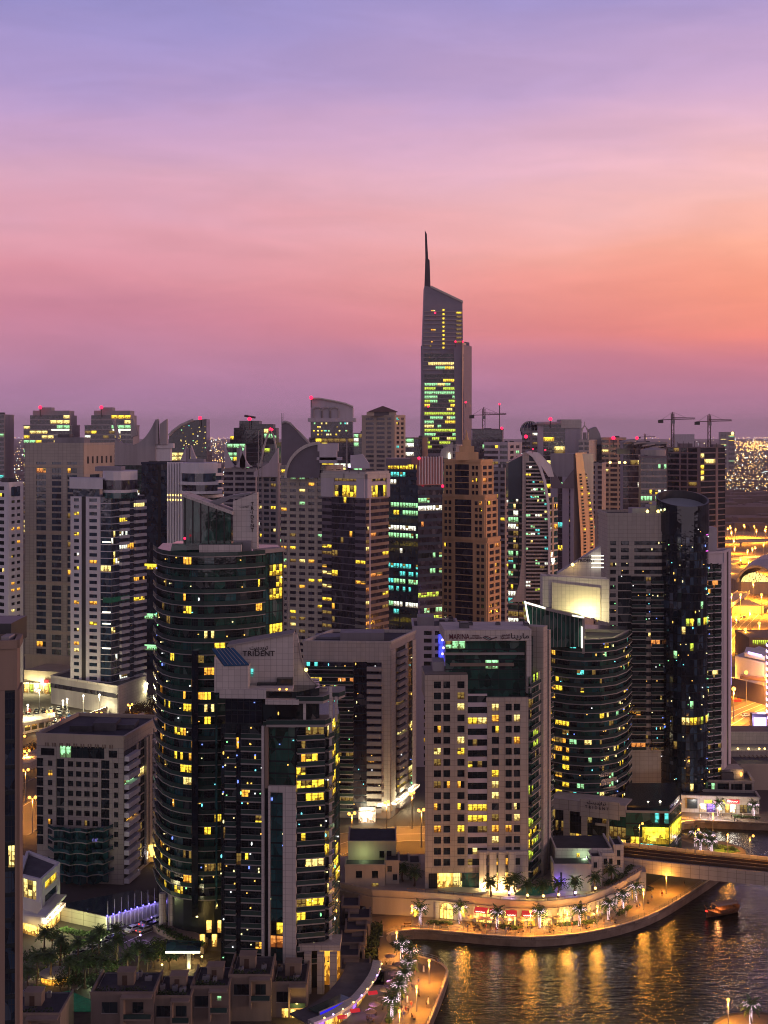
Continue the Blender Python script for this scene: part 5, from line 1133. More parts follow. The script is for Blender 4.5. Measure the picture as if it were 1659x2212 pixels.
# ------------------------------------------------------------------ tallest tower and far skyline
def spire_tower():
    Y = 1500; b = Bld('spire_tower', 'tallest skyscraper with a slanted top and long needle spire', [PX(911, 1515), PX(1001, 1495), PX(1020, 1525), PX(930, 1548)], near=0)
    b.core(0, Z(745, Y), 'spire_grey', [PX(909, 1516), PX(1000, 1496), PX(1019, 1526), PX(930, 1549)])
    f = [(909, 980), (1004, 980), (1002, 738), (1000, 735), (999, 652), (930, 619), (917, 617), (914, 690)]
    def hull(uv, Ya, dy, mat, nm): m = MB(); m.slab_uv(uv, Ya, dy, mat); return b.part(nm, m)
    hull([(909, 985), (1000, 985), (1000, 740), (999, 652), (931, 620), (917, 617), (912, 760)], 1492, 40, 'spire_grey', 'shaft')
    hull([(985, 985), (1004, 985), (1000, 738), (985, 745), (935, 778), (918, 790), (925, 785), (980, 752)], 1490, 2, 'spire_grey', 'slant_band')
    m = MB(); m.hexa([(*PX(1000, 1486), 0), (*PX(1013, 1520), 0), (*PX(1004, 1530), 0)], [(*PX(998, 1486), Z(738, 1490)), (*PX(1007, 1520), Z(738, 1490)), (*PX(1000, 1530), Z(738, 1490))], 'spire_glow_tint'); b.part('lit_fin', m); hull([(1008, 985), (1020, 985), (1014, 740), (1003, 738)], 1524, 10, 'spire_grey', 'side_fin')
    m = MB(); m.slab_uv([(917, 618), (930, 620), (928, 562), (925, 559), (922, 505), (918, 498), (919, 556)], 1494, 5, 'spire_dark'); b.part('spire', m)
    m = MB(); m.slab_uv([(931, 616.5), (1000, 649.5), (1000, 654), (931, 621)], 1490, 42, 'stone_pale'); b.part('roof_edge', m)
    # floors: thin sills across the front, lit rooms
    sill = MB()
    for v in range(672, 978, 9):
        uL = 914 if v > 700 else 917; uR = 998
        sill.slab_uv([(uL, v), (uR, v), (uR, v + 1.6), (uL, v + 1.6)], 1490.6, 1.6, 'stone_grey')
    b.part('sill', sill)
    fr = (X(829.5, 1491.2), 1491.2, 1, 0)
    def pan(u0, u1, v0, v1, mt): b.wins.append((fr, X(u0, 1491.2), X(u1, 1491.2), Z(v1, 1491.2), Z(v0, 1491.2), mt, 3, .08))
    for k in range(10): pan(955.5, 960.5, 668 + k * 9, 673.5 + k * 9, 'lit_yellow')
    for u, v in ((931, 670), (936, 670), (931, 711), (937, 711), (931, 736), (928, 746), (935, 711), (926, 770)): pan(u, u + 4, v, v + 4, RND.choice(['lit_pale', 'lit_green', 'lit_amber', 'lit_dim']))
    for v in range(673, 742, 9): pan(985, 998, v, v + 5, 'lit_dim' if v not in (673, ) else 'lit_yellow')
    for v in range(763, 972, 9):
        row = {763: .1, 772: .2, 781: .75, 790: .95, 799: .05}.get(v, RND.choice([.15, .35, .6, .85, .2]))
        rowc = RND.choice(['lit_green', 'lit_lime', 'lit_pale', 'lit_yellow'])
        run = 0; cur = 'glass_dark'
        for u in range(917, 1000, 4):
            if u < 985 - (800 - v) * 1.6 - 30 and v < 800: continue
            if run <= 0:
                on = RND.random() < row * (1.4 if u > 965 else .8); run = RND.randint(2, 6); cur = (rowc if RND.random() < .75 else RND.choice(GRN + FAR[:5])) if on else 'glass_dark'
            run -= 1; pan(u, u + 4, v + 1.8, v + 8.2, cur)
    for u, v in ((940, 676), (984, 738), (1000, 738), (1006, 869), (925, 878)): b.beacon(u, v, 1484, r=1.1)
    b.done()
spire_tower()

def far_row():
    def stepped(u0, lb):
        Y = 1500; b = tower('office_tower', lb, quad2((u0, Y), (u0 + 104, Y), 40), 918, ['g8:.25 g8:.3 g8:.4 g8:.35'], mat='stone_grey', gl='glass_violet', sp='stone_grey', fh=5, fin=False, roof=2, sph=1.8, pal=FAR)
        P = quad2((u0 + 14, Y - 2), (u0 + 100, Y - 2), 34); zt = Z(897, Y); b.core(Z(930, Y), zt, 'stone_grey', P); f, L = b.fr(P=P[0], Q=P[1]); b.facade(f, L, Z(930, Y), zt, 'g8:.35 g8:.5 g8:.8', mat='stone_grey', sp='stone_grey', gl='glass_violet', fh=5, pal=FAR, sph=1.6)
        b.pbox('crown_storey', 'stone_grey', u0 + 20, u0 + 98, 887, 898, Y, 26); b.pbox('roof_unit', 'stone_grey', u0 + 34, u0 + 60, 880, 888, Y + 5, 15); b.beacon(u0 + 36, 880, Y - 4, r=2.0)
        q = MB(); q.box(X(u0 + 62, Y), X(u0 + 100, Y), Y - 4, Y - 3, Z(930, Y), Z(927, Y), 'tube_white'); b.part('light_tube', q); b.done()
    stepped(51, 'stepped grey office tower with red beacon, beside the picture edge behind the beige grid tower'); stepped(183, 'stepped grey office tower with red beacon, just behind the shark fin roof')
    tower('edge_office', 'sliver of grey office tower cut by the picture edge in front of distant lights', quad2((-60, 1500), (9, 1500), 40), 895, ['g8:.3 g8:.4 g8:.3 g8:.3'], mat='stone_grey', gl='glass_violet', sp='stone_grey', fh=5, sph=1.8, pal=FAR)
    b = tower('curve_top_tower', 'dark glass tower with a convex curved roofline and red beacon', quad2((365, 1320), (446, 1318), 30), 975, ['g8:.05 g8:.12 g8:.18 g8:.12'], mat='spandrel_dark', gl='glass_black', sp='spandrel_dark', fh=4, fin=False, roof=0, pal=FAR)
    q = MB(); q.slab_uv([(365, 978), (365, 940), (374, 930), (390, 918), (410, 909), (446, 905), (446, 978)], 1317, 26, 'glass_black'); b.part('crown_hall', q)
    q = MB(); C1 = [(365, 941), (374, 931), (390, 919), (410, 910), (418, 907.5)]; q.tube([(X(u, 1316), 1316, Z(v, 1316)) for u, v in C1], 1.4, 6, 'stone_pale'); b.part('roof_edge', q)
    f = (X(829.5, 1316.5), 1316.5, 1, 0)
    for t in range(34):
        u, v = 385 + RND.random() * 58, 915 + RND.random() * 60; b.wins.append((f, X(u, 1316), X(u + 3, 1316), Z(v + 2.5, 1316), Z(v, 1316), RND.choice(FAR), 1, .1))
    b.beacon(432, 903, 1312, r=1.8); b.done()
    b = tower('ziggurat_tower', 'dark tower stepping up in blocks to a rooftop crane arm', quad2((490, 1260), (597, 1258), 36), 956, ['g8:.15 g8:.22 g8:.2 g8:.15'], mat='spandrel_dark', sp='spandrel_purple', gl='glass_black', fh=4, fin=False, roof=0, pal=GRN)
    for k, (u0, u1, v) in enumerate(((497, 597, 942), (505, 597, 924), (517, 560, 909), (560, 590, 916))):
        P = quad2((u0, 1257 - k), (u1, 1257 - k), 30 - k); b.core(Z(958, 1257), Z(v, 1257), 'spandrel_dark', P); fq, L = b.fr(P=P[0], Q=P[1]); b.facade(fq, L, Z(958, 1257), Z(v, 1257), 'g6:.1 g6:.2 g6:.15', mat='spandrel_dark', sp='spandrel_dark', gl='glass_black', fh=4, pal=GRN)
    q = MB(); q.tube([(X(540, 1250), 1250, Z(910, 1250)), (X(540, 1250), 1250, Z(900, 1250))], 1, 5, 'dark_metal'); q.tube([(X(528, 1250), 1250, Z(898, 1250)), (X(552, 1250), 1250, Z(902, 1250))], 1, 5, 'dark_metal'); b.part('crane_arm', q)
    b.beacon(539, 905, 1246, r=1.8); b.beacon(584, 927, 1246, r=1.4); b.done()
    b = tower('vault_tower', 'grey tower with a sloping vaulted crown of blind arches and red beacon', quad2((668, 1420), (764, 1418), 40), 945, ['g8:.15 g8:.25 g8:.2 W1 g4:.2'], mat='stone_grey', gl='glass_violet', sp='spandrel_purple', fh=4.2, fin=False, roof=0, pal=FAR)
    b.pbox('cornice', 'mauve_panel', 665, 768, 903, 911, 1412, 40); q = MB(); q.slab_uv([(671, 905), (671, 862), (690, 862), (720, 867), (746, 873), (762, 880), (762, 905)], 1414, 36, 'mauve_panel'); b.part('vault', q)
    q = MB()
    for c in (686, 704, 722):
        A = [(X(c + 9 * cos(t * pi / 8), 1412.5), 1412.5, Z(888 - 8 * sin(t * pi / 8), 1412.5)) for t in range(9)]; q.tube([(A[0][0], A[0][1], Z(903, 1412))] + A + [(A[-1][0], A[-1][1], Z(903, 1412))], .9, 5, 'stone_grey')
    q.tube([(X(u, 1412), 1412, Z(v, 1412)) for u, v in ((671, 861), (690, 861), (720, 866), (746, 872), (763, 879))], 1.1, 5, 'stone_pale'); b.part('arch', q)
    b.pbox('hall', 'glass_violet', 671, 762, 911, 946, 1416, 30); f = (X(829.5, 1415.5), 1415.5, 1, 0)
    for t in range(26):
        u, v = 675 + RND.random() * 82, 913 + int(RND.random() * 4) * 8; b.wins.append((f, X(u, 1415), X(u + 4, 1415), Z(v + 4, 1415), Z(v, 1415), RND.choice(FAR), 1, .1))
    b.beacon(672, 859, 1408, r=2); b.done()
    b = tower('pagoda_tower', 'tan tower topped by a pavilion with a flared pyramid roof', quad3((782, 1120), (852, 1100), (875, 1115)), 897, ['W3 w3:.03 w3:.05 W2 w3:.03 w3:.05 W2 w3:.03 W2', 'W2 w3:.04 W2 w3:.04 W2'], mat='stone_warm', gl='glass_violet', fh=3.7, fin=False, roof=0, near=1, pal=FAR)
    b.pbox('pavilion', 'spandrel_purple', 803, 845, 886, 898, 1106, 16); c0 = (X(827, 1114), 1114); q = MB()
    R4 = lambda h, z: [(c0[0] - h, c0[1] - h, z), (c0[0] + h, c0[1] - h, z), (c0[0] + h, c0[1] + h, z), (c0[0] - h, c0[1] + h, z)]
    for (h0, za), (h1, zb_) in zip(((12, 890), (10.5, 888), (5, 882), ), ((10.5, 888), (5, 882), (.3, 877))): q.hexa(R4(h0, Z(za, 1114)), R4(h1, Z(zb_, 1114)), 'brown_roof')
    b.part('pyramid_roof', q)
    for u in (800, 848): b.pbox('stair_block', 'stone_warm', u - 8, u + 8, 890, 898, 1103, 8)
    b.done()
    for nm, lb, u0, u1, v, Y, mt, pat in (('low_tower', 'low lit tower squeezed between the vaulted crown and the pagoda roof', 764, 786, 935, 1300, 'stone_grey', 'g4:.5 g4:.4'), ('green_lit_tower', 'low tower of green lit floors beside the foot of the spire skyscraper', 876, 912, 945, 1250, 'stone_brown', 'g4:.5 g4:.35'),
            ('ribbed_tower', 'mauve tower with a ribbed white upper half and a flat canopy roof', 1162, 1256, 911, 1200, 'mauve_panel', 'W4 g8:.25 g8:.2 W1 P1 W2 P1 W2 P1 W2 P1 W1'), ('beacon_tower', 'dark flat tower with a roof mast and red light', 1020, 1085, 926, 1150, 'spandrel_purple', 'g6:.1 g6:.15 g6:.1'),
            ('tan_tower', 'tan tower with red beacons behind the floodlit beige tower', 1300, 1352, 945, 1150, 'stone_warm', 'w4:.1 W1 w4:.1 W1 w4:.12'), ('canopy_tower', 'grey tower with layered slanted canopies below the distant cranes', 1346, 1440, 955, 1020, 'stone_grey', 'g8:.1 g8:.14 g8:.12'),
            ('cone_tower', 'grey tower with a curved conical lit fin behind the amber tower spire', 958, 985, 960, 900, 'stone_grey', 'w3:.2 W1 w3:.2'), ('dome_tower', 'grey tower carrying a ribbed glass dome', 1128, 1172, 930, 1220, 'stone_grey', 'w4:.15 W1 w4:.15 W1'),
            ('needle_arch_tower', 'slim tower with a pointed open arch on top', 1250, 1272, 950, 1130, 'stone_pale', 'w3:.15 W1 w3:.1'), ('quarter_dome_tower', 'dark tower with a quarter dome roof', 1272, 1300, 960, 1180, 'spandrel_blue', 'g4:.2 g4:.2'),
            ('haze_tower', 'faint pale tower block alone on the horizon', 1455, 1500, 938, 5200, 'mauve_panel', 'W4'), ('haze_block', 'faint grey tower block with one bright lamp on the horizon', 1556, 1587, 933, 4300, 'stone_grey', 'w3:.1 W1 w3:.1')):
        b = tower(nm, lb, quad2((u0, Y), (u1, Y - 3), 30), v, [pat], mat=mt, gl='glass_violet', sp=mt, fh=4, fin=False, roof=1 if Y < 4000 else 0, pal=FAR)
        if nm == 'ribbed_tower':
            b.pbox('canopy', 'stone_grey', 1158, 1212, 914, 917, Y - 4, 34); b.pbox('crown_block', 'stone_pale', 1212, 1256, 906, 925, Y - 4, 30); b.beacon(1189, 905, Y - 8, r=1.6)
        if nm == 'beacon_tower':
            q = MB(); x = X(1079, Y); q.tube([(x, Y, Z(926, Y)), (x, Y, Z(874, Y))], .35, 4, 'dark_metal'); b.part('mast', q); b.beacon(1079, 873, Y, r=.9); b.beacon(1084, 925, Y - 3, r=1.2); b.pbox('white_box', 'white_paint', 1082, 1110, 960, 985, 860, 14) if False else None
        if nm == 'tan_tower': b.beacon(1325, 946, Y - 4, r=1.6); b.beacon(1376, 946, Y - 4, r=1.4)
        if nm == 'canopy_tower':
            for k in range(5):
                q = MB(); q.slab_uv([(1350 + k * 19, 953 + k * 4), (1376 + k * 19, 949 + k * 4.6), (1378 + k * 19, 951 + k * 4.6), (1350 + k * 19, 957 + k * 4)], Y - 6, 24, 'stone_grey'); b.part('canopy', q)
        if nm == 'cone_tower':
            q = MB(); q.slab_uv([(952, 985), (954, 972), (964, 965), (978, 955), (978, 990), (952, 990)], Y - 4, 10, 'stone_pale'); b.part('curved_fin', q); q = MB(); q.slab_uv([(968, 992), (968, 982), (970.5, 977), (973, 982), (973, 992)], Y - 5, .6, 'tube_white'); b.part('lit_opening', q)
            b.beacon(960, 982, 640, r=.01) if False else None
        if nm == 'dome_tower':
            q = MB(); c0 = (X(1148, Y), Y + 12, Z(931, Y)); q.ball(c0, 8.5, 'glass_violet', 16, 10)
            for k in range(8): a = k * pi / 8; q.tube([(c0[0] + 8.8 * cos(a) * cos(t * pi / 10), c0[1] + 8.8 * sin(a) * cos(t * pi / 10), c0[2] + 8.8 * sin(t * pi / 10)) for t in range(11)], .35, 4, 'stone_pale')
            b.part('dome', q); b.beacon(1136, 943, 1190, r=1.6)
        if nm == 'needle_arch_tower':
            q = MB(); A = [(1256, 950), (1256, 935), (1258, 926), (1263, 919), (1268, 926), (1270, 935), (1270, 950)]; q.tube([(X(u, Y), Y, Z(v, Y)) for u, v in A], .8, 5, 'stone_pale'); q.tube([(X(1263, Y), Y, Z(920, Y)), (X(1263, Y), Y, Z(911, Y))], .4, 4, 'stone_pale'); b.part('pointed_arch', q); b.pbox('lantern', 'stone_grey', 1260, 1267, 934, 950, Y + 2, 3)
        if nm == 'quarter_dome_tower':
            q = MB(); q.slab_uv([(1273, 962), (1273, 928), (1288, 922), (1296, 936), (1302, 962)], Y - 2, 14, 'stone_grey'); b.part('quarter_dome', q)
        if nm == 'haze_block':
            q = MB(); q.ball((X(1582, Y), Y - 2, Z(936, Y)), 5, 'bulb_yellow', 6, 4); b.part('roof_lamp', q)
        b.done()
    for u, v, lb, Y in ((1045, 897, 'tower crane with level jib just beyond the spire skyscraper', 1300), (1453, 907, 'tower crane on the unfinished concrete tower, taller of the pair', 868), (1532, 911, 'tower crane on the unfinished concrete tower, at its far edge', 870), (1393, 944, 'small distant tower crane above the slanted canopies', 1500)):
        x = X(u, Y); z1 = Z(v, Y); k = Y / 868 * (1 if Y < 1400 else .45); t = thing('tower_crane', lb, 'crane', (x, Y, Z(966, Y) if Y < 900 else 0)); z0 = t['_o'][2]
        m = MB(); w = .8 * k
        for a in (-w, w):
            for c in (-w, w): m.tube([(x + a, Y + c, z0), (x + a, Y + c, z1 + 4 * k)], .17 * k, 4, 'crane_steel')
        n = int((z1 - max(z0, z1 - 60 * k)) / (2.4 * k))
        for j in range(n):
            za = z1 - j * 2.4 * k; s = 1 if j % 2 else -1; m.tube([(x - w * s, Y - w, za), (x + w * s, Y - w, za - 2.4 * k)], .12 * k, 3, 'crane_steel')
        m.build('mast', t); m = MB(); dr = 1; Lj = 14 * k; ty = Y
        m.tube([(x - 8 * k * dr, ty, z1), (x + Lj * dr, ty, z1 + .6 * k)], .3 * k, 4, 'crane_steel'); m.tube([(x, ty, z1 + 1.6 * k), (x + Lj * dr, ty, z1 + 1.2 * k)], .2 * k, 4, 'crane_steel')
        for j in range(14): q0 = x + Lj * j / 14; m.tube([(q0, ty, z1 + .2 * k), (q0 + Lj / 28, ty, z1 + 1.5 * k)], .1 * k, 3, 'crane_steel'); m.tube([(q0 + Lj / 28, ty, z1 + 1.5 * k), (q0 + Lj / 14, ty, z1 + .2 * k)], .1 * k, 3, 'crane_steel')
        m.build('jib', t); m = MB(); m.box(x - 9 * k, x - 6 * k, ty - k, ty + k, z1 - 2 * k, z1, 'dark_metal'); m.build('counterweight', t)
        m = MB(); m.box(x - 1 * k, x + 1 * k, ty - 2 * k, ty - .8 * k, z1 - 2.4 * k, z1 - .2 * k, 'grey_metal'); m.build('cab', t)
        m = MB(); m.tube([(x, ty, z1), (x, ty, z1 + 5 * k)], .3 * k, 4, 'crane_steel'); m.tube([(x, ty, z1 + 5 * k), (x + Lj * .6, ty, z1 + 1.4 * k)], .08 * k, 3, 'crane_steel'); m.tube([(x, ty, z1 + 5 * k), (x - 7 * k, ty, z1)], .08 * k, 3, 'crane_steel'); m.build('apex', t)
far_row()

def distance():
    # low suburb blocks and carpets of lights out to the horizon
    m = MB(); rr = random.Random(3)
    for k in range(420):
        Y = 1150 + 5200 * rr.random() ** 1.3; u = rr.choice([rr.uniform(-40, 60), rr.uniform(1560, 1750), rr.uniform(1560, 1750), rr.uniform(440, 500), rr.uniform(860, 1500)])
        x = X(u, Y); w, d, h = rr.uniform(10, 34), rr.uniform(8, 20), rr.uniform(4, 11)
        if 1560 < u and Y < 1750: continue
        m.box(x - w, x + w, Y, Y + d * 2, 0, h, 'suburb_wall')
    o = m.build('suburb'); tag(o, kind='stuff', label='low dark suburb blocks spread below the horizon', cat='houses')
    m = MB()
    def dot(x, Y, z, r, mt): m.ball((x, Y, z), r, mt, 4, 2, 1.3)
    for k in range(150):       # street rows at all angles
        v = 946 + 120 * rr.random() ** 1.9; Y = FL * CAM_H / (v - CV); u = rr.choice([rr.uniform(-20, 70), rr.uniform(1300, 1700), rr.uniform(1565, 1665), rr.uniform(1565, 1665), rr.uniform(1565, 1665), rr.uniform(440, 500), rr.uniform(600, 1100)])
        a = rr.choice([0, 0, .5, -.4, 1.2, 1.9]); n = rr.randint(5, 16); st = Y * .0035 + 14; mt = rr.choice(['far_amber'] * 4 + ['far_pale', 'far_white'])
        for j in range(n):
            y = Y + sin(a) * st * j
            if not 1150 < y < 16000: continue
            dot(X(u, Y) + cos(a) * st * j, y, 9, y * (.00016 + .00012 * rr.random()), mt)
    for k in range(1500):
        v = 946 + 150 * rr.random() ** 1.6; Y = FL * CAM_H / (v - CV); u = rr.choice([rr.uniform(-20, 70), rr.uniform(1300, 1700), rr.uniform(1570, 1665), rr.uniform(1570, 1665), rr.uniform(440, 500), rr.uniform(600, 1100)])
        if v > 1075 and u > 1500: continue
        dot(X(u, Y), Y, 9 + 8 * rr.random(), Y * (.00013 + .00034 * rr.random() ** 4), rr.choice(['far_amber'] * 5 + ['far_pale'] * 3 + ['far_white'] * 2))
    for k in range(130):   # bright fuel-yard cluster near the horizon on the right
        u, v = rr.gauss(1630, 32), 955 + 20 * rr.random() ** 1.3 + (4 if rr.random() < .3 else 0); Y = FL * CAM_H / (v - CV); m.ball((X(u, Y), Y, 8 + 8 * rr.random()), Y * (.00022 + .0003 * rr.random()), 'far_amber', 4, 2, 1.3)
    o = m.build('distant_lights'); tag(o, kind='stuff', label='carpet of tiny city lights out to the horizon', cat='lights')
    # darker walls beyond the interchange
    m = MB(); m.box(X(1560, 2050), X(1800, 2050), 2050, 2090, 0, 16, 'suburb_wall'); single('retaining_wall', 'long dark flat building beyond the orange interchange', 'building', m, (X(1660, 2050), 2050, 0))
distance()
lit('awning_red', (1, .03, .05), .55, plain=True); surf('boat_door', (.08, .05, .035), var=.2); surf('house_tan', (.24, .19, .15), var=.25, streak=True); surf('house_sand', (.20, .16, .135), var=.25, streak=True)
surf('rail_brown', (.12, .075, .05), var=.2)
surf('ivy_green', (.02, .04, .012), var=.5, scale=2)
lit('glow_room', (.95, .82, .05), 1.5)
lit('room_blue', (.35, .2, 1), 1.6); surf('sign_red_dim', (.5, .02, .03), var=.1); surf('roof_metal', (.30, .28, .31), rough=.4, var=.12, panel=(3, 3, .1))
# ------------------------------------------------------------------ things near the ground: terrace, villas, bridge, lamps, palms, cars, people
TERR = [(736, 1958), (805, 1974), (880, 1978), (940, 1982), (1021, 1990), (1102, 1999), (1160, 2001), (1204, 1998), (1265, 1990), (1306, 1974), (1346, 1954), (1383, 1930)]
TPT = [G(u, v)[:2] for u, v in TERR]
TZ = 5.5
def arcade():
    t = thing('terrace_arcade', 'curved beige terrace wall with arched lit restaurants facing the promenade', 'terrace', (*TPT[5], 0))
    m = MB(); back = [PX(1392, 400), PX(735, 392)]
    m.prism(TPT + back, 0, TZ, 'stone_warm'); m.build('wall', t)
    m = MB(); off = offset_line(TPT, -.25)
    for k in range(len(TPT) - 1):
        a, c = off[k], off[k + 1]; L = sqrt((c[0] - a[0]) ** 2 + (c[1] - a[1]) ** 2); f = (a[0], a[1], (c[0] - a[0]) / L, (c[1] - a[1]) / L)
        m.fbox(f, 0, L, -.5, .15, TZ - .1, TZ + .9 + .01 * (k % 2), 'stone_warm'); m.fbox(f, 0, L, -.1, .35, TZ - 1.2, TZ - .9 + .01 * (k % 2), 'stone_warm')
        if k > 2:
            for s in (.02, .52): m.fbox(f, L * s, L * s + .9, -.1, .3, 0, TZ - 1.2, 'stone_beige')
    m.build('parapet', t)
    # arched openings
    k0 = [math.hypot(TPT[i + 1][0] - TPT[i][0], TPT[i + 1][1] - TPT[i][1]) for i in range(len(TPT) - 1)]
    def at(u):
        i = max(j for j in range(len(TERR) - 1) if TERR[j][0] <= u); a, c = off[i], off[i + 1]; q = (u - TERR[i][0]) / (TERR[i + 1][0] - TERR[i][0]); L = math.hypot(c[0] - a[0], c[1] - a[1])
        return (a[0] + (c[0] - a[0]) * q, a[1] + (c[1] - a[1]) * q, (c[0] - a[0]) / L, (c[1] - a[1]) / L)
    for n, (u0, u1, mt, pw) in enumerate(((951, 980, 'shop_yellow', 500), (1022, 1050, 'shop_yellow', 350), (1052, 1084, 'shop_yellow', 420), (1090, 1114, 'shop_yellow', 420), (1124, 1156, 'lit_amber', 420), (1165, 1192, 'shop_yellow', 500), (1200, 1232, 'shop_yellow', 620), (1262, 1278, 'shop_yellow', 400), (1288, 1297, 'lit_yellow', 150), (1360, 1372, 'lit_amber', 150))):
        f = at((u0 + u1) / 2); w = (u1 - u0) * .1165 / 2; m = MB(); base = []
        P = [(-w, .15), (w, .15)] + [(w * cos(pi * q / 10), 2.6 + min(w, 1.5) * sin(pi * q / 10)) for q in range(11)]
        m.poly([(f[0] + f[2] * s + f[3] * .06, f[1] + f[3] * s - f[2] * .06, z) for s, z in P], mt); q = m.build('arch_window', t)
        g = MB()
        for s in (-.5, 0, .5): g.fbox(f, w * s - .05, w * s + .05, .07, .14, .15, 3.9, 'frame_dark')
        g.fbox(f, -w, w, .07, .13, 2.5, 2.62, 'frame_dark'); g.build('frame', q)
        lamp_light(t, (f[0] + f[3] * 2.2, f[1] - f[2] * 2.2, 2.6), pw, (1, .66, .22), .5)
    for n, (u0, u1) in enumerate(((1028, 1056), (1059, 1084), (1093, 1117), (1127, 1156))):
        f = at((u0 + u1) / 2); w = (u1 - u0) * .1165 / 2; m = MB(); x, y = f[0], f[1]
        def pt(s, nn, z): return (x + f[2] * s + f[3] * nn, y + f[3] * s - f[2] * nn, z)
        m.hexa([pt(-w, 0.4, 3.9), pt(-w, 1.9, 3.0), pt(w, 1.9, 3.0), pt(w, .4, 3.9)], [pt(-w, .4, 4.1), pt(-w, 1.9, 3.7), pt(w, 1.9, 3.7), pt(w, .4, 4.1)], 'awning_red')
        o = single('awning', ['red lit awning nearest the terrace bend start', 'red lit awning second along the arcade from the bend', 'short red lit awning with white script, third along the arcade', 'red lit awning with white script beside the amber arch'][n], 'awning', m, (x, y, 0), 'red awnings of the arcade')
        g = MB(); pts = [pt(-w * .75 + w * 1.5 * q / 18, 1.97, 3.35 + .16 * sin(q * 1.9) * (1 if q % 3 else .2)) for q in range(19)]; g.tube(pts, .07, 4, 'tube_white'); g.build('script', o)
        lamp_light(o, pt(0, 2.6, 3.2), 160, (1, .08, .05), .4)
    m = MB()
    for k in range(2, len(TPT) - 1):
        a, c = off[k], off[k + 1]; n = max(2, int(math.hypot(c[0] - a[0], c[1] - a[1]) / 2))
        for q in range(n): x, y = a[0] + (c[0] - a[0]) * q / n, a[1] + (c[1] - a[1]) * q / n; m.box(x - .04, x + .04, y - .04, y + .04, TZ + .9, TZ + 1.7, 'rail_brown')
        L = math.hypot(c[0] - a[0], c[1] - a[1]); m.fbox((a[0], a[1], (c[0] - a[0]) / L, (c[1] - a[1]) / L), 0, L, -.04, .04, TZ + 1.62, TZ + 1.7, 'rail_brown')
    m.build('railing', t)
    # terrace floor, pools, round plaza
    m = MB(); c = (X(1000, 361), 361.5); P = [(c[0] + 6.5 * cos(a * pi / 12), c[1] + 2.6 * sin(a * pi / 12)) for a in range(24)]; m.prism(P, TZ, TZ + .5, 'roof_pale'); single('round_plaza', 'pale oval stage on the terrace in front of the hotel', 'stage', m, (*c, TZ))
    m = MB()
    m.prism([PX(1110, 359), PX(1165, 358.5), PX(1200, 361), PX(1190, 366), PX(1130, 365)], TZ + .02, TZ + .1, 'glow_teal'); single('swimming_pool', 'turquoise lit swimming pool on the hotel terrace', 'pool', m, (X(1150, 361), 361, TZ))
arcade()

def villa(name, label, boxes, glow=None, loc=None):
    t = thing(name, label, 'villa', loc)
    for bx in boxes:
        u0, u1, v0, zb, Y, dy, mt, wins = bx; zt = Z(v0, Y); m = MB(); x0, x1 = X(u0, Y), X(u1, Y); m.box(x0, x1, Y, Y + dy, zb, zt, mt)
        m.build('wall', t); m = MB(); e = .3
        m.box(x0 - .1, x1 + .1, Y - .1, Y + e, zt, zt + .7, mt); m.box(x0 - .1, x0 + e, Y + e, Y + dy, zt, zt + .69, mt); m.box(x1 - e, x1 + .1, Y + e, Y + dy, zt, zt + .69, mt); m.box(x0 + e, x1 - e, Y + e, Y + dy - .01, zt, zt + .05, 'roof_dark'); m.build('parapet', t)
        for (a, c, w, h, mtw) in wins:     # fraction across, height above base of the box top, width, height
            m = MB(); x = x0 + (x1 - x0) * a; m.box(x - w / 2, x + w / 2, Y - .04, Y + .05, zt - c - h, zt - c, mtw); m.box(x - .04, x + .04, Y - .08, Y - .04, zt - c - h, zt - c, 'frame_dark'); m.box(x - w / 2 - .1, x + w / 2 + .1, Y - .18, Y - .02, zt - c - h - .15, zt - c - h, 'slab_grey'); m.build('window', t)
    if glow:
        u, v, Y, col, pw = glow; lamp_light(t, (X(u, Y), Y, Z(v, Y)), pw, col, .4)
    return t
GD, LY = 'glass_dark', 'lit_yellow'
villa('terrace_villa', 'beige terrace villa with a green lit roof court beside the dark fin tower', [(745, 832, 1873, 0, 366, 6, 'stone_warm', [(.35, 1, 1.6, 1.8, GD), (.75, 1, 1.6, 1.8, GD), (.75, 4.2, 1.8, 1.2, 'lit_dim')]), (752, 856, 1822, 0, 374, 14, 'stone_warm', [(.85, 2, 1.3, 1.8, GD), (.7, 2, 1.3, 1.8, GD)]),
      (833, 862, 1864, 0, 368, 8, 'stone_warm', [(.3, .8, 1.2, 1.5, GD), (.7, 3, 1.2, 1.5, GD)]), (862, 884, 1866, 0, 371, 8, 'stone_beige', [(.5, .8, 1, 1.5, GD)]), (884, 908, 1869, 0, 374, 8, 'stone_beige', [(.4, .8, 1, 1.4, GD)])], (785, 1848, 371, (.75, 1, .4), 320), (X(820, 370), 370, 0))
villa('promenade_villa', 'pale villa with a green lit roof court and a violet wall lamp, beside the hotel', [(1196, 1277, 1872, 0, 362, 7, 'stone_grey', [(.2, 1.5, .5, 2.4, 'ivy_green')]), (1200, 1322, 1838, 0, 371, 14, 'stone_pale', [(.4, .6, .8, 1.1, LY)]), (1277, 1300, 1856, 0, 366, 8, 'stone_pale', [(.4, .8, .9, 1.4, GD)]),
      (1300, 1326, 1848, 0, 370, 8, 'stone_pale', [(.3, .8, .9, 1.4, GD), (.75, .8, .9, 1.4, GD)]), (1326, 1347, 1830, 0, 375, 8, 'stone_pale', [(.5, .8, .9, 1.6, GD), (.5, 3.4, .9, 1.4, GD)])], (1262, 1853, 368.5, (.7, 1, .55), 420), (X(1270, 366), 366, 0)) 
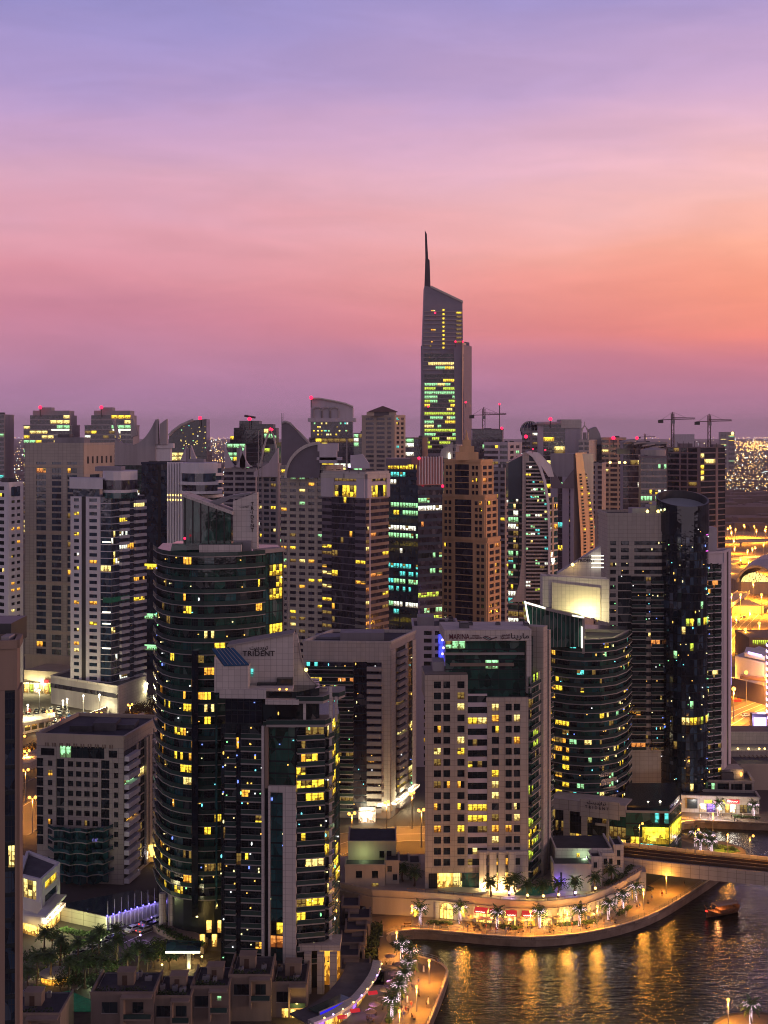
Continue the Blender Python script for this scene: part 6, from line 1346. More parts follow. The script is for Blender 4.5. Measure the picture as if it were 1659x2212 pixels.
def wall_lamp(label, u, v, Y, col, mt, pw):
    m = MB(); x, z = X(u, Y), Z(v, Y); m.ball((x, Y - .35, z), .3, mt); m.tube([(x, Y - .35, z), (x, Y, z)], .06, 4, 'dark_metal'); o = single('wall_lamp', label, 'lamp', m, (x, Y, z)); lamp_light(o, (x, Y - .9, z), pw, col, .2)
wall_lamp('violet wall lamp on the pale promenade villa', 1208, 1903, 362, (.25, .12, 1), 'bulb_blue', 260)
wall_lamp('greenish white wall lamp on the pale promenade villa', 1242, 1907, 362, (.8, 1, .6), 'bulb_white', 160)
# terrace houses along the bottom
rr = random.Random(5)
for n, (u0, u1, v0, Y, lab) in enumerate(((196, 332, 2150, 284, 'flat roofed terrace house below the palms, beside the lit pool'), (330, 412, 2158, 286, 'flat roofed terrace house with a dark balcony, second from the pool'), (412, 494, 2137, 290, 'flat roofed terrace house with a green lit window, third from the pool'),
                                          (494, 586, 2112, 295, 'flat roofed terrace house at the foot of the fin tower, stepped above its neighbours'), (586, 662, 2128, 297, 'flat roofed terrace house with amber lit doorway by the fin tower columns'), (-10, 130, 2196, 276, 'low flat terrace roofs at the foot of the dark narrow tower'))):
    w = [(.3, 1.4, 3.2, 2.2, 'glass_dark'), (.75, 1.4, 2.2, 2.2, 'glass_dark')]
    if n == 2: w[1] = (.75, 1.4, .9, .9, 'lit_green')
    if n == 4: w = [(.5, 5, 3, 2.4, 'shop_yellow'), (.35, 1.4, 3, 2.2, 'glass_dark')]
    t = villa('terrace_house', lab, [(u0, u1, v0, 0, Y, 12, 'house_tan' if n % 2 else 'house_sand', w)], None, (X((u0 + u1) / 2, Y), Y, 0)); t['group'] = 'terrace houses along the bottom'
    zt = Z(v0, Y); x0, x1 = X(u0, Y), X(u1, Y)
    m = MB(); xs = x0 + (x1 - x0) * (.35 if n != 3 else .2); m.box(xs, xs + 3.4, Y + 5, Y + 8, zt, zt + 2.6, 'house_tan'); m.box(xs - .15, xs + 3.55, Y + 4.85, Y + 8.15, zt + 2.6, zt + 2.85, 'house_tan'); m.build('stair_block', t)
    m = MB(); m.box(x0 + (x1 - x0) * .55, x0 + (x1 - x0) * .98, Y - 2.2, Y, zt - 4.3, zt - 4.0, 'house_tan'); m.box(x0 + (x1 - x0) * .55, x0 + (x1 - x0) * .98, Y - 2.2, Y - 2.1, zt - 4.0, zt - 3.0, 'rail_glass'); m.box(x0 + (x1 - x0) * .5, x0 + (x1 - x0) * .55, Y - 2.2, Y, zt - 6, zt, 'house_tan'); m.box(x0 + (x1 - x0) * .5, x1 - .1, Y - 2.2, Y - .02, zt + .05, zt + .35, 'house_tan'); m.build('balcony', t)
    m = MB(); 
    for k in range(3):
        a = x0 + (x1 - x0) * (.1 + .7 * rr.random()); d = rr.uniform(2, 10); m = MB(); m.box(a, a + rr.uniform(.8, 1.5), Y + d, Y + d + 1.1, zt, zt + rr.uniform(.8, 1.3), 'grey_metal'); m.tube([(a + .4, Y + d + .5, zt + 1.3), (a + .4, Y + d + .5, zt + 1.0)], .3, 8, 'dark_metal'); m.build('cooling_unit', t)
    m = MB(); m.tube([(x0 + .8, Y + 1, zt + .25), (x0 + .8, Y + 11, zt + .25), (x1 - 1, Y + 11, zt + .25)], .09, 5, 'grey_metal'); m.build('pipe', t)
    m = MB(); m.box(xs + 1, xs + 2, Y + 4.9, Y + 5, zt + .05, zt + 2.1, 'boat_door'); m.build('door', t)
    m = MB(); q = random.Random(n)
    for k in range(170):
        c = Vector((x0 + 1 + (x1 - x0 - 2) * q.random() ** 1.5, Y + .5 + .8 * q.random(), zt + .3 + 1.1 * q.random() ** 2)); a = Vector((q.gauss(0, 1), q.gauss(0, 1), q.gauss(0, 1))).normalized(); e = a.orthogonal(); m.poly([c - a * .25, c + e * .16, c + a * .25, c - e * .16], 'ivy_green')
    m.build('roof_plant', t)
    if n == 4: lamp_light(t, (X(640, 294), 293.5, 3.5), 450, (1, .6, .15), .3)
for n, (u0, u1, v0, Y) in enumerate(((738, 776, 1962, 353), (752, 800, 1988, 346), (745, 792, 2014, 339), (735, 788, 2042, 331), (722, 776, 2070, 323), (735, 800, 2100, 316))):
    lab = ['stepped terrace unit with pale frame, topmost by the garage ramp', 'stepped terrace unit with pale frame, second from the top', 'stepped terrace unit with pale frame, third from the top', 'stepped terrace unit with pale frame, third from the bottom', 'stepped terrace unit with a lit room at the fin tower foot', 'lowest stepped terrace unit, above the violet pool'][n]
    t = villa('terrace_unit', lab, [(u0, u1, v0, 0, Y, 8, 'house_sand', [(.4, 1, 1.8, 2, 'glass_dark' if n != 4 else LY)])], None, (X(u0, Y), Y, 0)); t['group'] = 'stepped terrace units'
    zt = Z(v0, Y); m = MB(); x1 = X(u1, Y); m.box(x1 - .6, x1, Y - 2.4, Y - .01, 0, zt, 'house_tan'); m.box(x1 - 3.6, x1 - .6, Y - 2.4, Y - .02, zt - .6, zt, 'house_tan'); m.build('frame', t)
    m = MB(); m.box(x1, x1 + 3.2, Y - 1.5, Y + 6, 0, zt - 3.4, 'stone_grey'); m.box(x1 + .1, x1 + 3.1, Y - 1.4, Y + 5.9, zt - 3.4, zt - 3.1, 'ivy_green'); q = random.Random(n)
    for k in range(160): c = Vector((x1 + .2 + 2.8 * q.random(), Y - 1.2 + 6.8 * q.random(), zt - 3.0 + .9 * q.random() ** 2)); a = Vector((q.gauss(0, 1), q.gauss(0, 1), q.gauss(0, 1))).normalized(); e = a.orthogonal(); m.poly([c - a * .3, c + e * .2, c + a * .3, c - e * .2], 'ivy_green')
    m.build('planter', t)
# curved restaurant fascia at the lower promenade
def fascia():
    uv = [(825, 2062), (824, 2080), (818, 2103), (798, 2133), (773, 2161), (728, 2191), (690, 2206), (640, 2222)]; P = [G(u, v, 4.2)[:2] for u, v in uv]; P = smooth_loop(P, 1)[1:-3]
    t = thing('restaurant_row', 'curved restaurant row with a pale roof rim beside the lower promenade', 'restaurant', (*P[5], 0))
    strip(offset_line(P, -1.0), 2.0, 3.7, 4.3, 'stone_pale').build('roof_rim', t)
    strip(offset_line(P, -5.0), 6.2, 3.3, 3.7, 'roof_grey').build('roof', t)
    m = MB()
    for k in range(2, len(P) - 1):
        a, c = P[k], P[k + 1]; L = math.hypot(c[0] - a[0], c[1] - a[1]); f = (a[0], a[1], (c[0] - a[0]) / L, (c[1] - a[1]) / L)
        q = MB(); sgn = -1
        q.fbox(f, .15, L - .15, 2.2, 2.4, .2, 3.0, ['shop_yellow', 'lit_violet', 'shop_white', 'lit_amber'][k % 4]); q.build('shop_window', t)
        if k % 2 == 0: lamp_light(t, (f[0] - f[3] * 2.0, f[1] + f[2] * 2.0, 2.6), 260, [(1, .65, .3), (.8, .35, 1)][k % 4 // 2], .4)
    oo = offset_line(P, .2)
    for k in range(1, len(P) - 1):
        q = MB(); q.ball((oo[k][0], oo[k][1], 4.6), .2, 'bulb_yellow' if k % 3 else 'bulb_violet', 6, 4); q.build('rim_lamp', t)
    for n, (u, v) in enumerate(((806, 2140), (768, 2178), (740, 2192))):
        x, y, _ = G(u, v, 3.2); q = MB(); q.hexa([(x - 1.0, y - .8, 2.5), (x + 1.0, y - .2, 2.5), (x + .8, y + .2, 2.9), (x - 1.2, y - .4, 2.9)], [(x - 1.0, y - .8, 2.9), (x + 1.0, y - .2, 2.9), (x + .8, y + .2, 3.2), (x - 1.2, y - .4, 3.2)], 'awning_red')
        single('awning', ['crimson lit awning at the bend of the curved restaurant row', 'crimson lit awning midway along the curved restaurant row', 'crimson lit awning below the violet pool'][n], 'awning', q, (x, y, 3), 'crimson awnings of the curved row')
    q = MB(); a, c = G(690, 2190, 4), G(762, 2158, 4); L = math.hypot(c[0] - a[0], c[1] - a[1]); f = (a[0], a[1], (c[0] - a[0]) / L, (c[1] - a[1]) / L); q.fbox(f, 0, L, -.2, 0, 1.5, 4.4, 'stone_grey'); q.fbox(f, .2, L - .2, 0, .06, 2.4, 4.2, 'screen_blue'); q.fbox(f, 0, L, -3.5, -.2, 4.0, 4.1, 'rail_glass'); single('plunge_pool', 'deep blue lit glass pool edge below the fin tower columns', 'pool', q, (a[0], a[1], 0)); 
fascia()

# ------------------------------------------------------------------ oval tower podium
def podium():
    Y = 404; t = Bld('hotel_podium', 'beige and glass podium with dark lettering and a bright yellow glass corner', [PX(1188, 412), PX(1352, 403), PX(1445, 402), PX(1471, 415), PX(1471, 440), PX(1190, 440)], near=2)
    z1 = Z(1742, Y); z2 = Z(1762, Y); t.core(0, z2 - 1, 'spandrel_dark'); f, L = t.fr(0); ut = lambda u: L * (u - 1188) / 164
    m = MB(); m.fbox(f, 0, L, -8, .6, Z(1762, Y), Z(1738, Y), 'stone_beige'); m.fbox(f, ut(1255), ut(1340), .6, .9, Z(1770, Y), Z(1732, Y), 'stone_beige'); t.part('parapet', m)
    for a, c in ((1188, 1194), (1219, 1232), (1258, 1270), (1312, 1317)): m = MB(); m.fbox(f, ut(a), ut(c), 0, .7, 0, z2, 'stone_beige'); t.part('pillar', m)
    m = MB(); m.fbox(f, ut(1288), ut(1317), 0, .5, Z(1787, Y), Z(1782, Y), 'stone_beige'); t.part('lintel', m)
    for a, c, p in ((1194, 1219, .3), (1232, 1258, .3), (1270, 1312, .25)): t.facade((f[0] + f[2] * ut(a), f[1] + f[3] * ut(a), f[2], f[3]), ut(c) - ut(a), .5, z2, 'g5:%.2f g5:%.2f' % (p, p), fh=3.4, gl='glass_dark', sp='spandrel_dark', d=.2, pal=['lit_dim'] * 4 + ['lit_amber'])
    t.facade((f[0] + f[2] * ut(1317), f[1] + f[3] * ut(1317), f[2], f[3]), ut(1352) - ut(1317), .5, z2, 'g5:.4 g5:.5', fh=3.4, gl='glass_green', sp='spandrel_dark', d=.2, pal=['lit_yellow', 'lit_dim', 'lit_amber'])
    for i in (1, 2): t.face(i, .5, Z(1750, Y), 'g5:.06 g5:.06 g5:.05', fh=4.2, gl='glass_green', sp='spandrel_dark', d=.2, pal=['lit_yellow', 'lit_cyan'])
    for i, a, c in ((1, .38, 1.0), (2, 0, .95)):
        f1, L1 = t.fr(i); m = MB(); pane(m, f1, L1 * a, L1 * c, Z(1819, Y), Z(1783, Y), .3, 'glow_room', 7, 2, 'frame_dark'); t.part('glass_box', m)
    m = MB(); m.fbox(f, ut(1317), ut(1352), .3, .4, .3, Z(1812, Y), 'shop_yellow'); t.part('entrance_glazing', m); lamp_light(t.root, (X(1335, 400), 399.5, 3), 500, (1, .75, .2), .5); lamp_light(t.root, (X(1420, 399), 396, 6), 300, (1, .85, .2), .5)
    m = MB(); m.prism([PX(1352, 404), PX(1445, 403), PX(1468, 416), PX(1460, 430), PX(1352, 430)], Z(1752, Y), Z(1740, Y), 'spandrel_dark'); t.part('upper_storey', m)
    t.part('parapet', strip([PX(1352, 402.5), PX(1446, 401.5), PX(1472, 414.5)], .3, Z(1752, Y), Z(1747, Y), 'slab_grey'))
    a = atan2(f[3], f[2]); 
    def on(u, v): s = ut(u); return (f[0] + f[2] * s + f[3] * .95, f[1] + f[3] * s - f[2] * .95, Z(v, Y))
    text_obj('TRIDENT', 1.15, .05, 'letter_dark', t.root, on(1292, 1751), a, sp=1.7); text_obj('\uFE96\uFEE8\uFEF3\uFEAA\uFEF3\uFE8D\uFEAE\uFE97', 1.35, .05, 'letter_dark', t.root, on(1291, 1741), a, sx=1.2)
    for u, v, mt in ((1369, 1742, 'bulb_yellow'), (1390, 1740, 'bulb_yellow'), (1413, 1737, 'bulb_yellow'), (1426, 1732, 'bulb_white'), (1400, 1733, 'bulb_white')):
        m = MB(); m.ball((X(u, 408), 408, Z(v, 408)), .35, mt); t.part('terrace_lamp', m)
    lamp_light(t.root, (X(1395, 409), 409, Z(1735, 409)), 420, (.5, 1, .8), .5)
    m = MB(); m.box(X(1355, 412), X(1425, 412), 411, 415, Z(1741, 412), Z(1736, 412), 'glow_teal'); t.part('terrace_bar', m)
    t.done()
podium()

# ------------------------------------------------------------------ bridge
def bridge():
    t = thing('road_bridge', 'low concrete road bridge with rail barriers crossing the channel', 'bridge', (X(1500, 380), 380, 0)); z = 7.0
    ctr = [(X(u, y), y) for u, y in ((1150, 396), (1345, 390), (1500, 383), (1700, 375), (2000, 366))]
    strip(ctr, 14, z - 1.0, z, 'asphalt').build('deck', t)
    strip(offset_line(ctr, -7.2), .5, z - 2.6, z + .9, 'stone_beige').build('parapet', t); strip(offset_line(ctr, 7.2), .5, z - 2.6, z + .9, 'stone_beige').build('parapet', t)
    for o in (-2.6, .4, 3.4): strip(offset_line(ctr, o), .35, z, z + .75, 'rail_brown').build('barrier', t)
    for o in (-5.2, -3.6): strip(offset_line(ctr, o), .14, z, z + .008, 'marking').build('lane_line', t)
    m = MB(); 
    for k in range(40):
        q = k / 40; i = min(3, int(q * 4)); a, c = ctr[i], ctr[i + 1]; r = q * 4 - i; x, y = a[0] + (c[0] - a[0]) * r, a[1] + (c[1] - a[1]) * r - 7.2; m.box(x - .05, x + .05, y - .05, y + .05, z + .9, z + 1.9, 'dark_metal')
    strip([(p[0], p[1] - 7.2) for p in ctr], .08, z + 1.82, z + 1.9, 'dark_metal', m); m.build('railing', t)
    m = MB(); a = (X(1388, 376), 376); m.prism([(a[0] - 9, a[1] + 0), (a[0] + 1.0, a[1] + 0), (a[0] + 3, a[1] + 17), (a[0] - 7, a[1] + 17)], -.5, z - 1.0, 'stone_beige'); m.build('abutment', t)
bridge()

# ------------------------------------------------------------------ far-right shore: restaurants, low blocks, neon block, station
def right_shore():
    b = tower('shore_apartments', 'three storey beige apartment block with columns behind the neon restaurants', quad2((1515, 470), (1628, 468), 14), 1684, ['P1 b5:.05 P1 b5:.06 P1 b5:.04 P1 b3:.05 P1'], mat='stone_beige', gl='glass_dark', fh=3.2, near=2, fin=False, roof=2, par=.8)
    b.pbox('penthouse', 'stone_beige', 1520, 1606, 1662, 1684, 474, 8)
    for u in (1535, 1563, 1601):
        m = MB(); m.ball((X(u, 473.5), 473.5, Z(1673, 473)), .45, 'bulb_orange', 8, 5, 1.8); b.part('wall_lamp', m); lamp_light(b.root, (X(u, 472), 472.6, Z(1672, 472)), 120, (1, .62, .25), .2)
    b.done()
    b = Bld('restaurant_building', 'low wall of glowing restaurant fronts under yellow and red signs', quad2((1455, 458), (1640, 455), 8)); b.core(0, Z(1725, 456), 'stone_beige'); f, L = b.fr(0); ut = lambda u: L * (u - 1455) / 185
    for u0, u1, mt in ((1511, 1526, 'shop_white'), (1527, 1546, 'room_blue'), (1548, 1560, 'shop_white'), (1566, 1576, 'shop_yellow'), (1577, 1590, 'shop_white'), (1598, 1622, 'lit_dim')):
        m = MB(); pane(m, f, ut(u0), ut(u1), .3, Z(1738, 456), .15, mt, 3, 2, 'frame_dark'); b.part('shop_window', m)
    for u0, u1, mt in ((1522, 1541, 'sign_yellow'), (1543, 1549, 'sign_red'), (1561, 1568, 'sign_yellow'), (1571, 1597, 'sign_red')):
        m = MB()
        if mt == 'sign_yellow' or u1 < 1560:
            n = int((u1 - u0) / 2.4)
            for k in range(n): a = ut(u0 + k * 2.4); m.fbox(f, a, a + .26, .2, .4, Z(1734.5, 456), Z(1729 + (k % 2), 456), mt); 
            m.fbox(f, ut(u0), ut(u1), .2, .3, Z(1735.5, 456), Z(1734.5, 456), mt)
            b.part('sign', m)
        else:
            m.fbox(f, ut(u0), ut(u1), .2, .4, Z(1735, 456), Z(1727, 456), mt); s = b.part('sign', m); q = MB()
            q.tube([(f[0] + f[2] * ut(u0 + 3 + k * 1.2) + f[3] * .5, f[1] + f[3] * ut(u0 + 3 + k * 1.2) - f[2] * .5, Z(1731, 456) + .2 * sin(k * 2.1)) for k in range(17)], .09, 4, 'tube_white'); q.build('script', s)
    for u, pw, c in ((1518, 1400, (1, .95, .85)), (1537, 800, (.7, .5, 1)), (1555, 1000, (1, .9, .7)), (1584, 1200, (1, .9, .75)), (1612, 400, (1, .6, .3)), (1480, 500, (1, .55, .12))): lamp_light(b.root, (X(u, 450), 450, 3), pw, c, .5)
    m = MB(); m.box(X(1484, 457), X(1506, 457), 456.5, 457, 1.5, 4.5, 'spandrel_dark'); b.part('dark_opening', m); b.parapet(Z(1725, 456), .8, 'stone_beige'); b.done()
    for n, (nm, lab, u0, u1, v0, Y, mt) in enumerate((('terrace_roof', 'flat pale roof terrace with lit palms beside the wing tower', 1540, 1700, 1626, 500, 'stone_beige'), ('terrace_roof', 'long pale flat roof edge above the palm terrace', 1530, 1720, 1585, 528, 'stone_pale'), ('terrace_roof', 'lower flat roof with pergola behind the shore apartments', 1600, 1700, 1655, 486, 'stone_warm'))):
        t = thing(nm, lab, 'roof terrace', (X(u0, Y), Y, 0)); m = MB(); m.box(X(u0, Y), X(u1, Y), Y, Y + 14, 0, Z(v0, Y), mt); m.build('wall', t); m = MB(); z = Z(v0, Y); m.box(X(u0, Y) + .2, X(u1, Y), Y + .2, Y + 13.8, z, z + .06, 'roof_grey'); m.build('deck', t)
        m = MB(); m.box(X(u0, Y), X(u1, Y), Y - .15, Y + .1, z - .3, z + .8, mt); m.build('parapet', t)
        if n == 0:
            for u in (1574, 1594, 1617, 1640, 1652):
                q = MB(); q.ball((X(u, Y + 1), Y + 1, z + 1.2), .4, 'bulb_yellow'); q.build('terrace_lamp', t)
            lamp_light(t, (X(1600, Y), Y + 5, z + 3), 900, (1, .75, .35), .4); lamp_light(t, (X(1640, Y), Y + 5, z + 3), 900, (1, .75, .35), .4)
        if n == 2:
            m = MB()
            for k in range(9): x = X(1606, Y) + k * 1.5; m.box(x, x + .25, Y + 1, Y + 6, z + 2.4, z + 2.6, 'rail_brown')
            m.build('pergola', t)
    # boulevard side
    b = Bld('white_block', 'windowless white block washed pink and orange beside the boulevard', [PX(1588, 660), PX(1650, 640), PX(1700, 660), PX(1640, 690)]); b.core(0, Z(1424, 650), 'white_paint'); m = MB(); m.prism([PX(1608, 652), PX(1652, 640), PX(1660, 660), PX(1612, 668)], 20, Z(1410, 650), 'white_paint'); b.part('stair_block', m)
    f, L = b.fr(0); m = MB(); m.fbox(f, -2, L + 2, .2, 1.0, 0, Z(1472, 650), 'spandrel_purple'); b.part('glass_base', m); b.facade((f[0], f[1] , f[2], f[3]), L, 3, Z(1476, 650), 'M1 g3:.2 M1 g3:.3 M1 g3:.1', fh=6, gl='glass_violet', sp='spandrel_dark', d=1.2, pal=['lit_dim', 'lit_amber'])
    m = MB(); m.box(X(1580, 640), X(1597, 640), 636, 640, 2.5, Z(1512, 640), 'sign_red_dim'); b.part('red_kiosk', m); m = MB(); m.tube([(X(1596, 645), 642, Z(1459, 645)), (X(1655, 645), 636, Z(1462, 645))], 1.1, 6, 'brown_roof'); b.part('canopy_beam', m)
    q = MB(); q.fbox(f, L * .5, L * .95, .2, .8, Z(1416, 645), Z(1411, 645), 'tube_violet'); b.part('neon_sign', q); lamp_light(b.root, (X(1640, 632), 628, 22), 6000, (1, .5, .75), 1); lamp_light(b.root, (X(1592, 632), 630, 26), 7000, (1, .5, .12), 1); b.done()
    t = thing('neon_tower', 'round tower edge ringed by white violet light bars, cut by the picture edge', 'building', (X(1672, 600), 600, 0)); m = MB(); m.tube([(X(1674, 600), 600, 0), (X(1674, 600), 600, Z(1388, 600))], 3.4, 20, 'spandrel_purple'); m.build('wall', t)
    for k in range(14):
        z = Z(1396 + k * 13, 600); q = MB(); q.tube([(X(1674, 600), 600, z), (X(1674, 600), 600, z + .9)], 3.75, 20, 'tube_violet'); q.build('light_bar', t)
    for k in (2, 8): lamp_light(t, (X(1650, 590), 592, Z(1396 + k * 13, 600)), 2500, (.7, .5, 1), 1)
    t = thing('billboard_kiosk', 'white violet glowing advertising box beside the boulevard', 'billboard', (X(1640, 575), 575, 0)); m = MB(); m.box(X(1625, 575), X(1657, 575), 575, 579, .5, 8.6, 'spandrel_purple'); m.build('box', t); m = MB(); m.box(X(1628, 575), X(1655, 575), 574.6, 575, 2.2, 7.2, 'tube_violet'); m.build('screen', t)
    lamp_light(t, (X(1640, 570), 568, 5), 3000, (.6, .45, 1), 1)
    m = MB(); 
    t = thing('light_garland', 'row of white globe lights along a wall top below the boulevard', 'lights', (X(1600, 555), 555, 0)); m.box(X(1560, 555), X(1600, 555), 555, 555.6, 0, 3.4, 'stone_pale'); m.build('wall', t)
    for k in range(6):
        q = MB(); q.ball((X(1567 + k * 5.3, 555 - k), 555 - k * .1, 4 + k * .12), .45, 'tube_white'); q.build('globe', t)
    # metro shell
    Y = 1080; t = thing('metro_station', 'grey metal clad arched shell station with a glowing end wall', 'station', (X(1640, Y), Y, 0)); m = MB(); n = 14; rings = []
    for a in range(7):
        y = Y + a * 26; s = [.72, .92, 1, 1, .95, .85, .6][a]; rings.append([(X(1632, Y) + (19 * s) * cos(pi * k / n) + a * 13, y, 9 + 17 * s * sin(pi * k / n)) for k in range(n + 1)])
    for a in range(6):
        for k in range(n): m.poly([rings[a][k], rings[a][k + 1], rings[a + 1][k + 1], rings[a + 1][k]], 'roof_metal')
    o = m.build('shell_roof', t, smooth=True); m = MB(); m.poly([(x * .8 + .2 * X(1632, Y), Y + .8, z * .62 + 3.2) for x, _, z in rings[0]], 'lit_pale'); m.build('end_glazing', t); m = MB(); m.box(X(1600, Y), X(1690, Y), Y - 2, Y + 160, 0, 9, 'concrete'); m.build('base', t)
    m = MB(); A = [(x, Y - .4, z) for x, _, z in rings[0]]; m.tube(A, 1.1, 6, 'concrete'); m.build('rim', t)
    # viaducts
    for nm, lab, P, w, z in (('viaduct', 'pale elevated track leading into the shell station', [G(1535, 1330, 8), G(1588, 1290, 8), G(1606, 1278, 8)], 9, 8), ('flyover', 'long concrete flyover of the orange interchange', [G(1460, 1172, 7), G(1600, 1168, 7), G(1800, 1160, 7)], 14, 7), ('flyover', 'curved flyover ramp between the highway and the station', [G(1520, 1222, 5), G(1600, 1207, 5.5), G(1760, 1190, 6)], 12, 5.5), ('viaduct', 'orange lit elevated road on a hammerhead pier beside the beige block', [G(-60, 1668, 9), G(44, 1650, 9), G(130, 1612, 9), G(330, 1545, 9)], 9, 9)):
        t = thing(nm, lab, 'viaduct', (P[1][0], P[1][1], 0)); strip(P, w, z - 1.6, z, 'stone_beige').build('deck', t)
        for s in (-1, 1): strip(offset_line(P, s * (w / 2 - .15)), .3, z, z + .9, 'stone_beige').build('parapet', t)
        for k in range(len(P)):
            m = MB(); m.tube([(P[k][0], P[k][1], 0), (P[k][0], P[k][1], z - 3), (P[k][0], P[k][1], z - 1.6)], [1.1, 1.1, 2.6], 10, 'stone_beige'); m.build('pier', t)
    # long low dark buildings in the interchange
    m = MB(); m.box(X(1580, 960), X(1650, 960), 960, 1000, 0, 5, 'stone_beige'); single('low_shed', 'low pale shed between the station and the boulevard', 'building', m, (X(1600, 960), 960, 0))
    t = thing('yellow_window_hall', 'low hall with a row of yellow lit windows above the pink white block', 'building', (X(1640, 760), 760, 0)); m = MB(); m.box(X(1618, 760), X(1720, 760), 760, 790, 0, 13, 'stone_brown'); m.build('wall', t)
    for k in range(8): q = MB(); x = X(1626 + k * 4.4, 760); q.box(x, x + .85, 759.8, 760.05, 9, 11.6, 'lit_lime'); q.build('window', t)
right_shore()

# ------------------------------------------------------------------ left mid: shops, parking deck; near-left wall, shop, canopy
def left_side():
    b = Bld('shop_row', 'low beige shop row glowing yellow under red signs below the grid tower', quad2((52, 668), (150, 660), 20)); b.core(0, 11, 'stone_warm'); f, L = b.fr(0)
    m = MB()
    for k in range(9): q = MB(); q.fbox(f, L * (k * .11 + .01), L * (k * .11 + .1), .1, .3, .4, 5, ['shop_yellow', 'lit_lime', 'shop_white', 'lit_pale'][k % 4]); b.part('shop_window', q)
    for a, c in ((.45, .55), (.62, .74), (.78, .86)): q = MB(); q.fbox(f, L * a, L * c, .35, .6, 5.4, 7.0, 'sign_red'); b.part('sign', q)
    for k in range(4): lamp_light(b.root, (f[0] + L * (.1 + .27 * k), f[1] - 5, 4.5), 3800, (1, .9, .45), .6)
    b.part('canopy', strip([(f[0], f[1] - 1.5), (f[0] + L, f[1] - 2.5)], 3, 5.05, 5.35, 'stone_beige')); b.done()
    m = MB(); P = [G(20, 1592), G(118, 1572), G(120, 1556), G(20, 1566)]
    t = thing('parking_deck', 'low open parking deck with pale parapets in front of the crowded car lot', 'parking deck', (P[0][0], P[0][1], 0)); m.prism([p[:2] for p in P], 3.2, 3.6, 'stone_beige'); m.build('deck', t)
    a, c = P[0], P[1]; L = math.hypot(c[0] - a[0], c[1] - a[1]); f = (a[0], a[1], (c[0] - a[0]) / L, (c[1] - a[1]) / L); m = MB(); m.fbox(f, 0, L, -.3, 0, 3.2, 4.5, 'stone_pale'); m.fbox(f, 0, L, -.3, .05, 0, 1.0, 'stone_pale'); m.build('parapet', t)
    for k in range(7): m = MB(); m.fbox(f, L * k / 6.5, L * k / 6.5 + .5, -.4, .1, 1.0, 3.2, 'stone_pale'); m.build('column', t)
    m = MB(); m.fbox(f, L * .05, L * .95, -9, -8.8, .2, 3.0, 'shop_yellow'); m.build('lit_bay', t); lamp_light(t, (f[0] + L * .5, f[1] + 3, 2.8), 900, (1, .8, .4), .5)
    t = thing('ramp_wall', 'long tan ramp wall between the car lot and the roof of the stocky block', 'wall', (*G(160, 1572)[:2], 0)); strip([G(118, 1590)[:2], G(160, 1570)[:2], G(230, 1543)[:2]], 1.0, 0, 3.4, 'stone_warm').build('wall', t)
    b = Bld('gatehouse', 'small pale utility house by the lamp lit trees behind the stocky block', quad2((235, 572), (285, 568), 6)); b.core(0, 3.6, 'stone_pale'); b.parapet(3.6, .4, 'stone_pale')
    f, L = b.fr(0)
    for k in range(4): q = MB(); q.fbox(f, L * (.1 + .22 * k), L * (.17 + .22 * k), .02, .08, 1.2, 2.6, 'glass_dark'); b.part('window', q)
    b.done()
    # near-left: walls with blue lamps
    t = thing('garden_wall', 'tall pale wall with a row of blue lamps along its top', 'wall', (*G(231, 2010)[:2], 0)); a, c = G(231, 2010), G(346, 1976); strip([a[:2], c[:2]], .5, 0, 3.4, 'white_paint').build('wall', t)
    for k in range(14): q = MB(); x, y = a[0] + (c[0] - a[0]) * k / 13.5, a[1] + (c[1] - a[1]) * k / 13.5; q.box(x - .15, x + .15, y - .5, y - .2, 0, 3.4, 'white_paint'); q.build('pilaster', t)
    for k in range(9):
        x, y = a[0] + (c[0] - a[0]) * (k + .1) / 9, a[1] + (c[1] - a[1]) * (k + .1) / 9; q = MB(); q.ball((x, y - .3, 3.75), .22, 'bulb_blue'); q.tube([(x, y - .3, 3.4), (x, y - .3, 3.6)], .07, 5, 'dark_metal'); q.build('blue_lamp', t); lamp_light(t, (x, y - 1.0, 3.9), 55, (.35, .25, 1), .2)
    for k in range(8):
        x, y = a[0] + (c[0] - a[0]) * k / 8 , a[1] + (c[1] - a[1]) * k / 8 + 1.2; q = MB(); q.tube([(x, y, 0), (x, y, 7)], .07, 5, 'frame_pale'); q.build('fence_post', t)
    t = thing('court_wall', 'low beige court wall lit yellow green behind the shrubs', 'wall', (*G(175, 2000)[:2], 0)); a2 = G(118, 1985); strip([a2[:2], a[:2]], .45, 0, 3.5, 'stone_beige').build('wall', t)
    lamp_light(t, (*G(150, 2012)[:2], 3), 900, (.85, 1, .35), .3); lamp_light(t, (*G(215, 2020)[:2], 3), 800, (.9, 1, .4), .3); lamp_light(t, (*G(105, 2030)[:2], 3.4), 600, (1, .9, .45), .3)
    q = MB(); q.prism([G(122, 1975)[:2], G(232, 1996)[:2], G(342, 1962)[:2], G(300, 1940)[:2]], 2.2, 2.4, 'spandrel_blue'); single('covered_court', 'dark blue covered court behind the blue lamp wall', 'court', q, (*G(230, 1970)[:2], 0))
    b = Bld('corner_shop', 'white three storey building with a glowing shop front by the shrub garden', [PX(-10, 352), PX(88, 345), PX(126, 356), PX(40, 366)], near=2); b.core(0, Z(1897, 346), 'white_paint'); f, L = b.fr(0)
    b.pts = [PX(44, 347), PX(88, 343), PX(127, 356), PX(60, 366)]
    b.face(0, 9, Z(1897, 346), 'W1 g4:.02 W1', fh=4, mat='white_paint', gl='glass_blue', win=.6); b.face(1, 4, Z(1897, 346), 'W1 w4:.2 W1', fh=4, mat='white_paint', gl='glass_teal', win=.55, pal=['lit_yellow'])
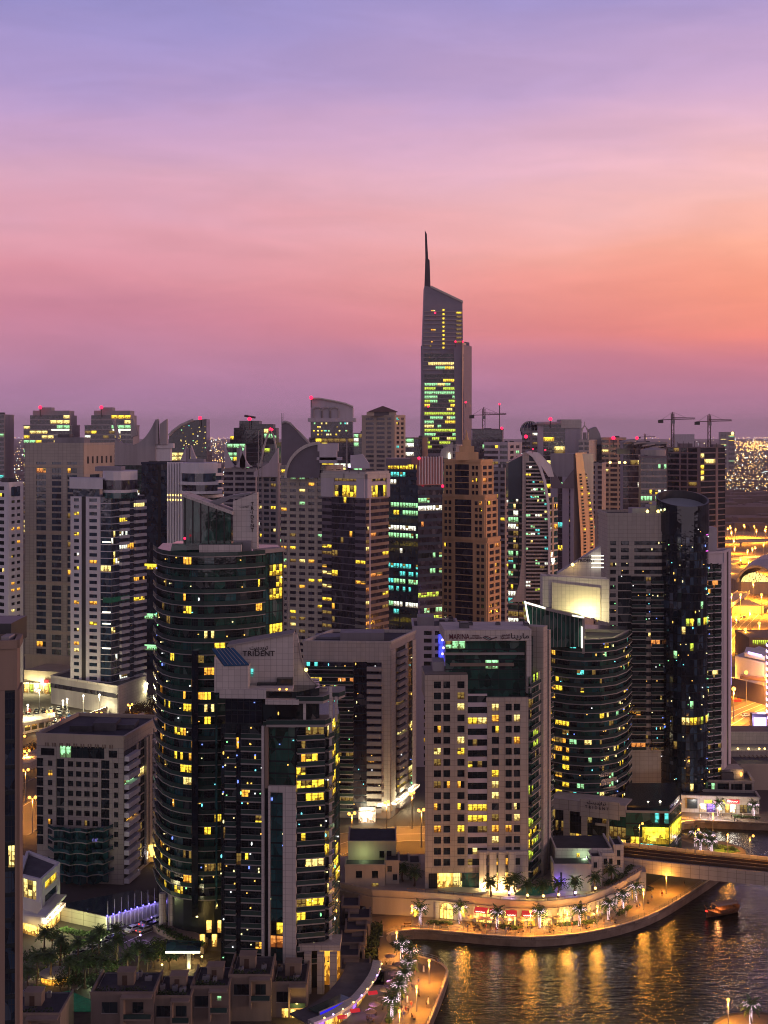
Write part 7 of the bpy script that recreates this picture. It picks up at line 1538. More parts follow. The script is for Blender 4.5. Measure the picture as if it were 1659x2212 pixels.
    f1, L1 = b.fr(1); m = MB(); m.fbox(f1, 0, L1, .4, 1.8, 3.6, 4.6, 'shop_white'); b.part('shop_sign', m)
    for k in range(4): q = MB(); q.fbox(f1, L1 * (.05 + .24 * k), L1 * (.26 + .24 * k), .4, .5, .3, 3.2, 'shop_yellow'); b.part('shop_window', q)
    f0, L0 = b.fr(0); q = MB(); q.fbox(f0, L0 * .2, L0 * .95, .3, .5, .5, 3, 'shop_yellow'); b.part('shop_window', q); b.part('terrace', strip([PX(40, 341), PX(90, 338), PX(131, 353)], 3, 7.2, 7.7, 'white_paint'))
    b.parapet(Z(1897, 346), .8, 'white_paint'); lamp_light(b.root, (X(110, 340), 340, 4), 900, (1, .88, .55), .4); b.done()
    # entrance canopy of the curved tower
    t = thing('entrance_canopy', 'curved dark canopy on one glowing column at the foot of the curved tower', 'canopy', (*G(408, 2092)[:2], 0)); x, y, _ = G(408, 2092); m = MB()
    for k in range(8): a0, a1 = pi * k / 8, pi * (k + 1) / 8; m.poly([(x - 5 + 2.4 * 0, y - 3 + 6 * k / 8, 5 + 1.6 * sin(a0)), (x + 3, y - 3 + 6 * k / 8, 5 + 1.2 * sin(a0)), (x + 3, y - 3 + 6 * (k + 1) / 8, 5 + 1.2 * sin(a1)), (x - 5, y - 3 + 6 * (k + 1) / 8, 5 + 1.6 * sin(a1))], 'glass_green')
    m.box(x - 5, x + 3, y - 3.2, y - 2.8, 4.7, 5.1, 'tube_white'); m.build('roof', t); m = MB(); m.tube([(x, y, 0), (x, y, 5.2)], .5, 10, 'stone_pale'); m.build('column', t)
    lamp_light(t, (x + .2, y - 1.2, .8), 260, (1, .85, .4), .2); lamp_light(t, (x + 3, y + 2, 3.5), 300, (1, .75, .2), .3)
    for k, u in enumerate((432, 446, 458, 470)):
        m = MB(); m.box(X(u, 337), X(u + 11, 337), 336.5, 336.9, .5 + (k % 2) * 3.4, 3.4 + (k % 2) * 3.4, 'shop_yellow'); m.build('lobby_glazing', t)
    m = MB(); m.prism([G(330, 2012)[:2], G(395, 2046)[:2], G(440, 2062)[:2], G(450, 2040)[:2], G(360, 2000)[:2]], 0, 1.6, 'stone_brown'); single('planter_wall', 'curved brown planter wall in front of the curved tower columns', 'planter', m, (*G(390, 2040)[:2], 0))
    m = MB(); m.prism([G(u, v)[:2] for u, v in ((100, 2152), (150, 2142), (205, 2166), (196, 2186), (150, 2186))], .05, .25, 'glow_teal'); single('garden_pool', 'glowing turquoise garden pool among the dark palms', 'pool', m, (*G(150, 2165)[:2], 0))
    m = MB(); x, y, _ = G(120, 2118); m.tube([(x, y, 0), (x, y, .9)], 3.2, 20, 'lit_amber'); m.tube([(x, y, 1.6), (x, y, 1.9)], 3.6, 20, 'stone_beige'); single('garden_bar', 'round amber lit garden bar among the palms', 'bar', m, (x, y, 0)); lamp_light(bpy.data.objects['garden_bar'], (x, y - 4, 2.4), 160, (1, .7, .25), .3)
left_side()
# ------------------------------------------------------------------ lamps, palms, trees, boats, cars, people
surf('palm_trunk', (.12, .08, .05), var=.35, scale=3); surf('palm_leaf', (.06, .11, .035), var=.5, scale=1.5, rough=.6); surf('leaf_dark', (.04, .075, .022), var=.6, scale=.8, rough=.6); surf('leaf_brown', (.10, .07, .03), var=.5, scale=.8)
surf('boat_wood', (.16, .075, .035), var=.3, scale=2); surf('canvas', (.30, .22, .17), var=.2); surf('skin', (.35, .2, .13), var=.1); surf('cloth_white', (.6, .58, .55), var=.1); surf('cloth_dark', (.03, .03, .04), var=.2); surf('cloth_red', (.35, .05, .05), var=.2); surf('cloth_blue', (.06, .1, .25), var=.2); surf('hair', (.012, .01, .008), var=.2)
for nm, c in (('white', (.65, .65, .66)), ('silver', (.3, .3, .32)), ('black', (.012, .012, .014)), ('red', (.4, .02, .02)), ('blue', (.03, .06, .18)), ('sand', (.33, .27, .2))): surf('car_' + nm, c, rough=.25, var=.03, spec=.6)
surf('tyre', (.015, .015, .015)); surf('rim', (.35, .35, .36), rough=.3)
lit('head_lamp', (1, .95, .8), 9, plain=True); lit('tail_lamp', (1, .03, .02), 5, plain=True)
ORG, WHT, VIO = (1, .40, .045), (1, .86, .6), (.75, .55, 1)
def make_lamp(name, label, cat, h, heads, mt, col, pw, r, arm=0, down=0):
    t = thing(name, label, cat, (0, 0, 0)); m = MB(); m.tube([(0, 0, 0), (0, 0, .5), (0, 0, h)], [.16, .1, .06] if h < 9 else [.3, .2, .12], 6, 'grey_metal'); m.build('pole', t)
    for k in range(heads):
        x = 0 if heads == 1 and not arm else (k - (heads - 1) / 2) * 2 * arm if heads > 1 else arm
        m = MB(); m.ball((x, 0, h + r * .4), r, mt, 8, 5); m.build('lamp_head', t)
        if arm: m = MB(); m.tube([(0, 0, h - .3), (x, 0, h + .1)], .07, 5, 'grey_metal'); m.build('arm', t)
    lamp_light(t, (0, -.12, h - .55 if arm else h - r * .6 - .45), pw, col, .35)
    if down: lamp_light(t, (0, -.1, h - r - .5), down, col, .3, spot=150)
    return t
def spread(proto, spots, labels, group):
    for k, (x, y, z, *rz) in enumerate(spots):
        lb = labels[k] if isinstance(labels, (list, tuple)) else labels
        if k == 0: proto.location = (x, y, z); proto.rotation_euler = (0, 0, rz[0] if rz else 0); proto['label'] = lb; proto['group'] = group
        else: copy_tree(proto, (x, y, z), rz[0] if rz else 0, lb, group)
# promenade lamp posts
prom = [((1439, 1931), 'orange lamp post on the promenade just before the bridge'), ((1146, 2015), 'orange lamp post at the outer curve of the bend'), ((857, 2063), 'orange lamp post at the inlet head beside the lowest terrace unit'), ((927, 2126), 'orange lamp post near the rounded tip of the lower promenade'),
        ((900, 2185), 'orange lamp post midway along the lower promenade'), ((863, 2240), 'orange lamp post on the lower promenade at the picture edge'), ((1573, 2214), 'orange lamp post on the corner quay beside a lit palm'), ((1572, 1842), 'pale lamp post on the promontory lawn'), ((1365, 1838), 'orange lamp post below the dark podium glass'),
        ((1327, 1842), 'orange lamp post in front of the yellow entrance glazing'), ((1206, 1842), 'orange lamp post between the hotel and the lettered podium'), ((1470, 1772), 'orange lamp post on the far quay wall'), ((1390, 1966), 'orange lamp post on the promenade, second from the bridge'), ((1290, 2004), 'orange lamp post where the bend straightens toward the bridge'),
        ((1000, 2006), 'orange lamp post below the first arch of the terrace wall'), ((890, 2003), 'orange lamp post by the garage ramp end of the promenade'), ((1225, 2012), 'orange lamp post opposite the broad lit arch'), ((1540, 1795), 'orange lamp post on the far quay before the neon restaurants')]
spread(make_lamp('promenade_lamp', '', 'lamp post', 5.2, 1, 'bulb_orange', ORG, 2000, .34, 0, 5200), [G(*uv) for uv, _ in prom], [l for _, l in prom], 'orange lamp posts along the waterside')
br = [(X(u, y), y, 7.0, 0) for u, y in ((1381, 394), (1502, 388), (1620, 382))]
spread(make_lamp('street_lamp', '', 'street lamp', 7, 1, 'bulb_orange', ORG, 400, .35, .9, 4000), br, ['street lamp on the bridge at its land end', 'street lamp in the middle of the bridge', 'street lamp on the bridge over the channel'], 'street lamps of the bridge')
# street lamps with double heads, left and middle streets
st = [((898 * .3698, 1349.7 + 790 * .3698 + 22), 'tall double headed orange lamp between the stocky block and the curved tower'), ((214, 1600), 'double headed orange lamp behind the roof of the stocky block'), ((281, 1580), 'orange street lamp beside the dark roadside trees'), ((106, 1596), 'orange street lamp at the low parking deck corner'),
      ((58, 1690), 'orange street lamp just beside the elevated road pier'), ((48, 1655), 'orange street lamp behind the elevated road by the narrow tower'), ((55, 1735), 'orange street lamp under the elevated road beside the stocky block'), ((70, 1800), 'orange street lamp on the avenue below the elevated road'), ((30, 1770), 'orange street lamp on the avenue near the narrow tower'), ((835, 1812), 'tall orange street lamp on the curving road behind the terrace villa'), ((760, 1838), 'orange street lamp on the curving road beside the fin tower'), ((890, 1790), 'orange street lamp by the glowing canopy'),
      ((910, 1830), 'orange street lamp on the curving road beside the hotel')]
spots = []
for (u, v), l in st: spots.append((*G(u, v), RND.random()))
spread(make_lamp('street_lamp', '', 'street lamp', 11, 2, 'bulb_orange', ORG, 900, .5, .9, 13000), spots, [l for _, l in st], 'double headed orange street lamps')
br2 = [((985, 1371), 'orange mast lamp behind the hotel roof beside the yellow wall'), ((1079, 1376), 'orange mast lamp behind the lettered hotel roof'), ((1091, 1382), 'orange mast lamp next to the sail tower foot'), ((1140, 1392), 'small orange mast lamp beside the crown hall frame')]
spread(make_lamp('street_lamp', '', 'street lamp', 13, 1, 'bulb_orange', ORG, 1500, .8, 0, 14000), [G(u, v) for (u, v), _ in br2], [l for _, l in br2], 'orange mast lamps behind the hotel')
pk = [((145, 1556), 'white lamp on a tall mast beside the podium wall'), ((136, 1560), 'white lamp post in the middle of the car lot'), ((180, 1548), 'white lamp post by the podium wall end'), ((85, 1535), 'white lamp post by the shop row'), ((60, 1570), 'white lamp post at the near end of the car lot'), ((215, 1546), 'white lamp post at the ramp wall'), ((262, 1540), 'white lamp post beside the pale podium flank'), ((318, 1520), 'white lamp post behind the curved tower edge')]
spread(make_lamp('parking_lamp', '', 'lamp post', 9, 1, 'bulb_white', (1, .88, .45), 4000, .5, 0, 12000), [G(u, v) for (u, v), _ in pk], [l for _, l in pk], 'white lamps of the car lot')
hw = [(1577, 1163), (1572, 1168), (1580, 1176), (1589, 1170), (1607, 1160), (1629, 1163), (1634, 1172), (1655, 1164), (1653, 1170), (1585, 1196), (1587, 1214), (1625, 1217), (1615, 1222), (1631, 1214), (1572, 1235), (1600, 1240), (1650, 1205), (1566, 1262), (1636, 1246), (1617, 1248), (1570, 1290), (1580, 1330), (1575, 1360), (1600, 1330), (1627, 1300), (1645, 1330), (1620, 1370), (1590, 1385), (1572, 1400), (1610, 1415), (1640, 1400), (1660, 1370), (1665, 1300), (1670, 1240), (1575, 1500), (1645, 1475), (1585, 1560), (1612, 1520), (1655, 1530)]
spread(make_lamp('highway_lamp', '', 'street lamp', 14, 1, 'bulb_orange', (1, .36, .025), 34000, .95, 0, 110000), [G(u, v) for u, v in hw], 'tall orange highway lamp among many alike on the glowing interchange', 'orange highway lamps of the interchange')

# palms
def frond(m, az, L, lift, droop, mat, w=.5, n=7):
    p = Vector((0, 0, 0)); d = Vector((cos(az) * cos(lift), sin(az) * cos(lift), sin(lift))); side = Vector((-sin(az), cos(az), 0)); prev = None
    for k in range(n + 1):
        t = k / n; ww = w * sin(pi * min(.97, .12 + .88 * t)) ** .7 * (1 if t < .9 else .4)
        a, b = p + side * ww + Vector((0, 0, -.35 * ww)), p - side * ww + Vector((0, 0, -.35 * ww))
        if prev:
            g = .62; pa, pb, pp = prev
            m.poly([pp, pa.lerp(pp, .0), a.lerp(pa, 1 - g), p.lerp(pp, 1 - g)], mat); m.poly([pp, p.lerp(pp, 1 - g), b.lerp(pb, 1 - g), pb], mat)
            m.poly([pp, p, (p + side * .05), (pp + side * .05)], mat)
        prev = (a, b, p.copy()); p = p + d * (L / n); d = (d + Vector((0, 0, -droop / n))).normalized()
def crown_mb(r, h, n=26, L=2.5):
    m = MB()
    for k in range(n):
        q = MB(); frond(q, 2.399 * k + r.random() * .4, L * (.8 + .3 * r.random()), 1.25 - 1.5 * (k / n), 1.5 + .5 * r.random(), 'palm_leaf')
        base = len(m.v); m.v += [(x, y, z + h) for x, y, z in q.v]; m.f += [tuple(i + base for i in f) for f in q.f]; m.m += [m.mi('palm_leaf')] * len(q.f)
    return m
def trunk_mb(h, mat='palm_trunk'):
    m = MB(); pts = [(.12 * sin(k), .1 * cos(k * 1.3) - .1, h * k / 6) for k in range(7)]; m.tube(pts, [.32, .26, .22, .21, .2, .2, .26], 8, mat); return m
def make_palm(seed, lit_up, h=4.4):
    r = random.Random(seed); t = thing('lit_palm' if lit_up else 'palm_tree', '', 'palm tree', (0, 0, 0)); trunk_mb(h).build('trunk', t); crown_mb(r, h, 30, 3.0).build('crown', t)
    if lit_up:
        m = MB()
        for k in range(26):      # rings of bulbs wound round the trunk
            z = .3 + k * (h - .5) / 26; a0 = k * 1.1; pass
        m.tube([(.3 * cos(j * .7), .3 * sin(j * .7) - .05, .2 + j * (h - .4) / 150) for j in range(150)], [.02 if j % 2 else .055 for j in range(150)], 4, 'string_light')
        for k in range(12):      # strings up the first fronds
            a = 2 * pi * k / 12; P = [(q * 1.9 * cos(a), q * 1.9 * sin(a), h - .25 + .62 * sin(q * 2.0) - .25 * q * q) for q in (.1, .35, .6, .8, 1.0)]
            P = [tuple(Vector(P[i]).lerp(Vector(P[i + 1]), q)) for i in range(4) for q in (0, .33, .66)] + [P[4]]; m.tube(P, [.012 if i % 2 else .075 for i in range(13)], 4, 'string_light')
        m.build('light_string', t); lamp_light(t, (0, -1.1, h * .55), 150, (1, .8, .85), .5)
    return t
LP = [((907, 1999), 'lit palm at the garage ramp end of the promenade'), ((994, 1997), 'lit palm beside the first yellow arch of the terrace'), ((1074, 2008), 'lit palm in front of the red awnings'), ((1165, 2006), 'lit palm in front of the middle arches'), ((1252, 2002), 'lit palm beside the broad lit arch at the bend'), ((1315, 1989), 'lit palm with a wide umbrella of bulbs where the bend straightens'), ((1346, 1969), 'lit palm second from the bridge on the promenade'), ((1374, 1951), 'lit palm on the promenade closest to the bridge'),
      ((887, 2095), 'lit palm at the head of the lower promenade'), ((883, 2120), 'second lit palm down the lower promenade'), ((874, 2146), 'third lit palm down the lower promenade'), ((862, 2172), 'fourth lit palm down the lower promenade'), ((846, 2204), 'lit palm on the lower promenade by the picture edge'), ((868, 2076), 'lit palm closest to the inlet head'),
      ((1552, 1764), 'lit palm between the yellow and red neon signs'), ((1628, 1768), 'lit palm at the end of the neon restaurant fronts'), ((1502, 1830), 'lit palm on the promontory beside the yellow glass corner'), ((1537, 1850), 'lit palm standing on the promontory edge by the bridge'), ((1513, 1846), 'short lit palm between the two taller ones of the promontory'), ((1532, 1836), 'lit palm set back on the promontory lawn'), ((1622, 2216), 'lit palm on the corner quay beside a lamp post')]
pl = make_palm(1, True); sp = []
for (u, v), l in LP: sp.append((*G(u, v), RND.random() * 6))
spread(pl, sp, [l for _, l in LP], 'palms wound with white lights')
TP = [(1100, 358.5), (1139, 356.5), (1173, 356.0), (1206, 357.0), (1242, 358.5), (1285, 362), (1112, 361.5), (895, 366), (1060, 358), (870, 370), (1320, 368)]
tl = ['terrace palm with a violet uplight at the hotel foot', 'terrace palm with a yellow uplight before the pool', 'terrace palm with an orange uplight in the middle of the pool edge', 'terrace palm with an amber uplight at the pool end', 'terrace palm with a violet uplight below the wall lamps', 'terrace palm with a yellow lamp below the villa', 'terrace palm against the uplit hotel columns', 'dark terrace palm between the villa and the oval stage', 'dark terrace palm in front of the hotel lobby', 'dark palm behind the long terrace wall by the villa', 'dark palm beside the villa balconies']
spread(make_palm(5, False, 3.6), [(X(u, y), y, TZ, RND.random() * 6) for u, y in TP], tl, 'palms on the hotel terrace')
for k, (u, y) in enumerate(TP[:6]):
    o = bpy.data.objects['terrace_arcade']; q = MB(); q.ball((X(u, y), y - .9, TZ + 1.1), .36, 'bulb_yellow' if k not in (0, 4) else 'bulb_violet'); q.build('uplight', o); lamp_light(o, (X(u, y), y - 1.5, TZ + 1.2), 130, (1, .7, .2) if k not in (0, 4) else (.45, .3, 1), .2)
GP = [(95, 2075), (130, 2092), (168, 2098), (200, 2090), (232, 2108), (255, 2090), (275, 2128), (150, 2140), (185, 2135), (80, 2130), (225, 2140), (60, 2160), (300, 2105), (110, 2125), (320, 2122), (250, 2065), (215, 2070)]
gl = ['tallest', 'leaning', 'broad', 'shaggy', 'dim', 'green lit', 'pale trunked', 'low', 'slim', 'dark', 'dense', 'half hidden', 'small', 'ragged', 'solitary', 'street side', 'yellowish']; gw = ['beside the corner shop', 'above the garden bar', 'behind the glowing pool', 'near the parked cars', 'in the middle of the dark garden', 'beside the pale ramp wall', 'above the terrace house roof', 'over the pool edge', 'over the pool steps', 'by the narrow tower', 'between pool and terrace houses', 'at the narrow tower foot', 'below the planter wall', 'in front of the bar', 'beside the terrace house stair block', 'along the side street', 'by the street kerb']
pm = make_palm(9, False, 6.5)
spread(pm, [(*G(u, v), RND.random() * 6) for u, v in GP], ['%s garden palm %s' % (a, b) for a, b in zip(gl, gw)], 'palms of the dark garden')
for k, c in enumerate(((255, 2104, 90, (.9, 1, .6)), (275, 2140, 140, (1, .9, .5)), (215, 2128, 60, (.7, 1, .6)), (100, 2105, 60, (1, .8, .3)))):
    m = MB(); x, y, _ = G(c[0], c[1]); m.ball((x, y - 1.6, .4), .2, 'bulb_yellow', 6, 4); m.tube([(x, y - 1.6, 0), (x, y - 1.6, .25)], .08, 5, 'dark_metal'); o = single('garden_lamp', ['ground lamp under the green lit garden palm', 'ground lamp at the pale trunked garden palm', 'ground lamp beside the garden pool', 'ground lamp in front of the garden bar'][k], 'lamp', m, (x, y - 1.6, 0)); lamp_light(o, (x, y - 1.9, .9), c[2] * 14, c[3], .2)
for k, (u, v) in enumerate(((353, 2076), (375, 2074), (398, 2072), (418, 2073), (436, 2080), (125, 2062), (350, 2098), (303, 2033))):
    m = MB(); x, y, _ = G(u, v); m.tube([(x, y, 0), (x, y, 1.2)], .06, 5, 'dark_metal'); m.ball((x, y, 1.5), .26, 'bulb_yellow' if k < 7 else 'bulb_violet', 6, 4); o = single('garden_lamp', ['garden globe lamp first in the row before the entrance canopy', 'garden globe lamp second in the row before the entrance canopy', 'garden globe lamp third in the row before the entrance canopy', 'garden globe lamp just beside the glowing canopy column', 'garden globe lamp behind the canopy column', 'orange garden globe lamp by the corner shop', 'garden globe lamp nearest the terrace houses', 'violet lamp on the kerb by the headlit cars'][k], 'lamp', m, (x, y, 0)); lamp_light(o, (x, y - .5, 1.8), 260, (1, .7, .25) if k < 7 else (.5, .35, 1), .2)

# leafy trees and shrubs
def tree_meshes(seed, h, R, mat):
    r = random.Random(seed); tr = MB(); tr.tube([(0, 0, 0), (.1, .05, h * .3), (0, .1, h * .55)], [.22, .16, .1], 7, 'palm_trunk')
    for k in range(5): a = k * 1.3; tr.tube([(0, .05, h * .35), (cos(a) * R * .5, sin(a) * R * .5, h * .7)], [.1, .03], 5, 'palm_trunk')
    cr = MB(); cl = [(cos(a) * R * .62 * q, sin(a) * R * .62 * q, h * (.55 + .36 * r.random())) for a, q in ((r.random() * 6.28, r.random() ** .5) for _ in range(13))]
    for c in cl:
        for _ in range(46):
            d = Vector((r.gauss(0, 1), r.gauss(0, 1), r.gauss(0, .75))).normalized() * R * .4 * r.random() ** .35; p = Vector(c) + d; a = Vector((r.gauss(0, 1), r.gauss(0, 1), r.gauss(0, 1))).normalized(); b = a.orthogonal().normalized(); s = R * (.05 + .06 * r.random())
            cr.poly([p - a * s, p + b * s * .6, p + a * s, p - b * s * .6], mat)
    return tr, cr
def make_tree(name, seed, h, R, mat):
    t = thing(name, '', 'tree', (0, 0, 0)); tr, cr = tree_meshes(seed, h, R, mat); tr.build('trunk', t); cr.build('crown', t); return t
TS = [(292, 1556), (305, 1549), (318, 1556), (331, 1546), (300, 1572), (322, 1574), (338, 1566), (285, 1566), (62, 1648), (48, 1655), (75, 1640)]
tl = ['roadside tree closest to the double headed lamp', 'roadside tree behind the pale utility house', 'bushy roadside tree in the middle of the clump', 'roadside tree against the curved tower edge', 'low roadside tree in front of the clump', 'brown lit roadside tree beside the roof of the stocky block', 'roadside tree half hidden by the curved tower', 'roadside tree at the utility house corner', 'dark tree beside the elevated road pier', 'dark tree at the narrow tower above the elevated road', 'dark tree between elevated road and stocky block']
spread(make_tree('roadside_tree', 3, 6.5, 3.4, 'leaf_brown'), [(*G(u, v), RND.random() * 6) for u, v in TS], tl, 'roadside trees')
TS = [(112, 2050), (140, 2080), (190, 2110), (165, 2120), (210, 2105), (100, 2100), (240, 2120), (70, 2100), (330, 2090), (345, 2075), (365, 2095), (130, 2150), (215, 2160), (300, 2080)]
spread(make_tree('garden_tree', 8, 5.0, 3.0, 'leaf_dark'), [(*G(u, v), RND.random() * 6) for u, v in TS], ['dark rounded garden tree %s' % w for w in ('beside the corner shop lamp', 'between bar and street', 'in the garden centre', 'over the pool path', 'next to the shaggy palm', 'in front of the garden bar', 'above the first terrace house', 'against the narrow tower', 'below the planter wall', 'at the planter wall end', 'by the entrance globe lamps', 'at the near pool edge', 'at the pool steps', 'under the small garden palm')], 'dark garden trees')
def shrubs(name, label, P, w, mat, n, z=0, hh=.9):
    m = MB(); r = random.Random(len(label))
    for _ in range(n):
        i = r.randrange(len(P) - 1); t = r.random(); p = Vector((P[i][0] + (P[i + 1][0] - P[i][0]) * t + r.uniform(-w, w), P[i][1] + (P[i + 1][1] - P[i][1]) * t + r.uniform(-w, w), z + hh * r.random() ** .7)); a = Vector((r.gauss(0, 1), r.gauss(0, 1), r.gauss(0, 1))).normalized(); b = a.orthogonal().normalized(); s = .16 + .2 * r.random()
        m.poly([p - a * s, p + b * s * .7, p + a * s, p - b * s * .7], mat)
    o = m.build(name, None, loc=(P[0][0], P[0][1], z)); tag(o, label, 'hedge')
shrubs('hedge', 'green lit shrubs along the court wall behind the lawn', [G(135, 2010), G(180, 2022), G(230, 2018)], .9, 'palm_leaf', 900)
shrubs('hedge', 'clipped hedge along the kerb of the side street lawn', [G(210, 2050), G(150, 2078)], .7, 'palm_leaf', 600)
shrubs('hedge', 'dark hedge on the terrace edge beside the bridge', [(X(1310, 366), 366), (X(1345, 374), 374), (X(1378, 386), 386)], .8, 'leaf_dark', 900, TZ)
for u0, u1, v0, v1, lb in ((925, 975, 1996, 1998, 'long low planter hedge between the first two lit palms'), (1085, 1125, 2006, 2008, 'long low planter hedge before the red awnings'), (1205, 1290, 2001, 1994, 'long low planter hedge before the lit arches'), (1335, 1362, 1978, 1962, 'planter hedge between the last lit palms before the bridge'), (1585, 1640, 1766, 1770, 'low planter hedge before the neon restaurants')): shrubs('hedge', lb, [G(u0, v0), G(u1, v1)], .6, 'leaf_dark', 420, 0, .8)
shrubs('hedge', 'clipped hedge on the promontory lawn', [G(1545, 1832), G(1585, 1837)], .7, 'palm_leaf', 500)
sheet('promontory_lawn', [(1535, 1826), (1560, 1824), (1592, 1832), (1600, 1840), (1575, 1844), (1545, 1840)], 'lawn', .02)

# railings along the water
for nm, P, lb in (('railing', PROM_A, 'low metal railing along the curved main promenade edge'), ('railing', PROM_B, 'low metal railing along the lower promenade edge'), ('railing', PROM_C, 'low metal railing along the far quay edge')):
    t = thing(nm, lb, 'railing', (*P[0], 0)); L = offset_line(P, .3); strip(L, .05, 1.22, 1.28, 'grey_metal').build('rail', t); strip(L, .04, .74, .78, 'grey_metal').build('rail', t); n = 0; acc = 0
    pm_ = None
    for k in range(len(L) - 1):
        d = math.hypot(L[k + 1][0] - L[k][0], L[k + 1][1] - L[k][1]); s = acc
        while s < d and n < 98:
            x, y = L[k][0] + (L[k + 1][0] - L[k][0]) * s / d, L[k][1] + (L[k + 1][1] - L[k][1]) * s / d
            if pm_ is None: q = MB(); q.tube([(0, 0, .2), (0, 0, 1.26)], .05, 5, 'grey_metal'); pm_ = q.mesh('post')
            o = bpy.data.objects.new('post', pm_); C.objects.link(o); o.parent = t; o.location = (x - t['_o'][0], y - t['_o'][1], 0); n += 1; s += 2.4
        acc = s - d

# cars
def make_car():
    t = thing('parked_car', '', 'car', (0, 0, 0)); m = MB()
    prof = [(-2.2, .35), (-2.25, .75), (-1.5, .95), (-.9, 1.42), (.75, 1.45), (1.5, .98), (2.15, .88), (2.25, .4)]
    w = .88
    def ring(y, sc): return [(x, y, z if z < .96 else .96 + (z - .96) * sc) for x, z in prof]
    R0, R1, R2, R3 = [(x, -w, z) for x, z in prof], [(x, -w * .8 if z > 1.2 else -w, z) for x, z in prof], None, None
    A = [(x, -w * (.78 if z > 1.2 else 1), z) for x, z in prof]; B = [(x, w * (.78 if z > 1.2 else 1), z) for x, z in prof]; m.hexa(A, B, 'car_white'); m.build('body', t)
    g = MB()
    for s in (-1, 1): g.poly([(-.98, s * .9, 1.0), (1.32, s * .9, 1.0), (.68, s * .72, 1.38), (-.8, s * .72, 1.36)], 'glass_black')
    g.poly([(-1.46, -.78, .99), (-1.46, .78, .99), (-.96, .66, 1.40), (-.96, -.66, 1.40)], 'glass_black'); g.poly([(1.5, -.78, 1.01), (1.5, .78, 1.01), (.82, .66, 1.44), (.82, -.66, 1.44)], 'glass_black'); g.build('window', t)
    for sx in (-1.35, 1.4):
        for s in (-1, 1): q = MB(); q.tube([(sx, s * .68, .33), (sx, s * .92, .33)], .33, 12, 'tyre'); o = q.build('wheel', t); h = MB(); h.tube([(sx, s * .9, .33), (sx, s * .94, .33)], .18, 8, 'rim'); h.build('rim', o)
    for s in (-1, 1):
        q = MB(); q.box(2.18, 2.28, s * .62 - .2, s * .62 + .2, .62, .78, 'head_off'); q.build('headlight', t); q = MB(); q.box(-2.3, -2.2, s * .66 - .16, s * .66 + .16, .65, .8, 'tail_off'); q.build('tail_light', t)
    return t
surf('head_off', (.5, .5, .5), rough=.2, var=.05); surf('tail_off', (.2, .01, .01), rough=.3, var=.05)
car0 = make_car(); body0 = [c for c in car0.children if c.name.startswith('body')][0].data
CM = {}
for nm in ('white', 'silver', 'black', 'red', 'blue', 'sand'):
    me = body0.copy(); me.materials[0] = MATS['car_' + nm]; CM[nm] = me
hl = {}
for part, mt in (('headlight', 'head_lamp'), ('tail_light', 'tail_lamp')):
    me = [c for c in car0.children if c.name.startswith(part)]
    hl[part] = mt
used = [False]
def car(x, y, z, rz, colr, label, group, on=False):
    if not used[0]: r = car0; used[0] = True; r.location = (x, y, z); r.rotation_euler = (0, 0, rz); r['label'] = label; r['group'] = group; [c for c in r.children if c.name.startswith('body')][0].data = CM[colr]
    else: r = copy_tree(car0, (x, y, z), rz, label, group, {'body': CM[colr]})
    if on:
        for c in r.children:
            for p, mt in hl.items():
                if c.name.startswith(p): c.data = c.data.copy(); c.data.materials[0] = MATS[mt]
    return r
LOTW = []
ang = atan2(G(207, 1535)[1] - G(45, 1560)[1], G(207, 1535)[0] - G(45, 1560)[0])
cols = ['white', 'silver', 'black', 'white', 'sand', 'silver', 'white', 'red', 'blue', 'black']
k = 0
for row, (va, vb) in enumerate(((1541, 1531), (1549, 1539), (1557, 1546), (1565, 1552))):
    a, c = G(38, va), G([150, 170, 190, 214][row], vb)
    L = math.hypot(c[0] - a[0], c[1] - a[1]); n = int(L / 3.3)
    for j in range(n):
        if RND.random() < .12: continue
        t = (j + .5) / n; cl = RND.choice(cols); k += 1
        car(a[0] + (c[0] - a[0]) * t, a[1] + (c[1] - a[1]) * t, 0, pi / 2 + ang * .2 + RND.uniform(-.05, .05) + (pi if RND.random() < .5 else 0), cl, '%s car parked in the crowded lamp lit lot, row %s from the shop row' % (cl, ['closest', 'second', 'third', 'farthest'][row]), 'cars parked in the lit lot, %s row %s' % (cl, row + 1))
sa = atan2(G(400, 1985)[1] - G(200, 2068)[1], G(400, 1985)[0] - G(200, 2068)[0])
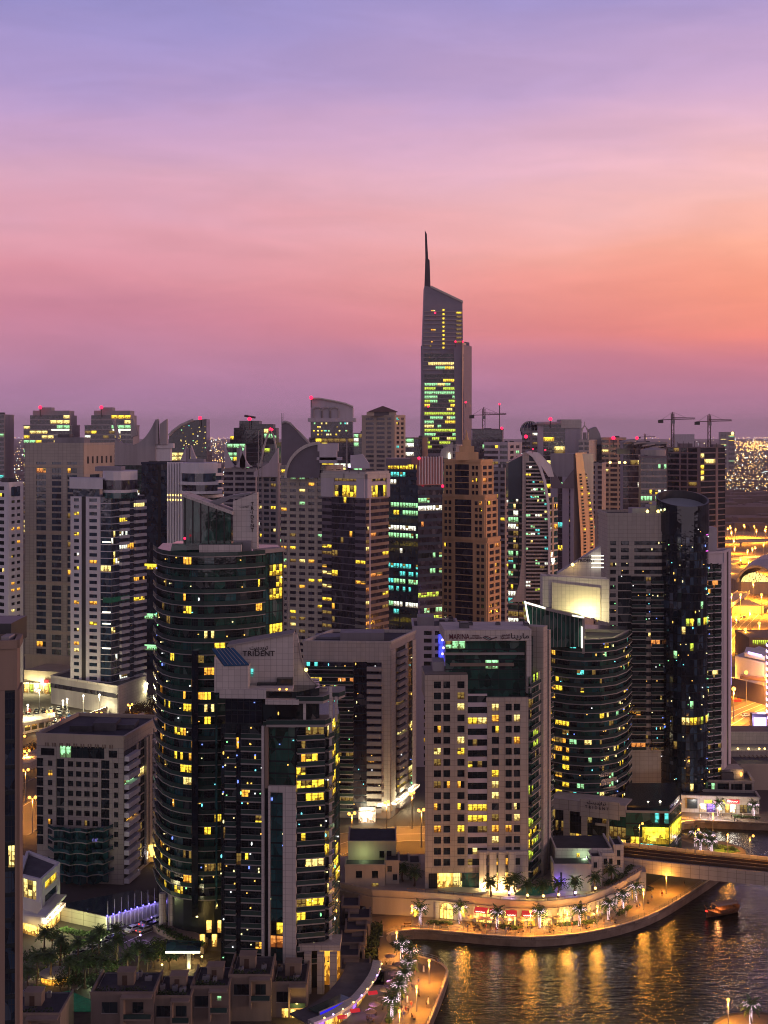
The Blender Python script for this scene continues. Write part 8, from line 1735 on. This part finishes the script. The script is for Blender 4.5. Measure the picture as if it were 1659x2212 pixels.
for u, v, cl, on, lb in ((287, 2011, 'white', False, 'white car crossing the side street, side on to the headlit cars'), (337, 1990, 'white', False, 'white car at the top of the side street by the blue lamp wall'), (312, 2012, 'silver', True, 'silver car with glowing lights in the side street queue'), (331, 2003, 'black', True, 'black car with lights on at the curved tower columns'), (318, 1998, 'sand', True, 'sand coloured car with lights on behind the queue'), (202, 2052, 'white', False, 'white car parked at the kerb, second from the garden end'),
                         (222, 2042, 'silver', False, 'silver car parked at the kerb, third from the garden end'), (240, 2034, 'black', False, 'black car parked at the kerb before the dark gap'), (252, 2029, 'black', False, 'black car parked at the kerb closest to the headlit queue'), (170, 2064, 'silver', False, 'silver car parked at the kerb closest to the garden'), (788, 1968, 'black', True, 'black car with a red tail light in the garage ramp below the terrace wall'), (160, 1572, 'white', False, 'white car beside the ramp wall outside the lot'), (1395, 1926, 'black', False, 'dark vehicle in the shadow below the bridge'),
                         (338, 1506, 'white', False, 'white car behind the curved tower near the white lamp'), (325, 1510, 'silver', False, 'silver car behind the curved tower beside a white one'), (1610, 1548, 'white', False, 'white van like car on the boulevard'), (1555, 1574, 'red', True, 'red car with lights on driving the boulevard'), (1568, 1572, 'black', True, 'dark car with lights on following on the boulevard')):
    car(*G(u, v), sa if u < 400 else RND.random(), cl, lb, 'cars on the side street' if u < 345 and v > 1900 else 'scattered cars', on)
for n, (u, v) in enumerate(((1570, 1350), (1590, 1345), (1605, 1335), (1584, 1312), (1630, 1290), (1598, 1365))):
    car(*G(u, v), .4 + .2 * n, cols[n], '%s car on the orange lit slip roads of the interchange, %s' % (cols[n], ['first by the dark towers', 'beside the second lamp', 'under the station viaduct', 'near the white wing', 'next to the station', 'lowest on the ramp'][n]), 'cars on the interchange', True)

# dhow
def dhow():
    x, y, _ = G(1560, 1976, WZ); t = thing('dhow', 'wooden dhow with a canopy roof cruising the channel near the bridge', 'boat', (x, y, WZ)); Lh = 5.2; m = MB(); n = 12; secs = []
    for k in range(n + 1):
        s = -1 + 2 * k / n; w = 1.7 * (1 - abs(s) ** 3.2 * (.95 if s > 0 else .55)) + .05; zb = .05 + .9 * max(0, abs(s) - .5) ** 2; zt = 1.1 + 1.3 * max(0, s) ** 3 + 1.0 * max(0, -s) ** 3
        secs.append([(s * Lh, -w, zt), (s * Lh, -w * .75, (zt + zb) * .45), (s * Lh, 0, zb - .3), (s * Lh, w * .75, (zt + zb) * .45), (s * Lh, w, zt)])
    for a, c in zip(secs, secs[1:]):
        for j in range(4): m.poly([a[j], c[j], c[j + 1], a[j + 1]], 'boat_wood')
        m.poly([a[0], a[4], c[4], c[0]], 'boat_wood')
    m.poly(secs[0], 'boat_wood'); o = m; root = t
    def add(mb, nm):
        me = mb.mesh(nm); ob = bpy.data.objects.new(nm, me); C.objects.link(ob); ob.parent = t; return ob
    add(m, 'hull'); q = MB(); q.hexa([(-4, -1.5, 2.9), (2.6, -1.5, 2.9), (2.6, 1.5, 2.9), (-4, 1.5, 2.9)], [(-3.9, -1.1, 3.25), (2.5, -1.1, 3.25), (2.5, 1.1, 3.25), (-3.9, 1.1, 3.25)], 'canvas'); add(q, 'canopy')
    for k in range(5):
        for s in (-1, 1): q = MB(); q.tube([(-3.8 + 1.55 * k, s * 1.35, 1.0), (-3.8 + 1.55 * k, s * 1.35, 2.92)], .06, 5, 'boat_wood'); add(q, 'post')
    q = MB(); q.box(-3.6, 1.4, -1.25, 1.25, 1.1, 1.75, 'boat_wood'); add(q, 'cabin')
    for k in range(3):
        q = MB(); q.box(-3 + 1.5 * k, -2.2 + 1.5 * k, -1.3, -1.26, 1.2, 1.65, 'lit_amber'); add(q, 'window')
    q = MB(); q.tube([(5.0, 0, 2.1), (5.9, 0, 3.4)], [.16, .08], 6, 'boat_wood'); add(q, 'prow_post'); q = MB(); q.tube([(-5.0, 0, 1.8), (-5.3, 0, 3.0)], [.14, .08], 6, 'boat_wood'); add(q, 'stern_post')
    q = MB(); q.tube([(5.1, -.3, 1.7), (5.1, .3, 1.7)], .16, 6, 'tail_lamp'); add(q, 'bow_lamp'); t.rotation_euler = (0, 0, radians(205))
    d = bpy.data.lights.new('light', 'POINT'); d.energy = 600; d.color = (1, .4, .12); d.shadow_soft_size = .3; lo = bpy.data.objects.new('light', d); C.objects.link(lo); lo.parent = t; lo.location = (1.5, 0, 2.6)
dhow()

# people: one skinned body each, clothes as children
def person_meshes(walk):
    V = [(0, 0, .92), (0, 0, 1.12), (0, 0, 1.38), (0, 0, 1.5), (0, .02, 1.64), (0, .01, 1.74)]; E = [(0, 1), (1, 2), (2, 3), (3, 4), (4, 5)]; Rr = [.14, .13, .15, .055, .095, .07]
    for s in (-1, 1):
        k = len(V); f = walk * s; V += [(s * .19, 0, 1.40), (s * .24, -f * .1, 1.14), (s * .23, -f * .22 + .06, .9), (s * .22, -f * .22 + .1, .8)]; E += [(2, k), (k, k + 1), (k + 1, k + 2), (k + 2, k + 3)]; Rr += [.06, .045, .036, .03]
        k = len(V); V += [(s * .095, 0, .86), (s * .1, f * .2 + .03, .48), (s * .1, f * .32, .07), (s * .1, f * .32 + .16, .03)]; E += [(0, k), (k, k + 1), (k + 1, k + 2), (k + 2, k + 3)]; Rr += [.09, .062, .042, .04]
    me = bpy.data.meshes.new('p'); me.from_pydata(V, E, []); o = bpy.data.objects.new('p', me); C.objects.link(o); md = o.modifiers.new('s', 'SKIN'); sv = me.skin_vertices[0].data
    for i, r in enumerate(Rr): sv[i].radius = (r, r)
    sv[0].use_root = True; sub = o.modifiers.new('u', 'SUBSURF'); sub.levels = 1
    dg = bpy.context.evaluated_depsgraph_get(); r = bpy.data.meshes.new_from_object(o.evaluated_get(dg)); bpy.data.objects.remove(o); r.materials.clear(); r.materials.append(MATS['skin']); return r
XP = []
rq = random.Random(21)
bodies = [person_meshes(1), person_meshes(.25)]
PE = [(907, 2003, 'person in a white robe by the garage ramp end of the promenade', 'white'), (912, 2004, 'person in dark clothes beside the one in a white robe', 'dark'), (1061, 2013, 'person in dark clothes sitting area side, below the red awnings', 'dark'), (1071, 2015, 'person in red walking below the red awnings', 'red'), (1094, 2015, 'person in white standing in the group near the bend', 'white'), (1098, 2015, 'person in blue standing in the group near the bend', 'blue'), (1103, 2016, 'person in dark clothes at the end of the group near the bend', 'dark'),
      (1258, 2008, 'person in dark clothes on the promenade opposite the broad arch', 'dark'), (1283, 2005, 'person in white near the straightening bend', 'white'), (1376, 1966, 'person in dark clothes walking toward the bridge', 'dark'), (1382, 1963, 'person in blue walking toward the bridge', 'blue'), (1478, 1915, 'person in dark clothes alone in the bridge shadow', 'dark'), (942, 2083, 'person in dark clothes at the rail of the rounded tip', 'dark'), (946, 2085, 'person in blue at the rail of the rounded tip', 'blue'),
      (877, 2190, 'person in red in the pair on the lower promenade', 'red'), (882, 2191, 'person in dark clothes in the pair on the lower promenade', 'dark'), (880, 2166, 'person in white below the third lit palm', 'white'), (868, 2186, 'person in dark clothes close to the fourth lit palm', 'dark'), (921, 2178, 'person in dark clothes by the lower promenade rail', 'dark'), (925, 2170, 'person in white by the lower promenade rail', 'white'), (904, 2128, 'person in blue crossing the orange lit paving', 'blue'),
      (1605, 1766, 'person in white between the neon fronts and the hedge', 'white'), (1530, 1768, 'person in dark clothes before the yellow neon sign', 'dark')]
for k, (u, v, w) in enumerate(((925, 2006, 'below the long terrace wall'), (938, 2008, 'left of the first yellow arch'), (1010, 2010, 'between the first arch and the awnings'), (1050, 2009, 'right under the second red awning'), (1120, 2008, 'at the last red awning'), (1140, 2012, 'passing the amber arch'), (1176, 2010, 'beside the hedge of the middle arches'), (1215, 2009, 'opposite the broad lit arch'), (1236, 2006, 'by the palm at the broad lit arch'), (1305, 1998, 'at the start of the straight stretch'), (1322, 1994, 'on the straight stretch by a bench'), (1352, 1980, 'midway along the straight stretch'), (1408, 1946, 'close to the bridge shadow'), (1430, 1938, 'under the lamp by the bridge'), (896, 2105, 'beside the second lit palm'), (890, 2140, 'beside the third lit palm'), (915, 2100, 'in the middle of the rounded tip'), (872, 2200, 'at the palm by the picture edge'), (888, 2178, 'under the middle lamp of the lower promenade'), (1560, 1768, 'in front of the red neon sign'), (1580, 1769, 'near the bench on the far quay'), (1512, 1768, 'at the white shop glow'))):
    cl = ['dark', 'white', 'blue', 'red', 'dark'][k % 5]; PE.append((u, v, 'person in %s %s' % ({'dark': 'dark clothes', 'white': 'a white robe', 'blue': 'a blue shirt', 'red': 'a red shirt'}[cl], w.replace('left of', 'just before').replace('right under', 'directly under')), cl))
CLO = {}
def cloth(col):
    if col in CLO: return CLO[col]
    m = MB(); robe = col == 'white'; mt = 'cloth_' + col
    m.tube([(0, 0, .12 if robe else .84), (0, 0, .9), (0, 0, 1.15), (0, 0, 1.4), (0, 0, 1.49)], [.24 if robe else .185, .19, .175, .2, .08], 10, mt); CLO[col] = m.mesh('shirt'); return CLO[col]
hm = MB(); hm.ball((0, -.015, 1.71), .105, 'hair', 8, 5); hair = hm.mesh('hair')
for k, (u, v, lb, cl) in enumerate(PE):
    x, y, _ = G(u, v); o = bpy.data.objects.new('person', bodies[k % 2]); C.objects.link(o); o.location = (x, y, .015); o.rotation_euler = (0, 0, RND.random() * 6); tag(o, lb, 'person', 'people on the promenades')
    for nm, me in (('robe' if cl == 'white' else 'shirt', cloth(cl)), ('hair', hair)): c = bpy.data.objects.new(nm, me); C.objects.link(c); c.parent = o
# benches along the water
def make_bench():
    t = thing('park_bench', '', 'bench', (0, 0, 0)); m = MB(); m.box(-.9, .9, -.25, .25, .42, .48, 'rail_brown'); m.build('seat', t); m = MB(); m.box(-.9, .9, .22, .28, .55, .95, 'rail_brown'); m.build('backrest', t)
    for s in (-.75, .75): m = MB(); m.box(s - .05, s + .05, -.22, .26, 0, .42, 'dark_metal'); m.build('leg', t)
    return t
BN = [(880, 2002, 'bench on the promenade close to the garage ramp'), (960, 2004, 'bench between the first two lit palms'), (1030, 2010, 'bench before the first red awning'), (1125, 2014, 'bench just past the red awnings'), (1192, 2013, 'bench facing the water at the middle arches'), (1270, 2006, 'bench facing the broad lit arch'), (1330, 1992, 'bench where the bend straightens'), (1400, 1950, 'bench on the promenade close to the bridge'), (905, 2150, 'bench on the lower promenade near the third lit palm'), (893, 2200, 'bench on the lower promenade near the picture edge'), (1590, 1774, 'bench on the far quay before the neon fronts')]
spread(make_bench(), [(*G(u, v), .2 * k) for k, (u, v, _) in enumerate(BN)], [l for *_, l in BN], 'benches along the water')
# cafe parasols and tables under the arcade
def make_parasol():
    t = thing('cafe_parasol', '', 'parasol', (0, 0, 0)); m = MB(); m.tube([(0, 0, 0), (0, 0, 2.4)], .04, 5, 'grey_metal'); m.build('pole', t); m = MB(); m.tube([(0, 0, 2.0), (0, 0, 2.15), (0, 0, 2.6)], [1.3, 1.28, .06], 8, 'canvas'); m.build('canopy', t); m = MB(); m.tube([(0, 0, .7), (0, 0, .75)], .5, 10, 'rail_brown'); m.build('table', t)
    for s in (-1, 1): m = MB(); m.box(s * .8 - .2, s * .8 + .2, -.2, .2, .4, .46, 'rail_brown'); m.box(s * .98 - .03, s * .98 + .03, -.2, .2, .46, .9, 'rail_brown'); m.box(s * .8 - .18, s * .8 + .18, -.18, .18, 0, .4, 'dark_metal'); m.build('chair', t)
    return t
CP = [(1020, 1998), (1038, 2001), (1056, 2002), (1084, 2003), (1100, 2004), (1128, 2004), (1146, 2003), (1185, 2002), (1205, 2000), (1225, 1998), (1275, 1992), (1292, 1986)]
CP2 = [(862, 2102), (850, 2122), (846, 2142), (832, 2158), (826, 2178), (808, 2190), (800, 2206), (842, 2084)]
spread(make_parasol(), [(*G(u, v), .3 * k) for k, (u, v) in enumerate(CP)], 'canvas cafe parasol over a small table in the row along the arcade', 'cafe parasols along the arcade')
spread(make_parasol(), [(*G(u, v), .4 * k) for k, (u, v) in enumerate(CP2)], 'canvas cafe parasol between the curved restaurant row and its lit palms', 'cafe parasols of the curved restaurant row')
shrubs('hedge', 'leafy planter strip along the foot of the lit palms on the lower promenade', [G(880, 2100), G(870, 2140), G(850, 2190), G(838, 2212)], .7, 'palm_leaf', 800)
shrubs('hedge', 'dark shrubs crowding the lawn beside the garden bar', [G(90, 2110), G(150, 2120), G(240, 2130), G(300, 2125)], 2.5, 'leaf_dark', 2600, 0, 1.6)
shrubs('hedge', 'shrubs filling the planter before the curved tower', [G(345, 2016), G(395, 2046), G(435, 2056)], 1.2, 'leaf_dark', 900, 1.4, .9)
def haze(density=4.2e-5):
    m = bpy.data.materials.new('haze'); m.use_nodes = True; N = m.node_tree.nodes; L = m.node_tree.links
    N.remove(N['Principled BSDF']); v = N.new('ShaderNodeVolumePrincipled'); v.inputs['Density'].default_value = density; v.inputs['Color'].default_value = (.985, .92, .99, 1); v.inputs['Anisotropy'].default_value = .1
    L.new(v.outputs[0], N['Material Output'].inputs['Volume']); MATS['haze'] = m
    q = MB(); q.box(-29000, 29000, -700, 29000, -6, 372, 'haze'); o = q.build('haze'); o['kind'] = 'stuff'
    m.cycles.homogeneous_volume = True
haze()
